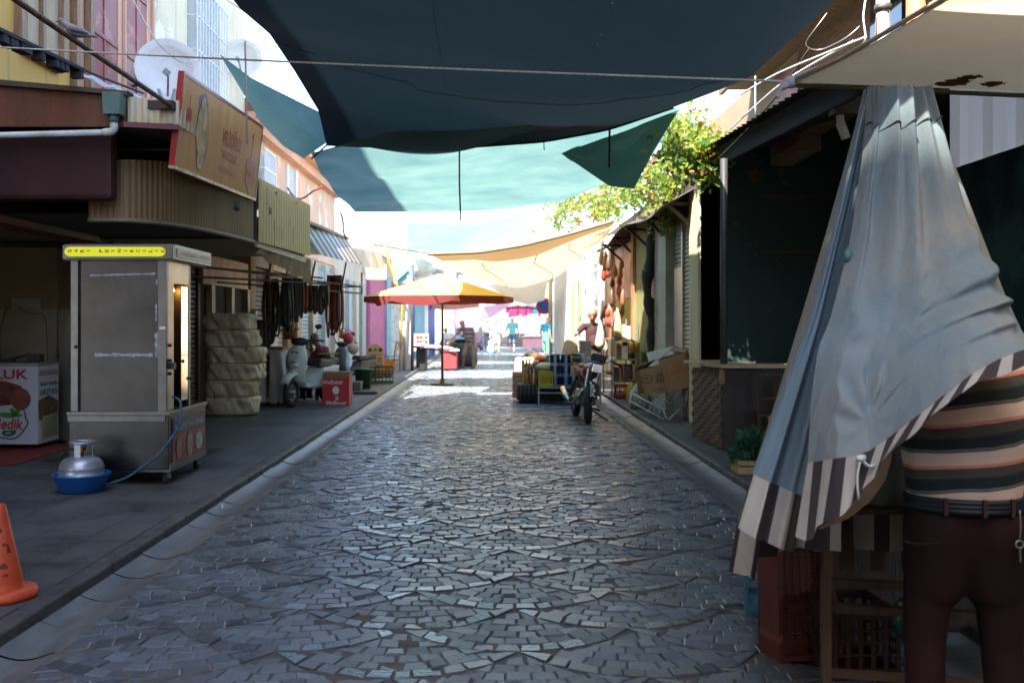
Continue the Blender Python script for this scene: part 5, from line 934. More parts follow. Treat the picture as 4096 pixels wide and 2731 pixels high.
def chair(label, T, m, group=None, backc=None, rush=None, name='wooden_chair'):
    loc = T.translation; t = thing(name, label, 'chair', loc, group)
    for x in (-.19, .19):
        mb = MB(); mb.bar(T @ Vector((x, -.19, 0)), T @ Vector((x, -.19, .44)), .036); mb.build('leg', m, t)
        mb = MB(); mb.bar(T @ Vector((x, .19, 0)), T @ Vector((x, .19, .45)), .036); mb.bar(T @ Vector((x, .19, .45)), T @ Vector((x, .27, .92)), .034); mb.build('rear_leg', m, t)
    mb = MB(); mb.box((0, 0, .45), (.42, .42, .035), 0, T); mb.build('seat', rush or m, t)
    mb = MB(); mb.bar(T @ Vector((-.2, .265, .90)), T @ Vector((.2, .265, .90)), .09, .025); mb.bar(T @ Vector((-.19, .222, .64)), T @ Vector((.19, .222, .64)), .05, .02); mb.bar(T @ Vector((0, .222, .64)), T @ Vector((0, .262, .88)), .09, .015); mb.build('backrest', backc or m, t)
    mb = MB()
    for z in (.16, .28): mb.bar(T @ Vector((-.19, -.19, z)), T @ Vector((.19, -.19, z)), .02); mb.bar(T @ Vector((-.19, -.19, z+.04)), T @ Vector((-.19, .19, z+.04)), .02); mb.bar(T @ Vector((.19, -.19, z+.04)), T @ Vector((.19, .19, z+.04)), .02)
    mb.build('stretcher', m, t); return t
chair('wooden chair with a yellow back panel under the seated man', T2((-3.20, 19.3, PZ), math.radians(-165)), wood_dark, backc=mat('yellow_back', (.5, .3, .06), (.4, .24, .05), 4, .5))
ch2 = GP(912, 852); chair('wooden chair with a pale yellow back under the far shop, by the yellow pole', T2((ch2.x-.2, ch2.y+.2, PZ), math.radians(-60)), wood, backc=paint((.6, .42, .15)))
# bicycle
def bicycle(label, loc, ang):
    t = thing('bicycle', label, 'bicycle', loc); T = T2(loc, ang, 0); ax = T.to_3x3() @ Vector((1, 0, 0)); p = lambda *a: T @ Vector(a)
    for y in (-.52, .52): a, b = MB(), MB(); wheel(a, b, p(0, y, .33), .33, .04, ax, 14); wo = a.build('wheel', rubber, t); b.build('rim', chrome, wo)
    mb = MB()
    for a, b in (((0, -.42, .72), (0, .16, .75)), ((0, -.4, .64), (0, .05, .3)), ((0, .05, .3), (0, .2, .85)), ((0, .52, .33), (0, .05, .3)), ((0, .52, .33), (0, .17, .72)), ((0, -.52, .33), (0, -.4, .85))): mb.tube([p(*a), p(*b)], .016, 6)
    mb.build('bike_frame', paint((.35, .36, .4), .3, .4), t); mb = MB(); mb.box((0, .22, .88), (.14, .26, .06), 0, T); mb.build('saddle', black, t, bev=.02)
    mb = MB(); mb.tube(smoothpts([p(-.28, -.3, .98), p(-.2, -.42, .96), p(0, -.43, .9), p(.2, -.42, .96), p(.28, -.3, .98)], 14), .014, 6); mb.build('handlebar', chrome, t)
b_ = GP(790, 868); bicycle('grey bicycle parked between the red carton and the second scooter', (b_.x-.05, 22.2, PZ), math.radians(12))
scooter('scooter', 'dark scooter half hidden behind the bicycle and bags', (-3.35, 24.0, PZ), math.radians(-30), mat('blue_grey_paint', (.12, .15, .18), None, 4, .25), black, .0, .95)
for nme, lb, px, py, Y, r, c, sc in (('cloth_bag', 'pink-red bag on the bicycle basket', 800, 776, 22.6, .12, (.55, .06, .09), (1, .8, 1.1)), ('cloth_bag', 'pale sack hanging over the dark scooter seat', 812, 800, 23.4, .13, (.55, .45, .38), (1.1, .8, 1)), ('cloth_bag', 'orange bag behind the pink-red bag', 788, 770, 23.0, .10, (.55, .2, .05), (1, .8, .8))):
    c_ = P(px, py, Y); q = thing(nme, lb, 'bag', c_); MB().ball(c_, r, 14, 0, sc, .10).build('bag_body', paint(c), q); MB().tube(smoothpts([c_+Vector((-.08, 0, r)), c_+Vector((0, 0, r+.12)), c_+Vector((.08, 0, r))], 8), .01, 5).build('handle', paint(tuple(v*.6 for v in c)), q)
# stool, buckets, crate, signboard, plate
sp_ = GP(835, 868); st = thing('plastic_stool', 'sky-blue plastic stool behind the green bucket', 'stool', (sp_.x, sp_.y+.2, PZ)); c_ = Vector((sp_.x, sp_.y+.2, PZ)); lb_ = mat('light_blue_plastic', (.16, .45, .68), None, 4, .35)
MB().box(c_+Vector((0, 0, .46)), (.34, .30, .03)).build('seat', lb_, st, bev=.01)
for a, b in ((-1, -1), (1, -1), (1, 1), (-1, 1)): mb = MB(); mb.bar(c_+Vector((a*.2, b*.17, 0)), c_+Vector((a*.14, b*.12, .46)), .06, .02); mb.build('leg', lb_, st)
wl = paint((.16, .05, .03)); mb = MB()
for k in range(3): mb.bar(c_+Vector((-.1+.12*k, -.35, 0)), c_+Vector((-.05+.08*k, -.35, .55)), .04)
mb.box(c_+Vector((.03, -.35, .56)), (.3, .2, .04)); q = thing('wooden_stool', 'small brown wooden stool in front of the blue stool', 'stool', c_+Vector((0, -.35, 0))); mb.build('stool_frame', wl, q)
bk = GP(832, 893); q = thing('bucket', 'dark green plastic bucket on the kerb side, left of the green crate', 'bucket', bk); MB().lathe([(.16, 0), (.21, .42), (.225, .42), (.225, .45), (.205, .45), (.16, .04), (.001, .04)], 22, bk+Vector((0, .2, 0))).build('shell', paint((.02, .10, .04), .35), q)
MB().tube(smoothpts([bk+Vector((-.21, .2, .43)), bk+Vector((-.1, .0, .48)), bk+Vector((.1, .0, .46)), bk+Vector((.21, .2, .43))], 10), .008, 5).build('handle', gal, q)
bk2 = GP(815, 897); q = thing('grey_box', 'low grey box in front of the green bucket', 'box', bk2); MB().box(bk2+Vector((-.02, .1, .1)), (.3, .3, .2), 0, None, 1.1).build('shell', paint((.13, .14, .13)), q, bev=.02)
def crate(name, label, c, sx, sy, sz, m, rz=0, T=None, cat='crate', nb=7, nr=4, group=None):
    t = thing(name, label, cat, c, group); T = T if T is not None else T2(c, rz); w = .012
    mb = MB(); mb.box((0, 0, .012), (sx, sy, .024), 0, T); mb.build('floor', m, t)
    for s, (L_, ax) in enumerate(((sx, 0), (sx, 0), (sy, 1), (sy, 1))):
        mb = MB(); d = (-1, 1, -1, 1)[s]*((sy if ax == 0 else sx)/2-w/2); L2 = L_-(2*w+.002 if ax else 0)
        def bx(a0, a1, z0, z1): mb.box(((a0+a1)/2, d, (z0+z1)/2) if ax == 0 else (d, (a0+a1)/2, (z0+z1)/2), ((a1-a0), w, z1-z0) if ax == 0 else (w, a1-a0, z1-z0), 0, T)
        bx(-L2/2, L2/2, .024, .05); bx(-L2/2, L2/2, sz-.04, sz)
        for k in range(nb+1): a = -L2/2+(L2-.02)*k/nb; bx(a, a+.02, .05, sz-.04)
        for k in range(1, nr): z = .05+(sz-.09)*k/nr; bx(-L2/2+.021, L2/2-.021, z, z+.010)
        mb.build('side', m, t)
    return t
gc = GP(872, 881); crate('plastic_crate', 'dark green plastic crate on the pavement right of the bucket', (gc.x, gc.y+.25, PZ), .62, .42, .42, dkgreen, .1)
sb = P(862, 820, 24.9); q = thing('signboard', 'tan paddle-shaped signboard with three round badges on a post', 'signboard', (sb.x, 25, PZ)); pol = [(-.2, -.32), (.2, -.32), (.22, .22), (.12, .28), (.06, .33), (-.06, .33), (-.12, .28), (-.22, .22)]
bo = MB(); bo.prism(pol, -.015, .015, 0, Matrix.Translation(sb)); bo = bo.build('board', mat('tan_board', (.62, .47, .28), (.5, .36, .2), 3, .6), q); sf = lambda x, z: frame(sb+Vector((x, -.02, z)), (1, 0, 0))
for x, c in ((-.13, (.05, .08, .05)), (0, (.05, .28, .3)), (.13, (.04, .05, .05))): flat(ell(0, 0, .05, .05), sf(x, .18), paint(c), 'badge', bo)
for z, s_, c, w_ in ((.07, 'USTA NAKİ TURGAY', (.55, .06, .04), .36), (-.03, 'HALI KİLİM TAMİRİ', (.1, .09, .08), .34), (-.10, 'SARAÇLIK DİKİM', (.1, .09, .08), .33), (-.18, '0 532 386 53 52', (.1, .09, .08), .36)): text(s_, w_, .06, sf(0, z), paint(c), bo)
flat([(-.13, .015), (.13, .015), (.1, -.02), (-.1, -.02)], sf(0, -.26), paint((.55, .06, .04)), 'red_mark', bo); MB().bar((sb.x, 24.93, PZ), (sb.x, 24.93, sb.z), .06, .04).build('post', wl, q)
q = GP(850, 905); tag(MB().box(q+Vector((-.1, .05, .03)), (.5, .16, .05)).build('iron_plate', iron, bev=.01), 'flat black iron bar lying on the pavement near the kerb', 'iron bar')
q = P(875, 838, 25.3); t = thing('log_pile', 'reddish-brown wooden pieces on the ground behind the dark green crate', 'wood pieces', (q.x, q.y, PZ)); mb = MB()
for k in range(6): mb.tube([(q.x-.3+.1*k, q.y+R.uniform(-.1, .1), PZ+.1), (q.x-.1+.08*k, q.y+.2, PZ+.45+.1*R.random())], .06, 8)
mb.build('wood', mat('red_wood', (.4, .15, .05), None, 4, .7), t)
# poles near the far stall
for px, py, Y, top, r, m, lb, lean in ((947, 850, 31.0, 3.3, .05, mat('blue_black_pole', (.04, .045, .08), None, 5, .5), 'dark blue square pole at the left edge of the fabric stall', 0), (928, 838, 31.5, 3.0, .035, mat('grey_white_pole', (.4, .38, .36), None, 9, .6), 'greyish pole wrapped with tape, leaning beside the dark blue pole', .14)):
    a = Vector(((px-1130)/FL*Y, Y, PZ)); t = tag(MB().tube([a, a+Vector((lean, 0, top))], r, 8).build('metal_pole', m), lb, 'pole')
a0 = P(918, 840, 31.2); a1 = P(925, 690, 31.2); t = tag(MB().tube([(a0.x, 31.2, PZ), a1, P(893, 600, 31.0), P(886, 560, 31.0)], .03, 8).build('yellow_pole', paint((.70, .45, .02))), 'bent yellow pole rising past the small wall sign', 'pole')
q = P(925, 800, 31.6); tag(MB().bb(q.x-.1, q.x+.3, 31.5, 31.7, PZ, 1.6).build('plaster_post', plaster('post_pl', (.42, .38, .34), (.3, .27, .24), .55)), 'peeling grey post beside the yellow pole', 'post')
# blue and white awnings, seen above the parasol
q = thing('blue_banner', 'small sky-blue cloth banner with a dark stroke, above the parasol', 'banner', P(925, 630, 33)); a, b, c, d = P(900, 605, 33), P(955, 608, 33), P(948, 648, 33), P(905, 652, 33); mb = MB(); mb.add([a, b, c, d, a+Vector((0, .03, 0)), b+Vector((0, .03, 0)), c+Vector((0, .03, 0)), d+Vector((0, .03, 0))], [(0, 1, 2, 3), (7, 6, 5, 4), (0, 4, 5, 1), (1, 5, 6, 2), (2, 6, 7, 3), (3, 7, 4, 0)]); mb.build('cloth', sky_b, q); MB().bar(P(912, 645, 32.97), P(938, 622, 32.97), .12, .01).build('stroke', paint((.06, .1, .14)), q)
q = thing('white_umbrella', 'folded white cloth bundle over the blue banner', 'cloth', P(960, 615, 34)); mb = MB(); mb.ball(P(958, 615, 34), .55, 16, 0, (1.05, .7, .55), .06); mb.build('cloth', mat('white_cloth', (.8, .78, .74), None, 3, .8, trans=.25), q); mb = MB(); mb.tube([P(900, 600, 34), P(950, 612, 34), P(1000, 622, 34)], .06, 6); mb.build('pole', white_p, q)
# yellow parasol
UC = G(1016, 884); U = thing('parasol', 'open yellow market parasol with a maroon valance', 'parasol', UC)
MB().tube([UC, UC+Vector((0, 0, 2.85))], .032, 10).build('pole', wood_dark, U)
mb = MB(); mb.lathe([(.3, 0), (.3, .03), (.06, .04), (.05, .16), (.035, .16)], 20, UC); mb.build('base', iron, U)
ucl = cloth('yellow_canvas', (.74, .60, .18), (.68, .52, .14), .36, (.75, .52, .06)); umr = cloth('maroon_canvas', (.16, .03, .032), (.12, .025, .026), .12, (.25, .05, .04))
ctr = P(1010, 628, UC.y); nr = 8; Rr = 1.88; zt, zr = ctr.z, 2.19
def can(a, q): # canopy point at angle a, radius fraction q
    k = (a/(2*pi)*nr) % 1; sag = 1-.075*(1-abs(2*k-1)**2)*1.0; zz = zt+(zr-zt)*q**.96-.06*math.sin(pi*q)*(4*k*(1-k))
    rr = Rr*q*(math.cos(pi/nr)/math.cos((k-.5)*2*pi/nr)); return Vector((ctr.x+rr*math.cos(a+.2), UC.y+rr*math.sin(a+.2), zz))
mb = MB(); mb.grid(lambda u, v: can(u*2*pi, .02+.98*v), 64, 10); mb.build('canopy', ucl, U)
mb = MB(); mb.grid(lambda u, v: can(u*2*pi, 1)*1.0+Vector((0, 0, -v*(.13+.11*abs(math.sin(u*2*pi*nr/2))*(1 if .55 < u < .74 else .25))))+(can(u*2*pi, 1)-ctr)*.004*v, 64, 3); mb.build('valance', umr, U)
for k in range(nr): a = 2*pi*k/nr; mb = MB(); mb.tube([can(a, .03)-Vector((0, 0, .02)), can(a, .99)-Vector((0, 0, .02))], .012, 5); mb.tube([can(a, .5)-Vector((0, 0, .02)), UC+Vector((0, 0, 2.0))], .009, 5); mb.build('rib', wood_dark, U)
# fabric stall
FS = thing('fabric_stall', 'street stall table with a red skirt, past the yellow parasol', 'stall', (-1.9, 33, 0)); t0 = P(945, 800, 33.4); t1 = P(1045, 818, 32.4)
mb = MB(); mb.add([(t0.x, 34.6, .80), (t0.x, 32.6, .80), (-1.15, 32.2, .62), (-1.15, 34.2, .62), (t0.x, 34.6, .75), (t0.x, 32.6, .75), (-1.15, 32.2, .57), (-1.15, 34.2, .57)], [(0, 1, 2, 3), (7, 6, 5, 4), (0, 4, 5, 1), (1, 5, 6, 2), (2, 6, 7, 3), (3, 7, 4, 0)]); mb.build('tabletop', wood_dark, FS)
mb = MB(); mb.bb(-1.6, -1.16, 32.3, 34.1, .06, .56); mb.build('skirt', paint((.42, .04, .045)), FS); mb = MB(); mb.bb(-2.5, -2.2, 32.8, 34, .0, .7); mb.build('dark_box', black, FS)
mb = MB()
for x in (-2.6, -1.2): mb.bar((x, 32.5, 0), (x, 32.5, .7), .06)
mb.build('leg', wood_dark, FS)
for k in range(22):
    f_ = R.random(); x = t0.x+(-1.2-t0.x)*f_; y = 32.5+R.uniform(0, 1.7)-.3*f_; z = .81-.18*f_; cc = R.choice([(.6, .6, .62), (.5, .08, .12), (.62, .5, .5), (.2, .18, .3), (.55, .25, .35), (.65, .62, .6), (.25, .3, .2)])
    o = MB().box((x, y, z+.035), (R.uniform(.25, .45), R.uniform(.2, .35), .07), 0, None, .85).build('folded_cloth', paint(cc, .9), bev=.02); tag(o, 'folded garment lying on the fabric stall table', 'clothing', 'folded clothes on the fabric stall')
for k, (px, lb) in enumerate(((962, 'patterned cardboard carton, leftmost of the pair behind the fabric stall'), (982, 'patterned cardboard carton, rightmost of the pair behind the fabric stall'))):
    c_ = P(px-8, 786, 36); q = thing('patterned_carton', lb, 'carton', (c_.x, 36, .8)); MB().box((c_.x, 36, c_.z), (.34, .3, .62)).build('box_body', mat('beige_card', (.6, .5, .4), None, 3, .8), q); mb = MB()
    for a in range(3): mb.box((c_.x-.09, 35.845, c_.z+.18-.16*a), (.09, .006, .1)); mb.box((c_.x+.09, 35.845, c_.z+.18-.16*a), (.09, .006, .1))
    mb.build('red_print', red_l, q)
q = thing('price_board', 'white framed poster on a stand right behind the parasol pole', 'board', P(1033, 800, 36)); a = P(1033, 790, 36); MB().box(a, (.5, .05, .8)).build('board', white_p, q, bev=.02); MB().box(a+Vector((0, -.03, -.05)), (.36, .01, .5)).build('picture', mat('poster_mix', (.2, .1, .07), (.6, .5, .4), 9, .5), q); MB().bar((a.x, 36.05, 0), (a.x, 36.05, a.z-.3), .06).build('post', gal, q)
q = thing('tyre_stack', 'black bundle of goods at the feet of the bending man', 'goods', (-.95, 35.2, 0)); mb = MB(); mb.lathe([(.42, 0), (.5, .2), (.46, .5), (.5, .75), (.35, .95), (.001, .96)], 14, (-1.0, 35.4, 0)); mb.build('cover', black, q); tag(MB().box((-1.05, 35.1, 1.0), (.6, .4, .05), 0, T2((0, 0, 0), 0)).build('plastic_tray', lb_, bev=.02), 'pale blue tray on the black bundle beside the bending man', 'tray')
# far stalls, pink cloth, clothes line
q = thing('pink_cloth', 'bright pink cloth draped from the shop front behind the parasol', 'cloth', (-1, 50, 2)); f6 = coons([P(1040, 695, 48), P(1110, 705, 50), P(1172, 692, 52)], [P(1045, 790, 48), P(1085, 770, 48.5), P(1120, 735, 50), P(1172, 700, 52)], [P(1040, 695, 48), P(1045, 790, 48)], [P(1172, 692, 52), P(1172, 700, 52)], 20)
sheet(f6, 20, None, '', '', wob=.05).build('fabric', cloth('pink_fabric', (.70, .36, .46), (.62, .30, .40), .2, (.7, .35, .45)), q)
q = thing('pink_awning', 'salmon-pink awning strip behind the maroon valance', 'awning', (-1.5, 47, 2.6)); mb = MB(); mb.add([P(925, 682, 46), P(1100, 690, 46), P(1100, 705, 46), P(1030, 712, 46), P(925, 705, 46), P(925, 682, 46.2), P(1100, 690, 46.2)], [(0, 1, 2, 3, 4), (0, 5, 6, 1)]); mb.build('cloth', mat('salmon_cloth', (.62, .32, .27), None, 3, .8, trans=.1), q)
for k in range(14):
    px = 1165+k*6.2; cc = R.choice([(.6, .05, .15), (.65, .1, .2), (.7, .15, .12), (.6, .1, .3), (.1, .4, .45), (.6, .4, .1)] if k > 9 else [(.6, .05, .15), (.7, .12, .2), (.68, .1, .28)])
    a = P(px, 703+R.uniform(-1, 1), 62); q = MB(); h = R.uniform(.35, .75); q.prism([(-.09, -h), (.09, -h), (.08, -.12), (.15, -.2), (.17, -.12), (.06, 0), (-.06, 0), (-.17, -.12), (-.15, -.2), (-.08, -.12)], -.02, .02, 0, Matrix.Translation(a)); tag(q.build('hanging_shirt', paint(cc, .9)), 'small red or pink garment hanging on the line at the street end', 'clothing', 'garments on the clothes line')
tag(MB().tube([P(1155, 701, 62), P(1255, 702, 62)], .015, 4).build('clothes_line', rope_d), 'line stretched across the street end holding pink garments', 'rope')
for px, Y, w_, c, lb in ((1205, 64, 2.2, (.4, .3, .25), 'tan market table at the street end, left of the clothes heap'), (1232, 60, 1.6, (.25, .12, .16), 'dark table heaped with clothes in front of the far wall')):
    x = (px-1130)/FL*Y; q = thing('market_table', lb, 'table', (x, Y, 0)); MB().bb(x-w_/2, x+w_/2, Y, Y+1.2, .0, .68).build('skirt', paint(tuple(v*.5 for v in c)), q); MB().bb(x-w_/2-.05, x+w_/2+.05, Y-.05, Y+1.25, .68, .72).build('tabletop', paint(c), q)
    for k in range(9): tag(MB().ball((x+R.uniform(-w_/2.2, w_/2.2), Y+R.uniform(0, .4), .78), .16, 8, 0, (1.2, 1, .6), .1).build('clothes_bundle', paint(R.choice([(.5, .3, .35), (.3, .3, .45), (.6, .5, .45), (.5, .1, .12), (.2, .2, .25)]), .9)), 'bundle of clothes on the tables at the street end', 'clothing', 'bundles on the far tables')
for px, py, Y, r, c, lb in ((1148, 806, 50, .28, (.35, .62, .66), 'large pale turquoise bag on the ground beside the man in white'), (1148, 788, 51, .2, (.4, .68, .7), 'smaller turquoise bag stacked on the larger one'), (1104, 803, 52, .22, (.6, .45, .6), 'lilac bundle in a box by the crouching woman')):
    c_ = P(px-18, py, Y); c_.z = max(c_.z, r*.75); q = MB(); q.ball(c_, r, 12, 0, (1, .8, 1), .08); q.tube([c_+Vector((-.05, 0, r*.9)), c_+Vector((0, 0, r*1.2)), c_+Vector((.05, 0, r*.9))], .02, 5); tag(q.build('plastic_bag', paint(c)), lb, 'bag')
# no-parking sign and pale pole on the right
NS = thing('no_parking_sign', 'round red and blue no-parking sign on a pale pole', 'road sign', P(1262, 700, 44)); a = P(1250, 703, 44); MB().tube([(P(1264, 0, 44).x, 44, 0), (P(1264, 0, 44).x, 44, 4.4)], .09, 10).build('post', paint((.6, .48, .28)), NS); fr = frame(a, (1, .1, 0))
for rr, d, c in ((.36, 0, (.55, .02, .03)), (.25, -.012, (.02, .10, .5))): mb = MB(); mb.prism([(rr*math.cos(2*pi*i/28), rr*math.sin(2*pi*i/28)) for i in range(28)], -.006, .006, 0, fr @ Matrix.Translation((0, d, 0))); mb.build('disc', paint(c, .35), NS)
mb = MB(); mb.bar(fr @ Vector((-.2, -.022, .2)), fr @ Vector((.2, -.022, -.2)), .06, .006); mb.build('red_bar', paint((.55, .02, .03), .35), NS)
# ================================================================== RIGHT SIDE: things
# folded grey market umbrella
GU = thing('folded_umbrella', 'grey folded market umbrella with a striped brown and cream hem', 'umbrella', (1.47, 3.65, 0))
cv = mat('grey_canvas', (.15, .205, .235), (.235, .235, .22), 1.3, .85, bump=.45, bscale=16, stretch=(1.5, 1.5, .6), contrast=(.40, .60)); nt = cv.node_tree
cvb = cv
st_b = mat('brown_stripe', (.048, .037, .040), None, 5, .85, bump=.1, bscale=200); st_c = mat('cream_stripe', (.46, .42, .37), (.36, .325, .285), 5, .85, bump=.1, bscale=200)
def Q(lst): return [P(*p) for p in lst]
# front cloth, pulled up over the man on the right
top = Q([(1992, 200, 3.62), (2020, 198, 3.52), (2070, 198, 3.46), (2110, 199, 3.50), (2132, 202, 3.60)])
lft = smoothpts(Q([(1992, 200, 3.62), (1984, 330, 3.56), (1952, 560, 3.42), (1905, 740, 3.30), (1878, 800, 3.22), (1862, 930, 3.16), (1855, 1062, 3.12)]), 40, 1)
rgt = smoothpts(Q([(2132, 202, 3.60), (2175, 330, 3.55), (2240, 500, 3.46), (2310, 680, 3.28), (2352, 770, 3.02), (2420, 800, 2.86)]), 40, 1)
bot = Q([(1855, 1062, 3.12), (1922, 1052, 3.0), (1962, 1046, 2.98), (1998, 1034, 2.97), (2047, 1000, 2.93), (2120, 944, 2.86), (2179, 898, 2.82), (2232, 858, 2.80), (2291, 825, 2.80), (2350, 803, 2.82), (2420, 800, 2.86)])
fq = coons(top, bot, lft, rgt, 110)
# gathered folds: ridges running down from the top, tension folds towards the lifted right edge, a bunched knot at the lower left
def bump(u, v):
    d = 0.0; k = max(0, 1-v*1.25)
    d += .075*k*(.35+.65*min(1, v*3))*math.sin(u*17+1.2*math.sin(v*3))*(.6+.4*math.sin(u*6+2))+.022*k*math.sin(u*37+v*6)
    w = math.exp(-((u-.7)/.38)**2)
    for vc, a, s, sl in ((.60, .055, .035, -.16), (.72, .05, .03, -.10), (.83, .03, .028, -.05), (.50, .025, .04, -.2)): d += a*w*math.exp(-((v-vc-sl*(u-.7)**1)/s)**2)
    d += .05*math.exp(-((u-.14)/.10)**2-((v-.66)/.05)**2)
    kx, kv = (u-.27), (v-.93); r = math.hypot(kx*1.0, kv*1.5); d += .014*math.sin(math.atan2(kv, kx)*9)*math.exp(-((r-.12)/.10)**2)
    d += .07*math.exp(-((u-.78)/.2)**2-((v-.72)/.25)**2)
    e = min(1, min(u, 1-u)*10)*min(1, (1-v)*9)
    return d*e
mb = MB(); mb.grid(lambda u, v: fq(u, v)+Vector((.25*bump(u, v), -bump(u, v), 0)), 110, 110, 0); mb.build('front_canvas', cv, GU)
hem = Q([(1826, 1232, 3.10), (1845, 1238, 3.08), (1866, 1234, 3.05), (1880, 1212, 3.02), (1929, 1181, 2.98), (1975, 1138, 2.96), (2012, 1086, 2.95), (2018, 1066, 2.94), (2065, 1023, 2.90), (2139, 957, 2.84), (2199, 907, 2.80), (2251, 873, 2.78), (2301, 863, 2.78), (2356, 838, 2.80), (2430, 826, 2.84)])
bs, hs = resample(bot, 201), resample(hem, 201)
def hemf(u, v): i = int(round(u*200)); return bs[i].lerp(hs[i], v)+Vector((0, -.02*math.sin(u*40)*v*(1-u)-.002, 0))
mb = MB(); mb.grid(hemf, 200, 4, lambda u, v: int(u*20+.35) % 2); mb.build('striped_hem', [st_c, st_b], GU)
# inner face seen under the lower left lift
mb = MB(); a = Q([(1880, 1212, 3.03), (1929, 1181, 3.0), (1975, 1138, 2.98), (2018, 1066, 2.97), (2045, 1040, 2.95)]); b = Q([(1885, 1215, 3.04), (1950, 1190, 3.06), (2000, 1150, 3.08), (2035, 1100, 3.08), (2050, 1042, 2.98)]); a, b = resample(a, 21), resample(b, 21)
mb.grid(lambda u, v: a[int(round(u*20))].lerp(b[int(round(u*20))], v), 20, 2); mb.build('hem_lining', mat('tan_lining', (.42, .29, .17), None, 5, .85), GU)
# left drape behind it
top2 = Q([(1998, 198, 3.66), (2010, 198, 3.72), (2040, 200, 3.76)]); bot2 = Q([(1721, 1084, 3.44), (1765, 1105, 3.36), (1808, 1125, 3.38), (1838, 1134, 3.50), (1875, 1136, 3.56), (1925, 1130, 3.52)])
lf2 = smoothpts(Q([(1998, 198, 3.66), (1978, 262, 3.64), (1945, 390, 3.6), (1850, 740, 3.52), (1721, 1084, 3.44)]), 30, 1); rt2 = Q([(2040, 200, 3.76), (2010, 500, 3.66), (1960, 800, 3.58), (1925, 1130, 3.52)])
fq2 = coons(top2, bot2, lf2, rt2, 80)
b2 = lambda u, v: .045*math.sin(u*13+.5)*min(1, v*2)+.015*math.sin(u*29+2*v)*min(1, v*2)
mb = MB(); mb.grid(lambda u, v: fq2(u, v)+Vector((0, -b2(u, v), 0)), 80, 80); cv2 = mat('blue_grey_canvas', (.125, .195, .245), (.15, .21, .25), .9, .85, bump=.45, bscale=16, stretch=(1.5, 1.5, .5)); mb.build('side_canvas', cv2, GU)
hem2 = Q([(1686, 1204, 3.42), (1731, 1234, 3.34), (1777, 1256, 3.36), (1820, 1262, 3.50), (1870, 1266, 3.54), (1925, 1262, 3.52)]); s2, h2 = [fq2(i/80, 1)+Vector((0, -b2(i/80, 1)-.003, 0)) for i in range(81)], resample(hem2, 81)
mb = MB(); mb.grid(lambda u, v: s2[int(round(u*80))].lerp(h2[int(round(u*80))]+Vector((0, -b2(u, 1), 0)), v), 80, 5, lambda u, v: 0 if int(u*6.4+.9) % 2 else 1); mb.build('striped_hem', [st_c, st_b], GU)
# back layers that close the cone
def cone(u, v):
    a = -.25+u*(pi+.5); r0, r1 = .09, .52; r = r0+(r1-r0)*v**1.1+.035*v*math.sin(a*13); return Vector((1.48+r*math.cos(a)*1.0, 3.72+r*math.sin(a)*.75, 2.42-1.62*v))
mb = MB(); mb.grid(cone, 60, 30); mb.build('back_canvas', cv, GU); mb = MB(); mb.grid(lambda u, v: cone(u, 1)+Vector((0, 0, -.19*v))+(cone(u, 1)-Vector((1.48, 3.72, .8)))*.06*v, 60, 3, lambda u, v: int(u*22) % 2); mb.build('striped_hem', [st_c, st_b], GU)
# top cap seam
ts = [fq(i/110, .105)+Vector((.25*bump(i/110, .105), -bump(i/110, .105)-.003, .012*math.sin(i*.35))) for i in range(1, 110)]; MB().tube(ts, .0028, 5).build('seam', mat('dark_seam', (.08, .11, .13), None, 9, .8), GU)
MB().tube([(1.80, 4.02, .02), (1.49, 3.70, 2.38)], .024, 10).build('pole', wood_pale, GU); mb = MB(); mb.bb(1.62, 2.0, 3.85, 4.2, 0, .05); mb.build('base', iron, GU)
q = fq(.10, .60); mb = MB(); mb.ball(P(1948, 588, 3.38), .016, 8, 0, (1, .5, 1.6), .2); mb.build('patch', paint((.08, .17, .18)), GU)
kt = P(1978, 1052, 2.95); mb = MB(); mb.ball(kt, .016, 8, 0, (1, .7, .8), .2); mb.tube(smoothpts([kt, kt+Vector((-.02, -.01, -.05)), kt+Vector((-.01, -.01, -.12))], 8), .004, 5); mb.tube(smoothpts([kt, kt+Vector((.02, -.01, -.03)), kt+Vector((.04, 0, -.02))], 8), .005, 5); mb.build('tie_cord', rope_w, GU)
# crates under the umbrella
blue_pl = mat('blue_crate_plastic', (.07, .20, .28), (.05, .16, .22), 3, .45); redpl = mat('red_crate_plastic', (.17, .035, .022), (.13, .028, .018), 3, .45)
crate('plastic_crate', 'blue-grey plastic crate with ribs, behind the upright red crate', (1.62, 5.45, 0), .46, .34, .44, blue_pl, math.radians(-14), nb=4, nr=3)
mb = MB(); mb.box((1.46, 5.27, .452), (.16, .12, .03), 0, None, .7); tag(mb.build('crumpled_paper', white_p), 'scrap of white paper on the rim of the blue-grey crate', 'paper')
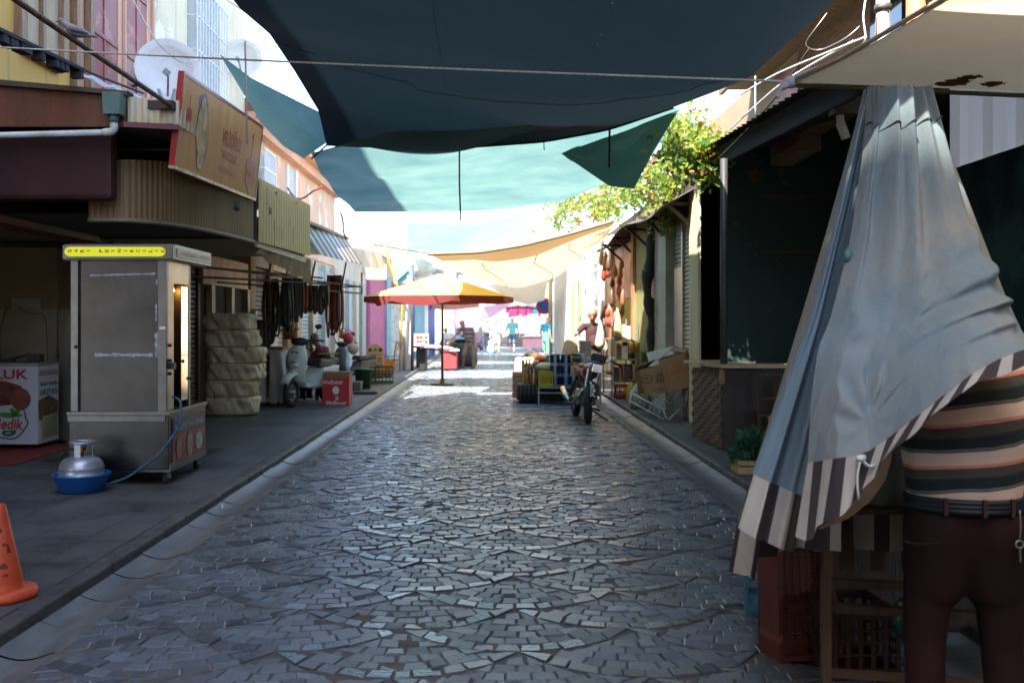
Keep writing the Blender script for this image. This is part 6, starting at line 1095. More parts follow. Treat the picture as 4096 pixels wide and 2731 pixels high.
# upright red crate: perforated floor faces the street
RCt = thing('plastic_crate', 'brick-red perforated crate standing on its end beneath the striped hem', 'crate', (1.46, 4.5, 0)); T = Matrix.Translation((1.445, 4.62, .005)) @ Matrix.Rotation(math.radians(8), 4, 'Z') @ Matrix.Rotation(math.radians(-4), 4, 'X')
cw, ch = .265, .52; mb = MB(); nx, nz = 6, 22
for i in range(nx+1): x = -cw/2+.03+(cw-.06)*i/nx; mb.box((x, 0, ch/2+.02), (.012 if i not in (0, nx) else .03, .008, ch-.08), 0, T)
for k in range(nz+1): z = .06+(ch-.12)*k/nz; mb.box((0, .001, z), (cw-.01, .005, .011), 0, T)
mb.box((0, 0, .04), (cw, .01, .07), 0, T); mb.box((0, 0, ch), (cw, .01, .05), 0, T); mb.build('floor', redpl, RCt)
for s in (-1, 1): mb = MB(); mb.prism([(s*cw/2-.007, 0), (s*cw/2+.007, 0), (s*cw/2+.007, ch+.02), (s*cw/2-.007, ch+.02)], -.055, .16, 0, T); mb.prism([(s*(cw/2+.018), 0), (s*cw/2, 0), (s*cw/2, .12), (s*(cw/2+.018), .08)], -.09, .16, 0, T); mb.build('side', redpl, RCt)
mb = MB(); mb.box((0, .03, .008), (cw, .20, .016), 0, T); mb.box((0, -.075, .012), (cw+.03, .016, .024), 0, T); mb.build('end_wall', redpl, RCt); mb = MB(); mb.box((-.10, -.058, .33), (.07, .006, .008), 0, T); mb.box((.12, -.06, .31), (.05, .006, .008), 0, T); mb.tube([T @ Vector((-.02, -.09, .02)), T @ Vector((.02, -.09, .03))], .005, 5); mb.build('wire_tie', black, RCt)
# wooden stall frame
SF = thing('stall_frame', 'rough wooden stall table frame with one pale post and dark rails', 'stall', (1.8, 4.2, 0)); mb = MB(); mb.bar((1.315, 3.92, 0), (1.315, 3.92, .78), .034, .034); mb.build('post', mat('sawn_timber', (.13, .065, .035), (.08, .04, .022), 4, .7, bump=.3, bscale=20, stretch=(6, 6, 1)), SF)
mb = MB(); mb.bar((2.42, 3.7, 0), (2.42, 3.7, .78), .034); mb.bar((1.33, 4.9, 0), (1.33, 4.9, .78), .034); mb.bar((2.5, 4.8, 0), (2.5, 4.8, .78), .034); mb.build('post', wood_dark, SF)
for z, h in ((.52, .04), (.42, .05), (.16, .025)): MB().bar((1.335, 3.96, z), (2.42, 3.74, z), h, .03).build('rail', wood_dark if h > .03 else mat('rail_mid', (.14, .08, .045), None, 5, .7), SF)
for k in range(4): MB().bar((1.46+k*.13, 4.1, .53), (1.47+k*.13, 4.15, .80), .06, .015).build('slat', wood_dark, SF)
MB().bb(1.36, 3.6, 4.93, 4.96, .02, .78).build('shade_backdrop', wood_dark, SF); MB().bb(1.3, 2.5, 4.0, 4.92, .78, .80).build('tabletop', wood_dark, SF)  # dark upright board is added to stand for shade behind the frame
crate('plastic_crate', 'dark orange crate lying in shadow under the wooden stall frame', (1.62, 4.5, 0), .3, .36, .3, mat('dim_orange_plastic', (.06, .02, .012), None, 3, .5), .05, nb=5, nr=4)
tag(MB().ball((1.78, 4.2, .3), .09, 12, 0, (1, .7, 1.2), .12).build('plastic_bag', mat('green_film', (.03, .12, .11), None, 5, .2)), 'crumpled green plastic bag under the stall rails', 'bag')
# leafy greens in a wooden box
gx, gy = 2.62, 9.95; gq = thing('wooden_box', 'small wooden box on the kerb edge holding the leafy greens', 'box', (gx, gy, PZ)); mb = MB(); mb.bb(gx-.19, gx+.2, gy-.15, gy+.15, PZ, PZ+.02); mb.bb(gx-.2, gx-.185, gy-.15, gy+.15, PZ, PZ+.14); mb.bb(gx+.185, gx+.2, gy-.15, gy+.15, PZ, PZ+.14)
for z in (.02, .085): mb.bb(gx-.185, gx+.185, gy-.16, gy-.148, PZ+z, PZ+z+.05); mb.bb(gx-.185, gx+.185, gy+.148, gy+.16, PZ+z, PZ+z+.05)
mb.build('slats', wood_pale, gq); gl_ = thing('leafy_greens', 'heap of dark green leafy vegetables in the wooden box at the kerb', 'vegetables', (gx, gy, PZ+.05)); mb = MB()
for k in range(340):
    a = R.uniform(0, 2*pi); f_ = R.random()**.5; h = R.random(); c = Vector((gx+.22*f_*math.cos(a), gy+.19*f_*math.sin(a), PZ+.10+.34*h*(1-.55*f_*f_))); out = Vector((math.cos(a)*f_, math.sin(a)*f_, .5+R.uniform(-.3, .5))).normalized(); sd_ = out.cross(Vector((R.uniform(-1, 1), R.uniform(-1, 1), R.uniform(-1, 1)))).normalized(); l = R.uniform(.05, .085); w_ = l*R.uniform(.5, .7); up = out.cross(sd_)
    mb.add([c-out*l*.4, c+sd_*w_*.5-up*.008, c+sd_*w_*.6+out*l*.5, c+out*l+up*.012, c-sd_*w_*.6+out*l*.5, c-sd_*w_*.5-up*.008], [(0, 1, 2, 3), (0, 3, 4, 5)], R.choice([0, 0, 1]), None, True)
mb.build('leaves', [mat('green_leaf', (.035, .13, .06), (.025, .10, .05), 9, .5, trans=.15), mat('blue_green_leaf', (.05, .16, .10), (.035, .12, .08), 9, .5, trans=.15)], gl_)
mb = MB()
for k in range(40): a = R.uniform(0, 2*pi); f_ = R.random(); mb.tube([(gx+.1*f_*math.cos(a), gy+.1*f_*math.sin(a), PZ+.04), (gx+.2*f_*math.cos(a), gy+.17*f_*math.sin(a), PZ+.36-.14*f_)], .004, 4)
mb.build('stems', paint((.18, .28, .12)), gl_)
# bar counter with a woven front
BC = thing('bar_counter', 'dark bar counter with a pale wooden top and woven brown side panel', 'counter', (3.0, 12.2, PZ)); cz = PZ+1.0
wov = mat('woven_cane', (.17, .09, .055), (.08, .04, .025), 3, .6, bump=.6, bscale=28, stretch=(10, 10, 1.5), contrast=(.4, .6))
mb = MB(); vs = []
for i in range(41):
    z = PZ+.02+.90*i/40
    for j in range(9): f_ = j/8; p = Vector((2.60, 12.95, 0)).lerp(Vector((2.70, 11.72, 0)), f_); vs.append((p.x+(.010 if (i//3+j) % 2 else -.004), p.y, z))
mb.add(vs, [(i*9+j, i*9+j+1, (i+1)*9+j+1, (i+1)*9+j) for i in range(40) for j in range(8)], 0, None, False); mb.build('woven_panel', wov, BC)
mb = MB(); mb.add([(2.71, 11.70, PZ), (5.4, 11.55, PZ), (5.4, 11.7, PZ), (2.71, 11.8, PZ), (2.71, 11.70, cz-.04), (5.4, 11.55, cz-.04), (5.4, 11.7, cz-.04), (2.71, 11.8, cz-.04)], [(0, 1, 5, 4), (1, 2, 6, 5), (2, 3, 7, 6), (3, 0, 4, 7)]); mb.build('front_panel', mat('black_panel', (.022, .016, .014), (.035, .024, .02), 4, .5), BC)
MB().prism([(2.52, 13.1), (2.54, 12.2), (2.66, 11.55), (5.5, 11.35), (5.5, 11.9), (3.05, 11.95), (3.0, 13.1)], 0, .035, 0, Matrix(((1, 0, 0, 0), (0, 0, 1, 0), (0, 1, 0, cz-.035), (0, 0, 0, 1)))).build('top', mat('pale_counter', (.50, .36, .20), (.40, .27, .14), 2, .4, stretch=(1, 6, 1)), BC)
mb = MB(); mb.bar((2.66, 11.62, cz-.14), (2.72, 11.6, cz-.14), .16, .16); mb.build('corner_block', wood, BC)
chair('dark wooden chair tucked against the bar counter', T2((3.22, 11.35, PZ), math.radians(172)), wood_dark, rush=wood_dark)
chair('orange-brown wooden chair seen side-on, right of the dark chair', T2((3.28, 10.75, PZ), math.radians(-72)), mat('orange_wood', (.32, .16, .06), (.22, .1, .04), 4, .55), rush=wood_pale)
# cardboard cartons on a tipped wire trolley
WT = thing('wire_trolley', 'tipped galvanised wire trolley on the pavement carrying cartons', 'trolley', (2.75, 15.9, PZ)); a0 = G(1530, 962, PZ); b0 = P(1475, 895, 17.0); c0_ = P(1578, 905, 14.9)
w00, w10, w01, w11 = Vector((2.36, 16.7, .36)), Vector((2.62, 15.1, .22)), Vector((2.9, 16.9, .62)), Vector((2.98, 15.2, .66)); mb = MB()
for f_ in [i/7 for i in range(8)]: mb.tube([w00.lerp(w10, f_), w01.lerp(w11, f_)], .006, 5); mb.tube([w00.lerp(w10, f_), w00.lerp(w10, f_)+Vector((-.03, 0, -.28))], .006, 5)
for f_ in [i/4 for i in range(5)]: mb.tube([w00.lerp(w01, f_), w10.lerp(w11, f_)], .008 if 0 < f_ < 1 else .014, 5)
for d in (0, -.13, -.28): o_ = Vector((-.03*(d < 0), 0, d)); mb.tube([w00+o_, w10+o_], .012, 5)
mb.build('wire_deck', gal, WT); mb = MB(); mb.tube([w10+Vector((-.02, 0, -.0)), (2.66, 15.02, PZ)], .016, 6); mb.build('leg', gal, WT); mb = MB(); mb.tube([w00, (2.34, 16.75, PZ)], .016, 6); mb.build('leg', gal, WT); mb = MB(); mb.tube([(2.66, 15.02, PZ+.02), (2.98, 15.2, .34)], .014, 6); mb.tube([w11, (2.98, 15.25, PZ)], .016, 6); mb.build('leg', gal, WT)
def carton(label, c, dims, rz, rx, m, words=(), flap=True, ry=0.0):
    t = thing('cardboard_carton', label, 'carton', c); T = Matrix.Translation(Vector(c)) @ Euler((rx, ry, rz)).to_matrix().to_4x4(); mb = MB(); x, y, z = dims; mb.box((0, 0, z/2), dims, 0, T); o = mb.build('box_body', m, t, bev=.006)
    if flap:
        for s in (-1, 1): mb = MB(); mb.prism([(s*x/2, z), (s*(x/2), z+.006), (s*(x/2-.2), z+.10), (s*(x/2-.2), z+.094)], -y/2, y/2, 0, T); mb.build('flap', m, t)
    for (s_, w_, h_, px, pz, cc) in words: text(s_, w_, h_, T @ Matrix.Translation((px, -y/2-.003, pz)), cc, o)
    return t, T, o, y
ink = paint((.07, .045, .035)); rink = paint((.42, .06, .03))
t, T, o, y = carton('cardboard carton lettered with a round emblem, lying tilted on the wire trolley', (2.72, 15.75, .46), (.52, .36, .42), math.radians(-28), math.radians(4), card, (('GÜN', .20, .07, .08, .29, ink), ('KAPAK', .26, .07, .11, .20, ink), ('GIDA AMBALAJ SAN', .4, .025, .05, .06, ink)), ry=math.radians(-12))
flat(ell(0, 0, .09, .07), T @ Matrix.Translation((-.16, -y/2-.003, .26)), ink, 'emblem', o); flat(ell(0, 0, .075, .056), T @ Matrix.Translation((-.16, -y/2-.005, .26)), card, 'emblem_centre', o); text('GK', .08, .05, T @ Matrix.Translation((-.16, -y/2-.007, .26)), ink, o)
t, T, o, y = carton('cardboard carton marked in faint red, leaning against the shutter', (2.95, 15.30, .56), (.42, .30, .52), math.radians(-24), math.radians(8), card, (('HAS', .14, .05, .04, .36, rink), ('TOBACCO', .28, .05, .06, .28, rink)), ry=math.radians(-17))
mb = MB(); mb.bar(T @ Vector((-.14, -y/2-.004, .2)), T @ Vector((-.14, -y/2-.004, .46)), .014, .004); mb.bar(T @ Vector((-.2, -y/2-.004, .37)), T @ Vector((-.07, -y/2-.004, .42)), .012, .004); mb.build('red_cross_mark', rink, o)
carton('white polystyrene box behind the two cartons', (2.84, 16.3, .88), (.44, .36, .24), math.radians(-24), 0, white_p, (), False, math.radians(-14)); carton('open brown carton behind the lettered carton', (2.62, 16.4, .42), (.34, .28, .38), math.radians(-30), math.radians(6), card_dk, (), True, math.radians(-10))
# motorcycle
mp = G(1345, 976); MC = thing('motorcycle', 'black and chrome motorcycle with a red tank, leaning on its stand', 'motorcycle', mp); T = Matrix.Translation((mp.x, mp.y+.30, 0)) @ Matrix.Rotation(math.radians(4), 4, 'Z') @ Matrix.Rotation(math.radians(13), 4, 'Y'); p = lambda *a: T @ Vector(a)
ax = T.to_3x3() @ Vector((1, 0, 0)); axf = (T.to_3x3() @ Matrix.Rotation(math.radians(-12), 3, 'Z')) @ Vector((1, 0, 0))
for y, a_, nme in ((0, axf, 'front_wheel'), (1.25, ax, 'rear_wheel')): a, b = MB(), MB(); wheel(a, b, p(0, y, .30), .30, .115, a_, 6); wo = a.build(nme, rubber, MC); b.build('rim', gal, wo)
for s in (-1, 1): MB().tube([p(s*.085, -.01, .30), p(s*.085, .05, .50), p(s*.085, .17, .88)], [.026, .022, .018], 8).build('fork', chrome, MC); mb = MB(); mb.grid(lambda u, v: p((u-.5)*.12, .0+.34*math.cos(pi*(.2+.7*v)), .30+.34*math.sin(pi*(.2+.7*v))+.02*(1-(2*u-1)**2)), 6, 12); mb.build('front_mudguard', chrome, MC, solid=.006)
mb = MB(); mb.box((.02, .06, .87), (.19, .13, .16), 0, T); mb.build('headlight_shell', black, MC, bev=.03); mb = MB(); mb.box((.02, -.012, .87), (.17, .02, .14), 0, T); mb.build('headlight', D.materials['headlight_glass'], MC, bev=.012); mb = MB(); mb.box((.01, .07, 1.03), (.24, .08, .12), 0, T); mb.build('instrument_panel', black, MC, bev=.02)
for s in (-1, 1): mb = MB(); mb.tube([p(s*.10, .06, .85), p(s*.20, .06, .85)], .012, 6); mb.ball(p(s*.23, .05, .85), .045, 10, 0, (1.2, .8, .8)); mb.build('turn_signal', paint((.60, .16, .02), .3), MC)
hb = T @ Matrix.Translation((0, .15, 0)) @ Matrix.Rotation(math.radians(-8), 4, 'Z'); h_ = lambda *a: hb @ Vector(a); mb = MB(); mb.tube(smoothpts([h_(-.36, .12, 1.0), h_(-.22, .02, 1.03), h_(-.12, -.02, .96), h_(.12, -.02, .96), h_(.22, .02, 1.03), h_(.36, .12, 1.0)], 24, 2), .013, 8); mb.build('handlebar', chrome, MC)
for s in (-1, 1): mb = MB(); mb.tube([h_(s*.25, .05, 1.02), h_(s*.39, .14, .99)], .019, 8); mb.tube([h_(s*.24, .0, 1.02), h_(s*.36, .06, 1.0)], .006, 5); mb.build('grip', black, MC)
mb = MB(); vs = []; mb.tube([p(0, .26, .78), p(0, .42, .80), p(0, .62, .76), p(0, .74, .70)], [.06, .14, .13, .06], 14); mb.build('tank', paint((.32, .02, .02), .22, 0, 0, 0, .5), MC); mb = MB(); mb.tube([p(0, .72, .74), p(0, .9, .75), p(0, 1.25, .80)], [.07, .12, .10], 12); mb.build('seat', black, MC)
mb = MB(); mb.box((0, .5, .36), (.26, .34, .26), 0, T); mb.tube([p(0, .42, .45), p(0, .36, .66)], .075, 10); mb.build('engine', mat('engine_alloy', (.25, .25, .25), (.12, .12, .12), 20, .4, .8), MC, bev=.02); mb = MB()
for a, b in (((0, .2, .85), (0, .35, .3)), ((0, .2, .85), (0, .9, .68)), ((0, .35, .3), (0, .8, .3)), ((0, .8, .3), (0, .9, .68)), ((.1, 1.25, .3), (.06, .75, .32)), ((-.1, 1.25, .3), (-.06, .75, .32)), ((.11, 1.2, .32), (.1, 1.05, .7)), ((-.11, 1.2, .32), (-.1, 1.05, .7))): mb.tube([p(*a), p(*b)], .02, 6)
mb.build('bike_frame', black, MC); mb = MB(); mb.tube(smoothpts([p(-.06, .33, .52), p(-.14, .26, .36), p(-.17, .45, .22), p(-.19, .8, .25)], 14), .024, 8); mb.build('exhaust_pipe', chrome, MC); mb = MB(); mb.tube([p(-.20, .7, .26), p(-.23, 1.35, .40)], [.045, .055], 12); mb.build('silencer', chrome, MC); mb = MB(); mb.tube([p(.12, .45, .22), p(.42, .30, .10)], .014, 6); mb.tube([p(-.12, .5, .24), p(-.3, .5, .22)], .018, 6); mb.tube([p(.12, .5, .24), p(.3, .5, .22)], .018, 6); mb.build('side_stand', iron, MC)
mb = MB()
for z in (.42, .52): mb.tube([p(.085, .04, z), p(.085, .05, z+.03)], .025, 6)
mb.build('red_decal', rink, MC)
# ---------------- goods stall in the road
GS = thing('goods_stall', 'low grey metal stall frame in the road carrying blue tins and groceries', 'stall', (1.2, 19.5, 0)); mb = MB()
sx0, sx1, sy0, sy1 = .88, 1.52, 18.75, 23.0
for x in (sx0, sx1): mb.bar((x, sy0, 0), (x, sy0, .34), .03); MB().bar((x, sy1, 0), (x, sy1, .65), .03).build('leg', gal, GS)
mb.bar((sx0, sy0, .33), (sx1, sy0, .33), .03); mb.bar((sx0, sy0, .23), (sx1, sy0, .23), .025); mb.build('frame_bars', gal, GS); mb = MB(); mb.bar((sx1+.02, sy0+.1, .78), (2.05, sy0+.1, .78), .03); mb.bar((sx1+.02, sy0+.1, 0), (sx1+.02, sy0+.1, .78), .03); mb.bar((2.05, sy0+.1, 0), (2.05, sy0+.1, .78), .03); mb.build('frame_bars', gal, GS)
mb = MB(); mb.bb(sx0, sx1, sy0, 19.4, .335, .35); mb.bb(sx0-.25, sx1, 19.45, 20.4, .48, .5); mb.bb(sx0-.2, sx1+.5, 20.45, 23, .66, .68); mb.build('shelf_board', wood_dark, GS); mb = MB(); mb.bb(sx0-.15, sx1+.4, 19.9, 22.9, .0, .47); mb.build('dark_underside', black, GS)
tin_b = mat('blue_tin', (.015, .04, .16), (.012, .03, .12), 3, .25, .3); tin_w = mat('silver_label', (.30, .34, .42), (.18, .22, .32), 5, .3, .4)
nmx = ('leftmost', 'rightmost'); nmz = ('bottom row', 'middle row', 'top row')
for k in range(3):
    for i in range(2):
        x, z = 1.20+i*.205, .352+k*.205; t = thing('paint_tin', 'large blue tin, %s of the two in the %s of the stack' % (nmx[i], nmz[k]), 'tin', (x, 18.98, z), 'blue tins on the goods stall'); MB().lathe([(.094, 0), (.098, .004), (.098, .19), (.094, .196), (.001, .196)], 24, (x, 18.98, z)).build('can', tin_b, t); mb = MB(); mb.lathe([(.0995, 0), (.1, .008), (.1, .014), (.0995, .02)], 24, (x, 18.98, z)); mb.lathe([(.0995, .176), (.1, .18), (.1, .186), (.0995, .19)], 24, (x, 18.98, z)); mb.build('rim', gal, t)
        mb = MB(); mb.grid(lambda u, v: Vector((x+.0995*math.sin((u-.5)*.5), 18.98-.0995*math.cos((u-.5)*.5), z+.024+.15*v)), 6, 1); mb.build('label', tin_w, t)
crate('plastic_crate', 'yellow mesh crate standing left of the blue tins', (1.02, 18.95, .352), .26, .3, .28, mat('yellow_crate', (.60, .42, .02), None, 3, .5), nb=5, nr=5)
def items(name, label, cat, group, n, fx, mk):
    for k in range(n): o = mk(k, *fx(k)); tag(o, label, cat, group)
def bottle(c, h, r, m, capm):
    mb = MB(); mb.lathe([(r*.95, 0), (r, .01), (r, h*.6), (r*.45, h*.76), (r*.4, h*.9)], 12, c); mb.lathe([(r*.48, h*.9), (r*.48, h), (.001, h)], 10, c, 1); return mb.build('bottle', [m, capm])
amber = mat('amber_bottle', (.22, .06, .015), None, 4, .15); pb = [amber, paint((.35, .05, .03), .2), paint((.5, .24, .04), .2), paint((.10, .25, .4), .2), paint((.6, .5, .35), .3)]
items('bottle', 'small amber or coloured bottle crowded at the front left of the goods stall', 'bottle', 'bottles at the front of the goods stall', 26, lambda k: (Vector((.62+.062*(k % 6)+R.uniform(-.01, .01), 19.3+.11*(k//6), .36+.06*(k//6))),), lambda k, c: bottle(c, R.uniform(.2, .3), .028, R.choice(pb), R.choice(pb)))
for k in range(5): x = .56+k*.075; t = tag(MB().lathe([(.05, 0), (.052, .30), (.03, .34), (.028, .37), (.001, .37)], 14, (x, 19.05+.02*(k % 2), 0)).build('black_canister', black), 'black canister standing on the road before the goods stall', 'canister', 'black canisters at the stall foot')
for k in range(6): t = tag(MB().box((.57+.01*(k % 2), 20.0, .06+k*.085+.04), (.34, .4, .078), 0, None, .96).build('goods_packet', mat('packet_%d' % k, (.55, .42, .3), (.45, .16, .1), 14, .6, contrast=(.45, .55)), bev=.01), ('lowest', 'second', 'third', 'fourth', 'fifth', 'topmost')[k]+' red and cream packet of the stack at the stall corner', 'packet', 'stacked packets at the stall corner')
tag(MB().box((.62, 19.3, .22), (.3, .3, .3), 0, None, .9).build('dark_tray', black, bev=.02), 'black box carrying bottles at the left end of the stall', 'box')
mb = MB(); q = Vector((.72, 21.6, 0)); mb.lathe([(.19, 0), (.24, .06), (.245, .4), (.23, .7), (.21, .78), (.17, .80), (.001, .79)], 22, q, 0, None, .8); tag(mb.build('paper_sack', mat('tan_paper', (.62, .47, .32), (.52, .38, .25), 2, .8, bump=.2, bscale=8)), 'upright tan paper sack at the road edge of the goods stall', 'sack'); mb = MB(); mb.lathe([(.17, 0), (.2, .06), (.2, .6), (.17, .72), (.001, .72)], 18, (.95, 22.0, 0), 0, None, .8); tag(mb.build('paper_sack', D.materials['tan_paper']), 'second paler paper sack, just behind the upright one', 'sack')
cols = [(.55, .12, .04), (.6, .08, .05), (.62, .5, .3), (.04, .18, .14), (.7, .62, .5), (.35, .2, .1), (.12, .2, .3), (.5, .35, .1), (.65, .6, .55), (.1, .08, .07)]
for k in range(40):
    x = R.uniform(sx0-.15, sx1+.4); y = R.uniform(19.5, 22.9); z0 = .50 if y < 20.43 else .682; h = R.uniform(.08, .24); w_ = R.uniform(.1, .24)
    if y > 20.35 and y < 20.5: y = 20.6
    if R.random() < .55: o = MB().box((x, y, z0+h/2), (w_, R.uniform(.12, .25), h)).build('grocery_box', paint(R.choice(cols)), bev=.006); tag(o, 'small coloured grocery box heaped on the goods stall', 'box', 'boxes heaped on the goods stall')
    else: o = MB().lathe([(w_*.35, 0), (w_*.36, h*.9), (w_*.3, h), (.001, h)], 14, (x, y, z0)).build('jar', paint(R.choice(cols), .25)); tag(o, 'small jar or tin among the boxes heaped on the goods stall', 'jar', 'jars heaped on the goods stall')
for x, y, z, r, c, lb in ((1.02, 20.8, .80, .1, (.62, .14, .03), 'orange bundle on top of the goods stall heap'), (1.12, 21.3, .86, .08, (.35, .05, .04), 'dark red bundle behind the orange one'), (1.02, 19.25, .70, .12, (.7, .62, .4), 'sunlit pale bundle above the yellow crate'), (1.75, 19.2, .86, .16, (.08, .12, .07), 'dark green net bag beside the blue tins')): tag(MB().ball((x, y, z), r, 12, 0, (1.4, 1, .7), .1).build('bundle', paint(c)), lb, 'bundle')
tag(MB().box((1.3, 20.9, .80), (.34, .3, .16)).build('green_tray', paint((.02, .22, .18)), bev=.01), 'green box standing behind the blue tins', 'box'); tag(MB().box((1.72, 20.0, .58), (.42, .5, .20)).build('orange_crate', paint((.55, .2, .05)), bev=.01), 'orange crate under the hand-held sack', 'crate'); tag(MB().box((1.86, 18.95, .84), (.3, .3, .12)).build('wire_tray', gal, bev=.01), 'grey tray of small packs on the right shelf of the stall', 'tray')
for k in range(8): tag(MB().box((1.83, 19.6, .50+k*.088+.044), (.22, .28, .082)).build('shoe_box', mat('pinkish_box_%d' % k, (.46, .32, .28), (.34, .2, .17), 12, .6), bev=.005), ('lowest', 'second lowest', 'third', 'fourth', 'fifth', 'sixth', 'seventh', 'topmost')[k]+' pinkish carton of the stack before the man in maroon', 'carton', 'stacked pinkish cartons'); 
tag(MB().box((1.83, 19.6, .25), (.24, .3, .49)).build('pedestal_box', card_dk, bev=.01), 'brown carton carrying the stack of pinkish cartons', 'carton')
# shop display rack and hanging wares
SR = thing('display_rack', 'grey metal shelf rack stacked with goods outside the shop', 'rack', (2.7, 21, PZ)); mb = MB()
for x, y in ((2.40, 19.9), (2.88, 19.9), (2.40, 21.4), (2.88, 21.4)): mb.bar((x, y, PZ), (x, y, 1.65), .03)
for z in (.35, .80, 1.2): mb.bb(2.38, 2.9, 19.9, 21.4, z, z+.02)
mb.build('rack_frame', gal, SR)
for z in (.37, .82, 1.22):
    for k in range(9): x, y = R.uniform(2.46, 2.82), R.uniform(19.95, 20.9); h = R.uniform(.12, .34); o = MB().box((x, y, z+h/2), (R.uniform(.08, .18), .16, h)).build('rack_goods', paint(R.choice(cols+[(.45, .05, .05), (.5, .3, .08), (.3, .22, .15)])), bev=.006); tag(o, 'packaged ware standing on the metal rack', 'goods', 'wares on the metal rack')
crate('plastic_crate', 'red drinks crate on the pavement below the metal rack', (2.62, 19.55, PZ), .42, .3, .28, mat('red_crate', (.30, .02, .02), None, 3, .5), nb=6, nr=2)
for k in range(22):
    px, py, Y = 1380+R.uniform(0, 52), R.uniform(590, 745), R.uniform(20, 22.6); c_ = P(px, py, Y); c_.x = min(c_.x, 2.92); cc = R.choice([(.3, .04, .025), (.36, .22, .11), (.42, .32, .2), (.25, .09, .04), (.10, .05, .03), (.3, .18, .08)]); mb = MB(); h = R.uniform(.15, .35); mb.tube([c_+Vector((0, 0, h*.9)), c_+Vector((0, 0, h*.5)), c_, c_+Vector((0, 0, -h*.3))], [.008, .045, .06, .02], 8); tag(mb.build('hanging_ware', paint(cc)), 'small red, tan or brown ware hanging in the shop doorway', 'hanging goods', 'wares hung in the shop doorway')
for px, py, Y, h, c, lb in ((1418, 770, 20.0, .55, (.55, .38, .2), 'long tan net bag hanging left of the rusty post'), (1378, 790, 20.4, .5, (.6, .5, .36), 'pale net bag hanging by the shop door'), (1400, 738, 20.6, .4, (.5, .1, .06), 'red bundle hanging in the shop doorway')):
    c_ = P(px, py, Y); tag(MB().tube([c_+Vector((0, 0, h)), c_+Vector((.01, 0, h*.5)), c_, c_+Vector((0, 0, -.12))], [.012, .07, .11, .04], 10).build('net_bag', paint(c)), lb, 'bag')
q = P(1456, 905, 18.6); jug = thing('yellow_jug', 'yellow oil jug on the pavement by the wall', 'jug', (q.x, 18.8, PZ)); MB().lathe([(.11, 0), (.12, .02), (.12, .26), (.05, .34), (.045, .38), (.001, .38)], 16, (q.x, 18.8, PZ)).build('container', paint((.5, .25, .02), .3), jug); MB().lathe([(.05, 0), (.05, .03), (.001, .03)], 12, (q.x, 18.8, PZ+.38)).build('cap', paint((.4, .03, .02)), jug)
mb = MB(); mb.lathe([(.16, 0), (.18, .1), (.15, .3), (.07, .4), (.05, .44), (.001, .44)], 16, (2.55, 17.3, PZ), 0, None, .8); tag(mb.build('white_sack', mat('white_sack_cloth', (.55, .5, .45), None, 5, .9)), 'small whitish sack on the pavement left of the cartons', 'sack')
for k in range(4): tag(MB().box((2.72+.03*k, 18.9-.1*k, PZ+.35), (.05, .3, .7), 0, Matrix.Translation((0, 0, 0))).build('wood_plank', wood), 'wooden board leaning by the yellow jug', 'board', 'boards by the wall')
q = thing('wall_shelf', 'small shelf of red-capped jars on the olive wall', 'shelf', (2.85, 19.2, 1)); MB().bb(2.62, 2.92, 18.9, 19.6, .98, 1.0).build('board', wood, q)
for k in range(6): tag(MB().lathe([(.045, 0), (.045, .16), (.03, .18), (.001, .18)], 12, (2.68+.1*(k % 2), 18.95+.1*k, 1.0)).build('jar', paint(R.choice([(.5, .06, .03), (.55, .3, .05), (.3, .08, .03)]), .25)), 'jar with a reddish cap on the shelf by the olive wall', 'jar', 'jars on the wall shelf')
# ---------------- grape vine
VN = thing('grape_vine', 'grape vine with a dark twisted trunk and sunlit yellow-green leaves over the shop roofs', 'vine', (2.75, 18.3, PZ)); bark = mat('vine_bark', (.055, .04, .032), (.025, .02, .016), 6, .9, bump=.7, bscale=12, stretch=(4, 4, .6))
def vy(px, py, Y=18.2): return P(px, py, Y)
mb = MB(); mb.tube(smoothpts([vy(1497, 858), vy(1494, 800), vy(1497, 740), vy(1488, 690), vy(1486, 640), vy(1494, 590), vy(1500, 540), vy(1512, 500), vy(1530, 470)], 40, 2), [.075+.02*math.sin(i*.9)+.02*(i > 18) for i in range(40)], 12)
mb.tube(smoothpts([vy(1486, 660), vy(1500, 620), vy(1506, 560), vy(1515, 500)], 20, 2), .04, 8); mb.tube([vy(1488, 700), vy(1500, 690), vy(1506, 700)], .05, 8); mb.build('trunk', bark, VN)
leaf_a = mat('vine_leaf_yellow', (.22, .24, .035), (.12, .19, .03), 3, .5, trans=.45, transc=(.55, .62, .08)); leaf_b = mat('vine_leaf_green', (.07, .14, .03), (.045, .10, .02), 3, .5, trans=.4, transc=(.30, .50, .06)); leaf_c = mat('vine_leaf_red', (.24, .08, .03), (.16, .05, .02), 3, .6, trans=.3, transc=(.5, .2, .06))
def leaf(mb, c, s, mi):
    n = Vector((R.uniform(-1, 1), R.uniform(-1, .6), R.uniform(-.2, 1))).normalized(); u = n.cross(Vector((R.uniform(-1, 1), R.uniform(-1, 1), R.uniform(-1, 1)))).normalized(); v = n.cross(u)
    pts = [(0, -.35), (.32, -.5), (.5, -.05), (.34, .08), (.3, .42), (0, .6), (-.3, .42), (-.34, .08), (-.5, -.05), (-.32, -.5)]; mb.add([c+(u*a+v*b)*s+n*s*.12*(abs(a)*2) for a, b in pts], [(0, 1, 2, 3), (0, 3, 4, 5), (0, 5, 6, 7), (0, 7, 8, 9)], mi, None, True)
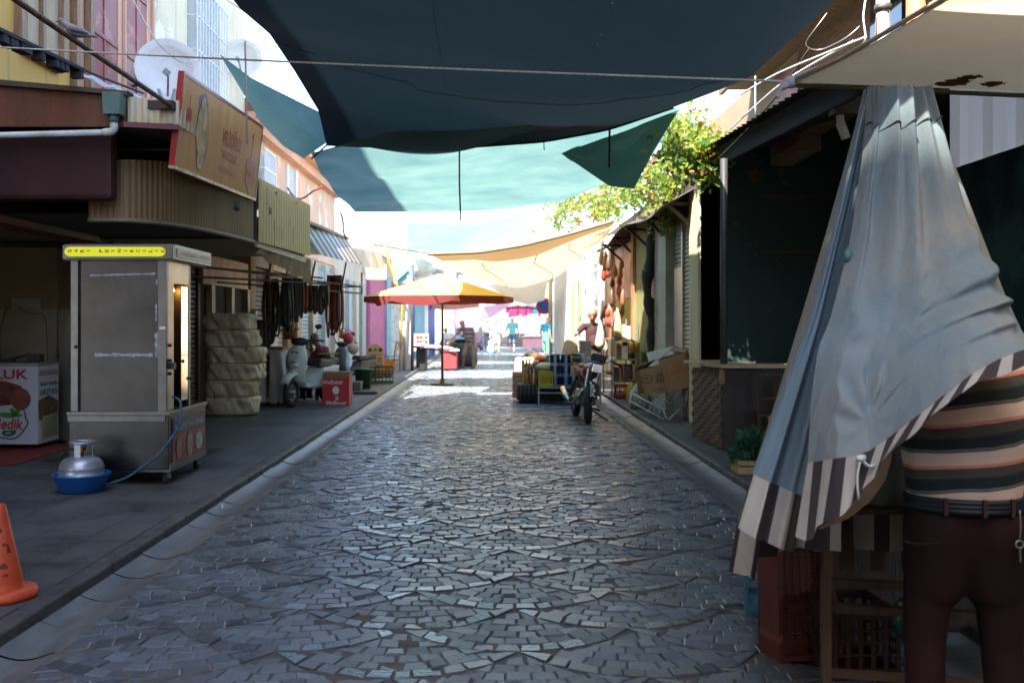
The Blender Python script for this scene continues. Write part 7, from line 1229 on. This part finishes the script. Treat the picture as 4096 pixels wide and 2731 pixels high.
clumps = [((1575, 310, 17.5), .48, 230), ((1560, 330, 17.5), .55, 260), ((1545, 290, 18), .4, 140), ((1600, 370, 16.5), .4, 160), ((1580, 400, 15.9), .32, 130), ((1510, 360, 18.5), .5, 200), ((1530, 430, 17), .42, 160), ((1500, 430, 17.5), .4, 130), ((1545, 470, 16.4), .22, 70), ((1535, 505, 16.2), .2, 50), ((1430, 440, 21), .55, 230), ((1380, 450, 23), .65, 260), ((1330, 470, 26), .8, 300), ((1290, 490, 29), .8, 260), ((1400, 480, 22.5), .45, 150), ((1340, 420, 26), .55, 160), ((1460, 450, 19.5), .4, 120), ((1596, 352, 13.1), .26, 260), ((1606, 385, 13.2), .2, 160), ((1590, 330, 13.3), .2, 120), ((1560, 275, 18.5), .3, 80), ((1270, 520, 31), .5, 100)]
mb = MB(); sm = MB()
for (px, py, Y), rr, n in clumps:
    c = P(px, py, Y); sub = [c+Vector((R.gauss(0, rr*.55), R.gauss(0, rr*.6), R.gauss(0, rr*.42))) for _ in range(max(4, n//18))]
    for s_ in sub: sm.tube(smoothpts([c, c.lerp(s_, .5)+Vector((0, 0, R.uniform(-.05, .1))), s_], 6, 1), .007, 4)
    for k in range(int(n*2.4)):
        q = R.choice(sub)+Vector((R.gauss(0, .11), R.gauss(0, .11), R.gauss(0, .09))); w_ = R.random(); leaf(mb, q, R.uniform(.045, .095), 0 if w_ < .5 else 1 if w_ < .88 else 2)
for k in range(14):      # hanging shoots
    q = P(R.choice([1505, 1530, 1545, 1580, 1560]), R.uniform(400, 470), R.uniform(15.8, 17.5)); l = R.uniform(.3, .8); e = q+Vector((R.uniform(-.1, .15), 0, -l)); sm.tube(smoothpts([q, q.lerp(e, .5)+Vector((R.uniform(-.08, .08), 0, 0)), e], 8, 1), .006, 4)
    for i in range(int(l*16)): leaf(mb, q.lerp(e, R.random())+Vector((R.gauss(0, .04), R.gauss(0, .04), 0)), R.uniform(.05, .1), R.choice([0, 0, 1, 2]))
for a, b in (((1530, 470, 18.2), (1600, 300, 17.5)), ((1530, 470, 18.2), (1430, 440, 21)), ((1430, 440, 21), (1290, 490, 29)), ((1512, 500, 18.2), (1580, 400, 15.9)), ((1530, 470, 18.2), (1545, 290, 18)), ((1560, 330, 17.5), (1545, 505, 16.2))): a, b = P(*a), P(*b); sm.tube(smoothpts([a, a.lerp(b, .35)+Vector((0, 0, .15)), a.lerp(b, .7)+Vector((.05, 0, -.05)), b], 14, 1), .02, 6)
sm.build('branches', bark, VN); mb.build('foliage', [leaf_a, leaf_b, leaf_c], VN)

# small litter in the gutters
q = G(508, 1166, -.02); tag(MB().tube([(q.x-.02, q.y+.09, .0), (q.x+.03, q.y-.08, -.015)], .006, 6).build('drinking_straw', white_p), 'white plastic straw lying in the left gutter', 'litter')
lf_ = paint((.20, .10, .04), .8)
for px, py in ((1490, 986), (1500, 998), (1560, 1045), (1605, 1110), (1395, 948), (1700, 1390), (1745, 1420), (1660, 1405), (1770, 1440), (1690, 1430)):
    q = G(px, py, 0); mb = MB(); a = R.uniform(0, 3); c_, s_ = math.cos(a), math.sin(a); l = R.uniform(.02, .045); z = -.015 if px < 1640 else .004
    mb.add([(q.x-l*c_, q.y-l*s_, z), (q.x+l*.4*s_, q.y-l*.4*c_, z+.012), (q.x+l*c_, q.y+l*s_, z+.004), (q.x-l*.4*s_, q.y+l*.4*c_, z+.010)], [(0, 1, 2, 3)]); tag(mb.build('dry_leaf', lf_ if px < 1640 else paint((.10, .16, .04), .8)), 'dry brown leaf lying by the right kerb' if px < 1640 else 'scrap of greenery fallen on the cobbles by the crates', 'leaf', 'dry leaves by the right kerb' if px < 1640 else 'greenery scraps by the crates')
# ================================================================== PEOPLE
def person(label, loc, rot, J, cols, hair=None, scale=1.0, vox=.013, cap=None, skinm=skin, extra=(), belly=0.0, skirt=None):
    # one continuous body, grown from tapered limbs and fused; face -y
    t = thing('person', label, 'person', loc); T = Matrix.Translation(Vector(loc)) @ Matrix.Rotation(rot, 4, 'Z') @ Matrix.Scale(scale, 4)
    d = dict(pelvis=(0, 0, .95), chest=(0, 0, 1.28), neck=(0, .01, 1.46), head=(0, -.03, 1.60), shL=(-.19, .01, 1.40), shR=(.19, .01, 1.40), elL=(-.24, .03, 1.12), elR=(.24, .03, 1.12), haL=(-.25, -.05, .87), haR=(.25, -.05, .87), hipL=(-.09, 0, .92), hipR=(.09, 0, .92), knL=(-.10, -.02, .50), knR=(.10, -.02, .50), anL=(-.10, .02, .08), anR=(.10, .02, .08)); d.update(J); d = {k: Vector(v) for k, v in d.items()}
    segs = []      # a, b, ra, rb, flatten, material slot
    top, low, sho, sk = 0, 1, 2, 3
    S_ = lambda a, b, ra, rb, m, fl=1.0: segs.append((Vector(a), Vector(b), ra, rb, m, fl))
    S_(d['pelvis'], d['chest'], .145+belly*.3, .165, top, .72); S_(d['chest'], d['neck']+Vector((0, 0, -.07)), .165, .10, top, .68); S_(d['shL'], d['shR'], .072, .072, top)
    S_(d['pelvis']+Vector((0, 0, -.07)), d['pelvis']+Vector((0, 0, .03)), .150, .148, low, .78)
    if belly: S_(d['pelvis'].lerp(d['chest'], .35)+Vector((0, -belly, 0)), d['pelvis'].lerp(d['chest'], .6)+Vector((0, -belly*.8, 0)), .12, .11, top)
    up = (d['head']-d['neck']).normalized(); fwd = J.get('face', None); fwd = Vector(fwd) if fwd else Vector((0, -1, -.05)); fwd = (fwd-up*fwd.dot(up)).normalized(); rt = fwd.cross(up)
    S_(d['neck']+Vector((0, 0, -.06)), d['head'], .056, .052, sk); hc = d['head']+up*.03
    S_(hc-up*.055+fwd*.02, hc+up*.045-fwd*.012, .066, .086, sk, 1.0); S_(hc-up*.085+fwd*.045, hc-up*.05+fwd*.04, .038, .045, sk); S_(hc+fwd*.095-up*.025, hc+fwd*.082+up*.02, .017, .010, sk)
    for s in (-1, 1): S_(hc+rt*s*.082-up*.02, hc+rt*s*.085+up*.015, .014, .018, sk)
    for s, n in ((-1, 'L'), (1, 'R')):
        slv = .55; sh, el, ha = d['sh'+n], d['el'+n], d['ha'+n]; mid = sh.lerp(el, slv if cols.get('sleeve', 'short') == 'short' else 1)
        S_(sh, mid, .062, .058, top)
        if cols.get('sleeve', 'short') == 'short': S_(sh.lerp(el, .3), el, .047, .040, sk); S_(el, ha, .041, .028, sk)
        else: S_(el, el.lerp(ha, .92), .05, .038, top); S_(el.lerp(ha, .9), ha, .03, .028, sk)
        dr = (ha-el).normalized(); sd_ = dr.cross(Vector((0, 1, .1))); sd_ = (sd_ if sd_.length > .1 else Vector((1, 0, 0))).normalized(); pl = ha+dr*.05; S_(ha, pl+dr*.03, .028, .034, sk, 1.0); cu = dr.cross(sd_)
        for k, (o, l) in enumerate(((-.027, .062), (-.009, .074), (.009, .070), (.026, .054))): f0 = pl+dr*.03+sd_*o; S_(f0, f0+dr*l*.5, .0095, .009, sk); S_(f0+dr*l*.5, f0+dr*l*.9+cu*.018, .009, .0075, sk)
        S_(ha+dr*.02-sd_*.02*s, ha+dr*.07-sd_*.052*s+cu*.01, .012, .009, sk)
        hp, kn, an = d['hip'+n], d['kn'+n], d['an'+n]
        if cols.get('legs', 'long') == 'short': S_(hp, kn+(hp-kn)*.05, .088, .082, low); S_(kn, an, .052, .036, sk)
        else: S_(hp, kn, .092, .068, low); S_(kn, an+Vector((0, 0, .03)), .066, .058, low)
        tof = Vector(J.get('toe'+n, (0, -1, 0))); S_(an+Vector((0, 0, -.02)), an+tof*.15+Vector((0, 0, -.045)), .040, .034, sho, .8); S_(an+Vector((0, 0, -.04)), an-tof*.05+Vector((0, 0, -.04)), .036, .034, sho)
    for e in extra: S_(*e)
    mb = MB()
    for a, b, ra, rb, m, fl in segs:
        ax = b-a; L = max(ax.length, 1e-4); n = 14; vs = []; z = ax/L; x = Vector((1, 0, 0)); x = (x-z*x.dot(z)); x = x.normalized() if x.length > .2 else Vector((0, 1, 0)).cross(z).normalized(); y = z.cross(x); rows = [(-math.cos(q)*ra, math.sin(q)*ra) for q in (.25, .7, 1.15, 1.57)]+[(L-math.cos(q)*rb, math.sin(q)*rb) for q in (1.57, 2.0, 2.45, 2.9)]
        for h, r in rows:
            for i in range(n): q = 2*pi*i/n; vs.append(a+z*h+x*r*math.cos(q)+y*r*math.sin(q)*fl)
        k = len(rows); mb.add(vs, [(j*n+i, j*n+(i+1) % n, (j+1)*n+(i+1) % n, (j+1)*n+i) for j in range(k-1) for i in range(n)]+[tuple(range(n))[::-1], tuple(range((k-1)*n, k*n))])
    if skirt: mb.lathe(skirt, 20, (0, 0, 0)); segs.append((Vector((0, 0, .1)), Vector((0, 0, .6)), .3, .2, low, 1))
    tmp = mb.build('tmp', [skinm], None, local=True); r = tmp.modifiers.new('r', 'REMESH'); r.mode = 'VOXEL'; r.voxel_size = vox; r.use_smooth_shade = True; sm = tmp.modifiers.new('s', 'SMOOTH'); sm.iterations = 3; sm.factor = .5
    bpy.context.view_layer.update(); me = D.meshes.new_from_object(tmp.evaluated_get(bpy.context.evaluated_depsgraph_get())); D.objects.remove(tmp)
    nv = len(me.vertices); co_ = np.empty(nv*3, np.float32); me.vertices.foreach_get('co', co_); co_ = co_.reshape(-1, 3); npoly = len(me.polygons); pc = np.empty(npoly*3, np.float32); me.polygons.foreach_get('center', pc); pc = pc.reshape(-1, 3)
    best = np.full(npoly, 1e9); mi = np.zeros(npoly, np.int32)
    for a, b, ra, rb, m, fl in segs:
        a_, b_ = np.array(a), np.array(b); ab = b_-a_; tt = np.clip(((pc-a_) @ ab)/max(1e-9, ab @ ab), 0, 1); dd = np.linalg.norm(pc-a_-tt[:, None]*ab, axis=1)-(ra+(rb-ra)*tt)*(1 if fl == 1 else .5+.5*fl)
        pr = dd-(.012 if m in (0, 1) else 0)-(.004 if m == 0 else 0); k = pr < best; best[k] = pr[k]; mi[k] = m
    if cols.get('legs') != 'short' or True: # shirts hang over the waistband
        wl_ = d['pelvis'].z+cols.get('hem', -.04); tz = (np.abs(pc[:, 0]-d['pelvis'].x) < .2) & (np.abs(pc[:, 1]-d['pelvis'].y) < .22); mi[tz & (pc[:, 2] > wl_) & (mi == 1)] = 0; mi[tz & (pc[:, 2] <= wl_) & (mi == 0)] = 1
    ec = [np.array(hc+fwd*.086+rt*s*.032+up*.012) for s in (-1, 1)]
    for e in ec: mi[np.linalg.norm(pc-e, axis=1) < .0135] = 4
    mi[(np.linalg.norm((pc-np.array(hc+fwd*.083-up*.062))*np.array([.7, 1, 1.6]), axis=1) < .021) & (mi == 3)] = 5
    me.materials.clear()
    for m in (cols['top'], cols['low'], cols.get('shoe', black), skinm, paint((.03, .02, .02)), paint((.28, .10, .08))): me.materials.append(m)
    me.polygons.foreach_set('material_index', mi); me.polygons.foreach_set('use_smooth', [True]*npoly); me.transform(T); me.name = 'body'; me.update()
    o = D.objects.new('body', me); COL.objects.link(o); o.parent = t; o.matrix_parent_inverse = Matrix.Translation(-t.location)
    def shell(nme, m, f, rad=.091):
        mb = MB(); n, k = 24, 14; vs = []
        for j in range(k+1):
            q = pi*.60*j/k
            for i in range(n):
                a = 2*pi*i/n; dv = up*math.cos(q)+(fwd*math.cos(a)+rt*math.sin(a))*math.sin(q); lim = f(math.cos(a)); rr = rad*(1.0 if q < lim*pi else .86); vs.append(T @ (hc+up*.028-fwd*.012+dv*(rr+R.uniform(-.0015, .0015))))
        mb.add(vs, [(j*n+i, j*n+(i+1) % n, (j+1)*n+(i+1) % n, (j+1)*n+i) for j in range(k) for i in range(n)], 0, None, True); return mb.build(nme, m, t)
    if hair: shell('hair', hair[0], (lambda c: hair[1] if c > .25 else hair[2]), .0945)
    if cap: shell('cap', cap, (lambda c: .36 if c > .3 else .45), .100)
    return t, T, d
W = lambda c, r=.85: paint(c, r)
# man in maroon shirt behind the goods stall
t, T, d = person('balding man in a dark maroon polo shirt behind the goods stall', (2.12, 20.9, 0), math.radians(12), dict(haL=(-.50, -.24, 1.22), elL=(-.38, -.06, 1.24), haR=(.20, -.26, .84), elR=(.26, -.02, 1.08), face=(-.35, -1, -.25), head=(-.03, -.06, 1.59)), dict(top=W((.032, .007, .009)), low=W((.06, .05, .05))), hair=(hair_dk, .12, .50), scale=1.05, skinm=skin_dk, belly=.06)
q = T @ Vector((-.52, -.30, 1.10)); BG = thing('sack', 'tan cloth sack held up by the man in maroon', 'sack', q+Vector((0, 0, -.5))); mb = MB(); mb.lathe([(.05, .16), (.10, .12), (.13, -.02), (.17, -.2), (.175, -.36), (.12, -.47), (.001, -.48)][::-1], 22, q+Vector((-.04, 0, .0)), 0, None, .7); mb.build('sack_body', jute, BG)
# seated man in red
t, T, d = person('grey-haired man in a dark red shirt sitting with a hand at his mouth', (-3.22, 19.2, PZ), math.radians(-100), dict(pelvis=(0, .05, .52), chest=(0, -.02, .86), neck=(0, -.10, 1.02), head=(0, -.18, 1.14), shL=(-.19, -.06, .97), shR=(.19, -.06, .97), elL=(-.2, -.30, .72), haL=(-.06, -.30, 1.02), elR=(.2, -.28, .72), haR=(.06, -.34, .98), hipL=(-.1, .02, .48), hipR=(.1, .02, .48), knL=(-.13, -.42, .48), knR=(.13, -.42, .48), anL=(-.12, -.36, .09), anR=(.12, -.40, .09), face=(0, -1, -.35)), dict(top=W((.16, .012, .02)), low=W((.04, .04, .05)), hem=-.02), hair=(hair_gr, .22, .52), skinm=skin_dk)
# bending man with striped polo
g_ = G(1076, 846); stp = mat('striped_polo', (.10, .075, .07), None, 3, .85); nt = stp.node_tree; b = nt.nodes['Principled BSDF']; tc = N(nt, 'ShaderNodeTexCoord'); sx_ = N(nt, 'ShaderNodeSeparateXYZ'); nt.links.new(tc.outputs['Object'], sx_.inputs[0]); mm = N(nt, 'ShaderNodeMath', operation='MULTIPLY', n_1=7.0); fr_ = N(nt, 'ShaderNodeMath', operation='FRACT'); nt.links.new(sx_.outputs[2], mm.inputs[0]); nt.links.new(mm.outputs[0], fr_.inputs[0]); rp = ramp(nt, fr_.outputs[0], [(0, (.10, .075, .075)), (.55, (.10, .075, .075)), (.56, (.26, .19, .18)), (.85, (.26, .19, .18)), (.86, (.04, .04, .07))], 'CONSTANT'); nt.links.new(rp.outputs[0], b.inputs['Base Color'])
person('dark-haired man in a striped brown polo reaching down to the left', g_+Vector((0, .1, 0)), math.radians(-20), dict(pelvis=(.06, .02, .90), chest=(0, -.10, 1.22), neck=(-.05, -.18, 1.37), head=(-.10, -.27, 1.48), shL=(-.22, -.14, 1.33), shR=(.16, -.10, 1.33), elL=(-.40, -.22, 1.10), haL=(-.58, -.26, .93), elR=(.27, -.06, 1.06), haR=(.30, -.12, .82), hipL=(-.04, .02, .87), hipR=(.15, .02, .87), knL=(-.14, -.08, .48), knR=(.17, -.02, .48), anL=(-.24, .05, .08), anR=(.17, .05, .08), face=(-.5, -1, -.5), toeL=(-.6, -.8, 0)), dict(top=stp, low=W((.20, .13, .10)), hem=-.02), hair=(hair_dk, .26, .52), skinm=skin_dk, belly=.05)
g2, g3 = G(1140, 813), G(1177, 811); walk = dict(anL=(-.10, .14, .12), knL=(-.1, -.06, .5), anR=(.10, -.16, .08), knR=(.10, -.12, .5), elL=(-.27, .04, 1.12), elR=(.27, .04, 1.12), haL=(-.30, -.04, .88), haR=(.31, -.1, .9))
person('bald man walking in a pale blue polo and beige shorts', g2, math.radians(8), {**walk, 'face': (.5, -1, 0)}, dict(top=W((.50, .64, .74)), low=W((.62, .56, .50)), legs='short', hem=-.06), scale=1.04, vox=.016, hair=(hair_gr, .03, .47), belly=.06)
person('man walking in a green-teal T-shirt, navy shorts and a white cap', g3, math.radians(-10), {**walk, 'face': (-.3, -1, -.1), 'haR': (.36, -.05, .84), 'elL': (-.30, -.05, 1.10), 'haL': (-.32, -.28, 1.06)}, dict(top=W((.14, .42, .38)), low=W((.07, .09, .14)), legs='short', hem=-.05), scale=1.06, vox=.016, hair=(hair_gr, .2, .47), cap=W((.75, .75, .75)))
person('man in a turquoise shirt and green trousers turned away beside the bright wall', (2.08, 38.5, 0), math.radians(130), dict(face=(-.2, -1, -.3), head=(0, -.10, 1.57), chest=(0, -.05, 1.28)), dict(top=W((.08, .40, .50)), low=W((.12, .30, .22))), hair=(hair_gr, .28, .52), scale=1.03, vox=.016, belly=.05)
person('dark-haired man in a grey-pink shirt standing far down the street', (-.3, 60, 0), math.radians(20), dict(), dict(top=W((.42, .33, .32)), low=W((.12, .12, .15)), sleeve='long'), hair=(hair_dk, .3, .52), scale=1.03, vox=.02)
sitJ = dict(pelvis=(0, .05, .28), chest=(0, -.04, .62), neck=(0, -.10, .80), head=(0, -.16, .93), shL=(-.2, -.06, .74), shR=(.2, -.06, .74), elL=(-.26, -.2, .5), haL=(-.12, -.4, .42), elR=(.26, -.2, .5), haR=(.12, -.4, .42), hipL=(-.1, .0, .26), hipR=(.1, .0, .26), knL=(-.2, -.32, .42), knR=(.2, -.32, .42), anL=(-.16, -.3, .09), anR=(.16, -.3, .09))
person('woman in a purple dress and pale headscarf crouching by turquoise bags', (-.62, 53, 0), math.radians(-60), sitJ, dict(top=W((.30, .17, .26)), low=W((.22, .1, .16)), sleeve='long'), cap=W((.55, .65, .72)), vox=.02, scale=1.08)
person('man in a pale blue shirt sitting before the blue door', (-2.05, 47.0, PZ), math.radians(-40), dict(sitJ), dict(top=W((.45, .52, .62)), low=W((.1, .1, .14))), hair=(hair_dk, .25, .5), vox=.02, scale=1.15)
person('person in dark navy clothes partly hidden behind the bending man', (-1.15, 37.5, 0), math.radians(30), dict(head=(0, -.08, 1.52), chest=(0, -.06, 1.24)), dict(top=W((.05, .06, .09)), low=W((.05, .05, .06)), sleeve='long'), hair=(hair_dk, .3, .52), vox=.02, scale=.94)
# man under the folded umbrella, seen from behind
sh = mat('striped_shirt', (.1, .1, .1), None, 3, .85); nt = sh.node_tree; b = nt.nodes['Principled BSDF']; L = nt.links.new
tc = N(nt, 'ShaderNodeTexCoord'); mpn = N(nt, 'ShaderNodeMapping'); mpn.inputs['Rotation'].default_value = (0, math.radians(7), 0); L(tc.outputs['Object'], mpn.inputs[0]); sx_ = N(nt, 'ShaderNodeSeparateXYZ'); L(mpn.outputs[0], sx_.inputs[0]); nz = N(nt, 'ShaderNodeTexNoise', i_Scale=5.0, i_Detail=2.0); L(tc.outputs['Object'], nz.inputs['Vector']); ad = N(nt, 'ShaderNodeMath', operation='MULTIPLY_ADD', n_1=.03); L(nz.outputs['Fac'], ad.inputs[0]); L(sx_.outputs[2], ad.inputs[2]); mm = N(nt, 'ShaderNodeMath', operation='MULTIPLY', n_1=1/.134); fr_ = N(nt, 'ShaderNodeMath', operation='FRACT'); L(ad.outputs[0], mm.inputs[0]); L(mm.outputs[0], fr_.inputs[0])
dg_, cr_, ol_, rd_, lt_ = (.008, .018, .018), (.74, .53, .39), (.07, .065, .045), (.60, .10, .04), (.32, .30, .25)
rp = ramp(nt, fr_.outputs[0], [(0, cr_), (.20, lt_), (.218, dg_), (.235, lt_), (.25, dg_), (.268, lt_), (.283, dg_), (.52, (.03, .035, .03)), (.535, dg_), (.55, (.03, .035, .03)), (.57, ol_), (.80, rd_), (.818, cr_), (.832, rd_), (.85, cr_), (.862, rd_), (.88, cr_)], 'CONSTANT'); L(rp.outputs[0], b.inputs['Base Color'])
n2 = N(nt, 'ShaderNodeTexNoise', i_Scale=4.0, i_Detail=3.0); L(tc.outputs['Object'], n2.inputs['Vector']); bp = N(nt, 'ShaderNodeBump', i_Strength=.6, i_Distance=.06); L(n2.outputs['Fac'], bp.inputs['Height']); L(bp.outputs[0], b.inputs['Normal'])
trs = mat('brown_trousers', (.026, .0085, .007), (.018, .007, .006), 3, .82, bump=1.0, bscale=9, stretch=(1, 1, .6)); trs.node_tree.nodes['Principled BSDF'].inputs['Specular IOR Level'].default_value = .2
t, T, d = person('man in a striped green and cream polo seen from behind, head under the umbrella cloth', (1.555, 3.28, 0), math.radians(180-8), dict(pelvis=(0, 0, .93), chest=(.0, -.02, 1.24), neck=(0, -.10, 1.40), head=(0, -.18, 1.48), shL=(-.20, -.05, 1.35), shR=(.20, -.05, 1.35), elL=(-.30, -.16, 1.22), haL=(-.32, -.1, 1.44), elR=(.28, -.2, 1.2), haR=(.25, -.42, 1.3), knL=(-.12, -.01, .5), knR=(.12, -.01, .5), anL=(-.13, .03, .08), anR=(.13, .03, .08), hipL=(-.1, 0, .9), hipR=(.1, 0, .9)), dict(top=sh, low=trs, hem=.035), hair=(hair_gr, .25, .5), vox=.012, skinm=skin_dk, extra=((Vector((0, 0, .98)), Vector((0, -.01, 1.26)), .18, .215, 0, .72), (Vector((-.085, .02, .86)), Vector((-.09, .0, .70)), .115, .098, 1, 1), (Vector((.085, .02, .86)), Vector((.09, .0, .70)), .115, .098, 1, 1)))
bl = MB(); ring = []
for i in range(40): a = 2*pi*i/40; ring.append(T @ Vector((.178*math.cos(a), .135*math.sin(a)+.0, .965)))
for dz in (-.014, 0, .014): bl.tube([q+Vector((0, 0, dz)) for q in ring], .011, 6, closed=True)
bl.build('belt', mat('navy_belt', (.012, .016, .024), None, 5, .5), t)
lbm = mat('loop_brown', (.06, .02, .014), None, 5, .6)
for a in (60, 95, 125): a = math.radians(a); q = T @ Vector((.190*math.cos(a), .147*math.sin(a), .965)); MB().box(q, (.012, .012, .055)).build('belt_loop', lbm, t)
q = P(1992, 1225, 3.12); mb = MB(); mb.tube(smoothpts([P(2068, 1240, 3.115), P(2105, 1252, 3.10), P(2160, 1246, 3.10)], 10), .004, 5); mb.build('pocket_slit', mat('pocket_shadow', (.008, .004, .003), None, 4, .95), t)
q = T @ Vector((-.335, .0, 0)); kq = P(2342, 1172, 3.1); mb = MB(); mb.tube(smoothpts([kq, kq+Vector((.005, 0, -.05)), kq+Vector((0, 0, -.09))], 8), .003, 5); mb.tube([kq+Vector((.012*math.cos(2*pi*i/12), 0, -.105+.012*math.sin(2*pi*i/12))) for i in range(12)], .003, 5, closed=True); mb.bar(kq+Vector((0, 0, -.115)), kq+Vector((.002, 0, -.16)), .009, .003); mb.build('key_chain', gal, t)
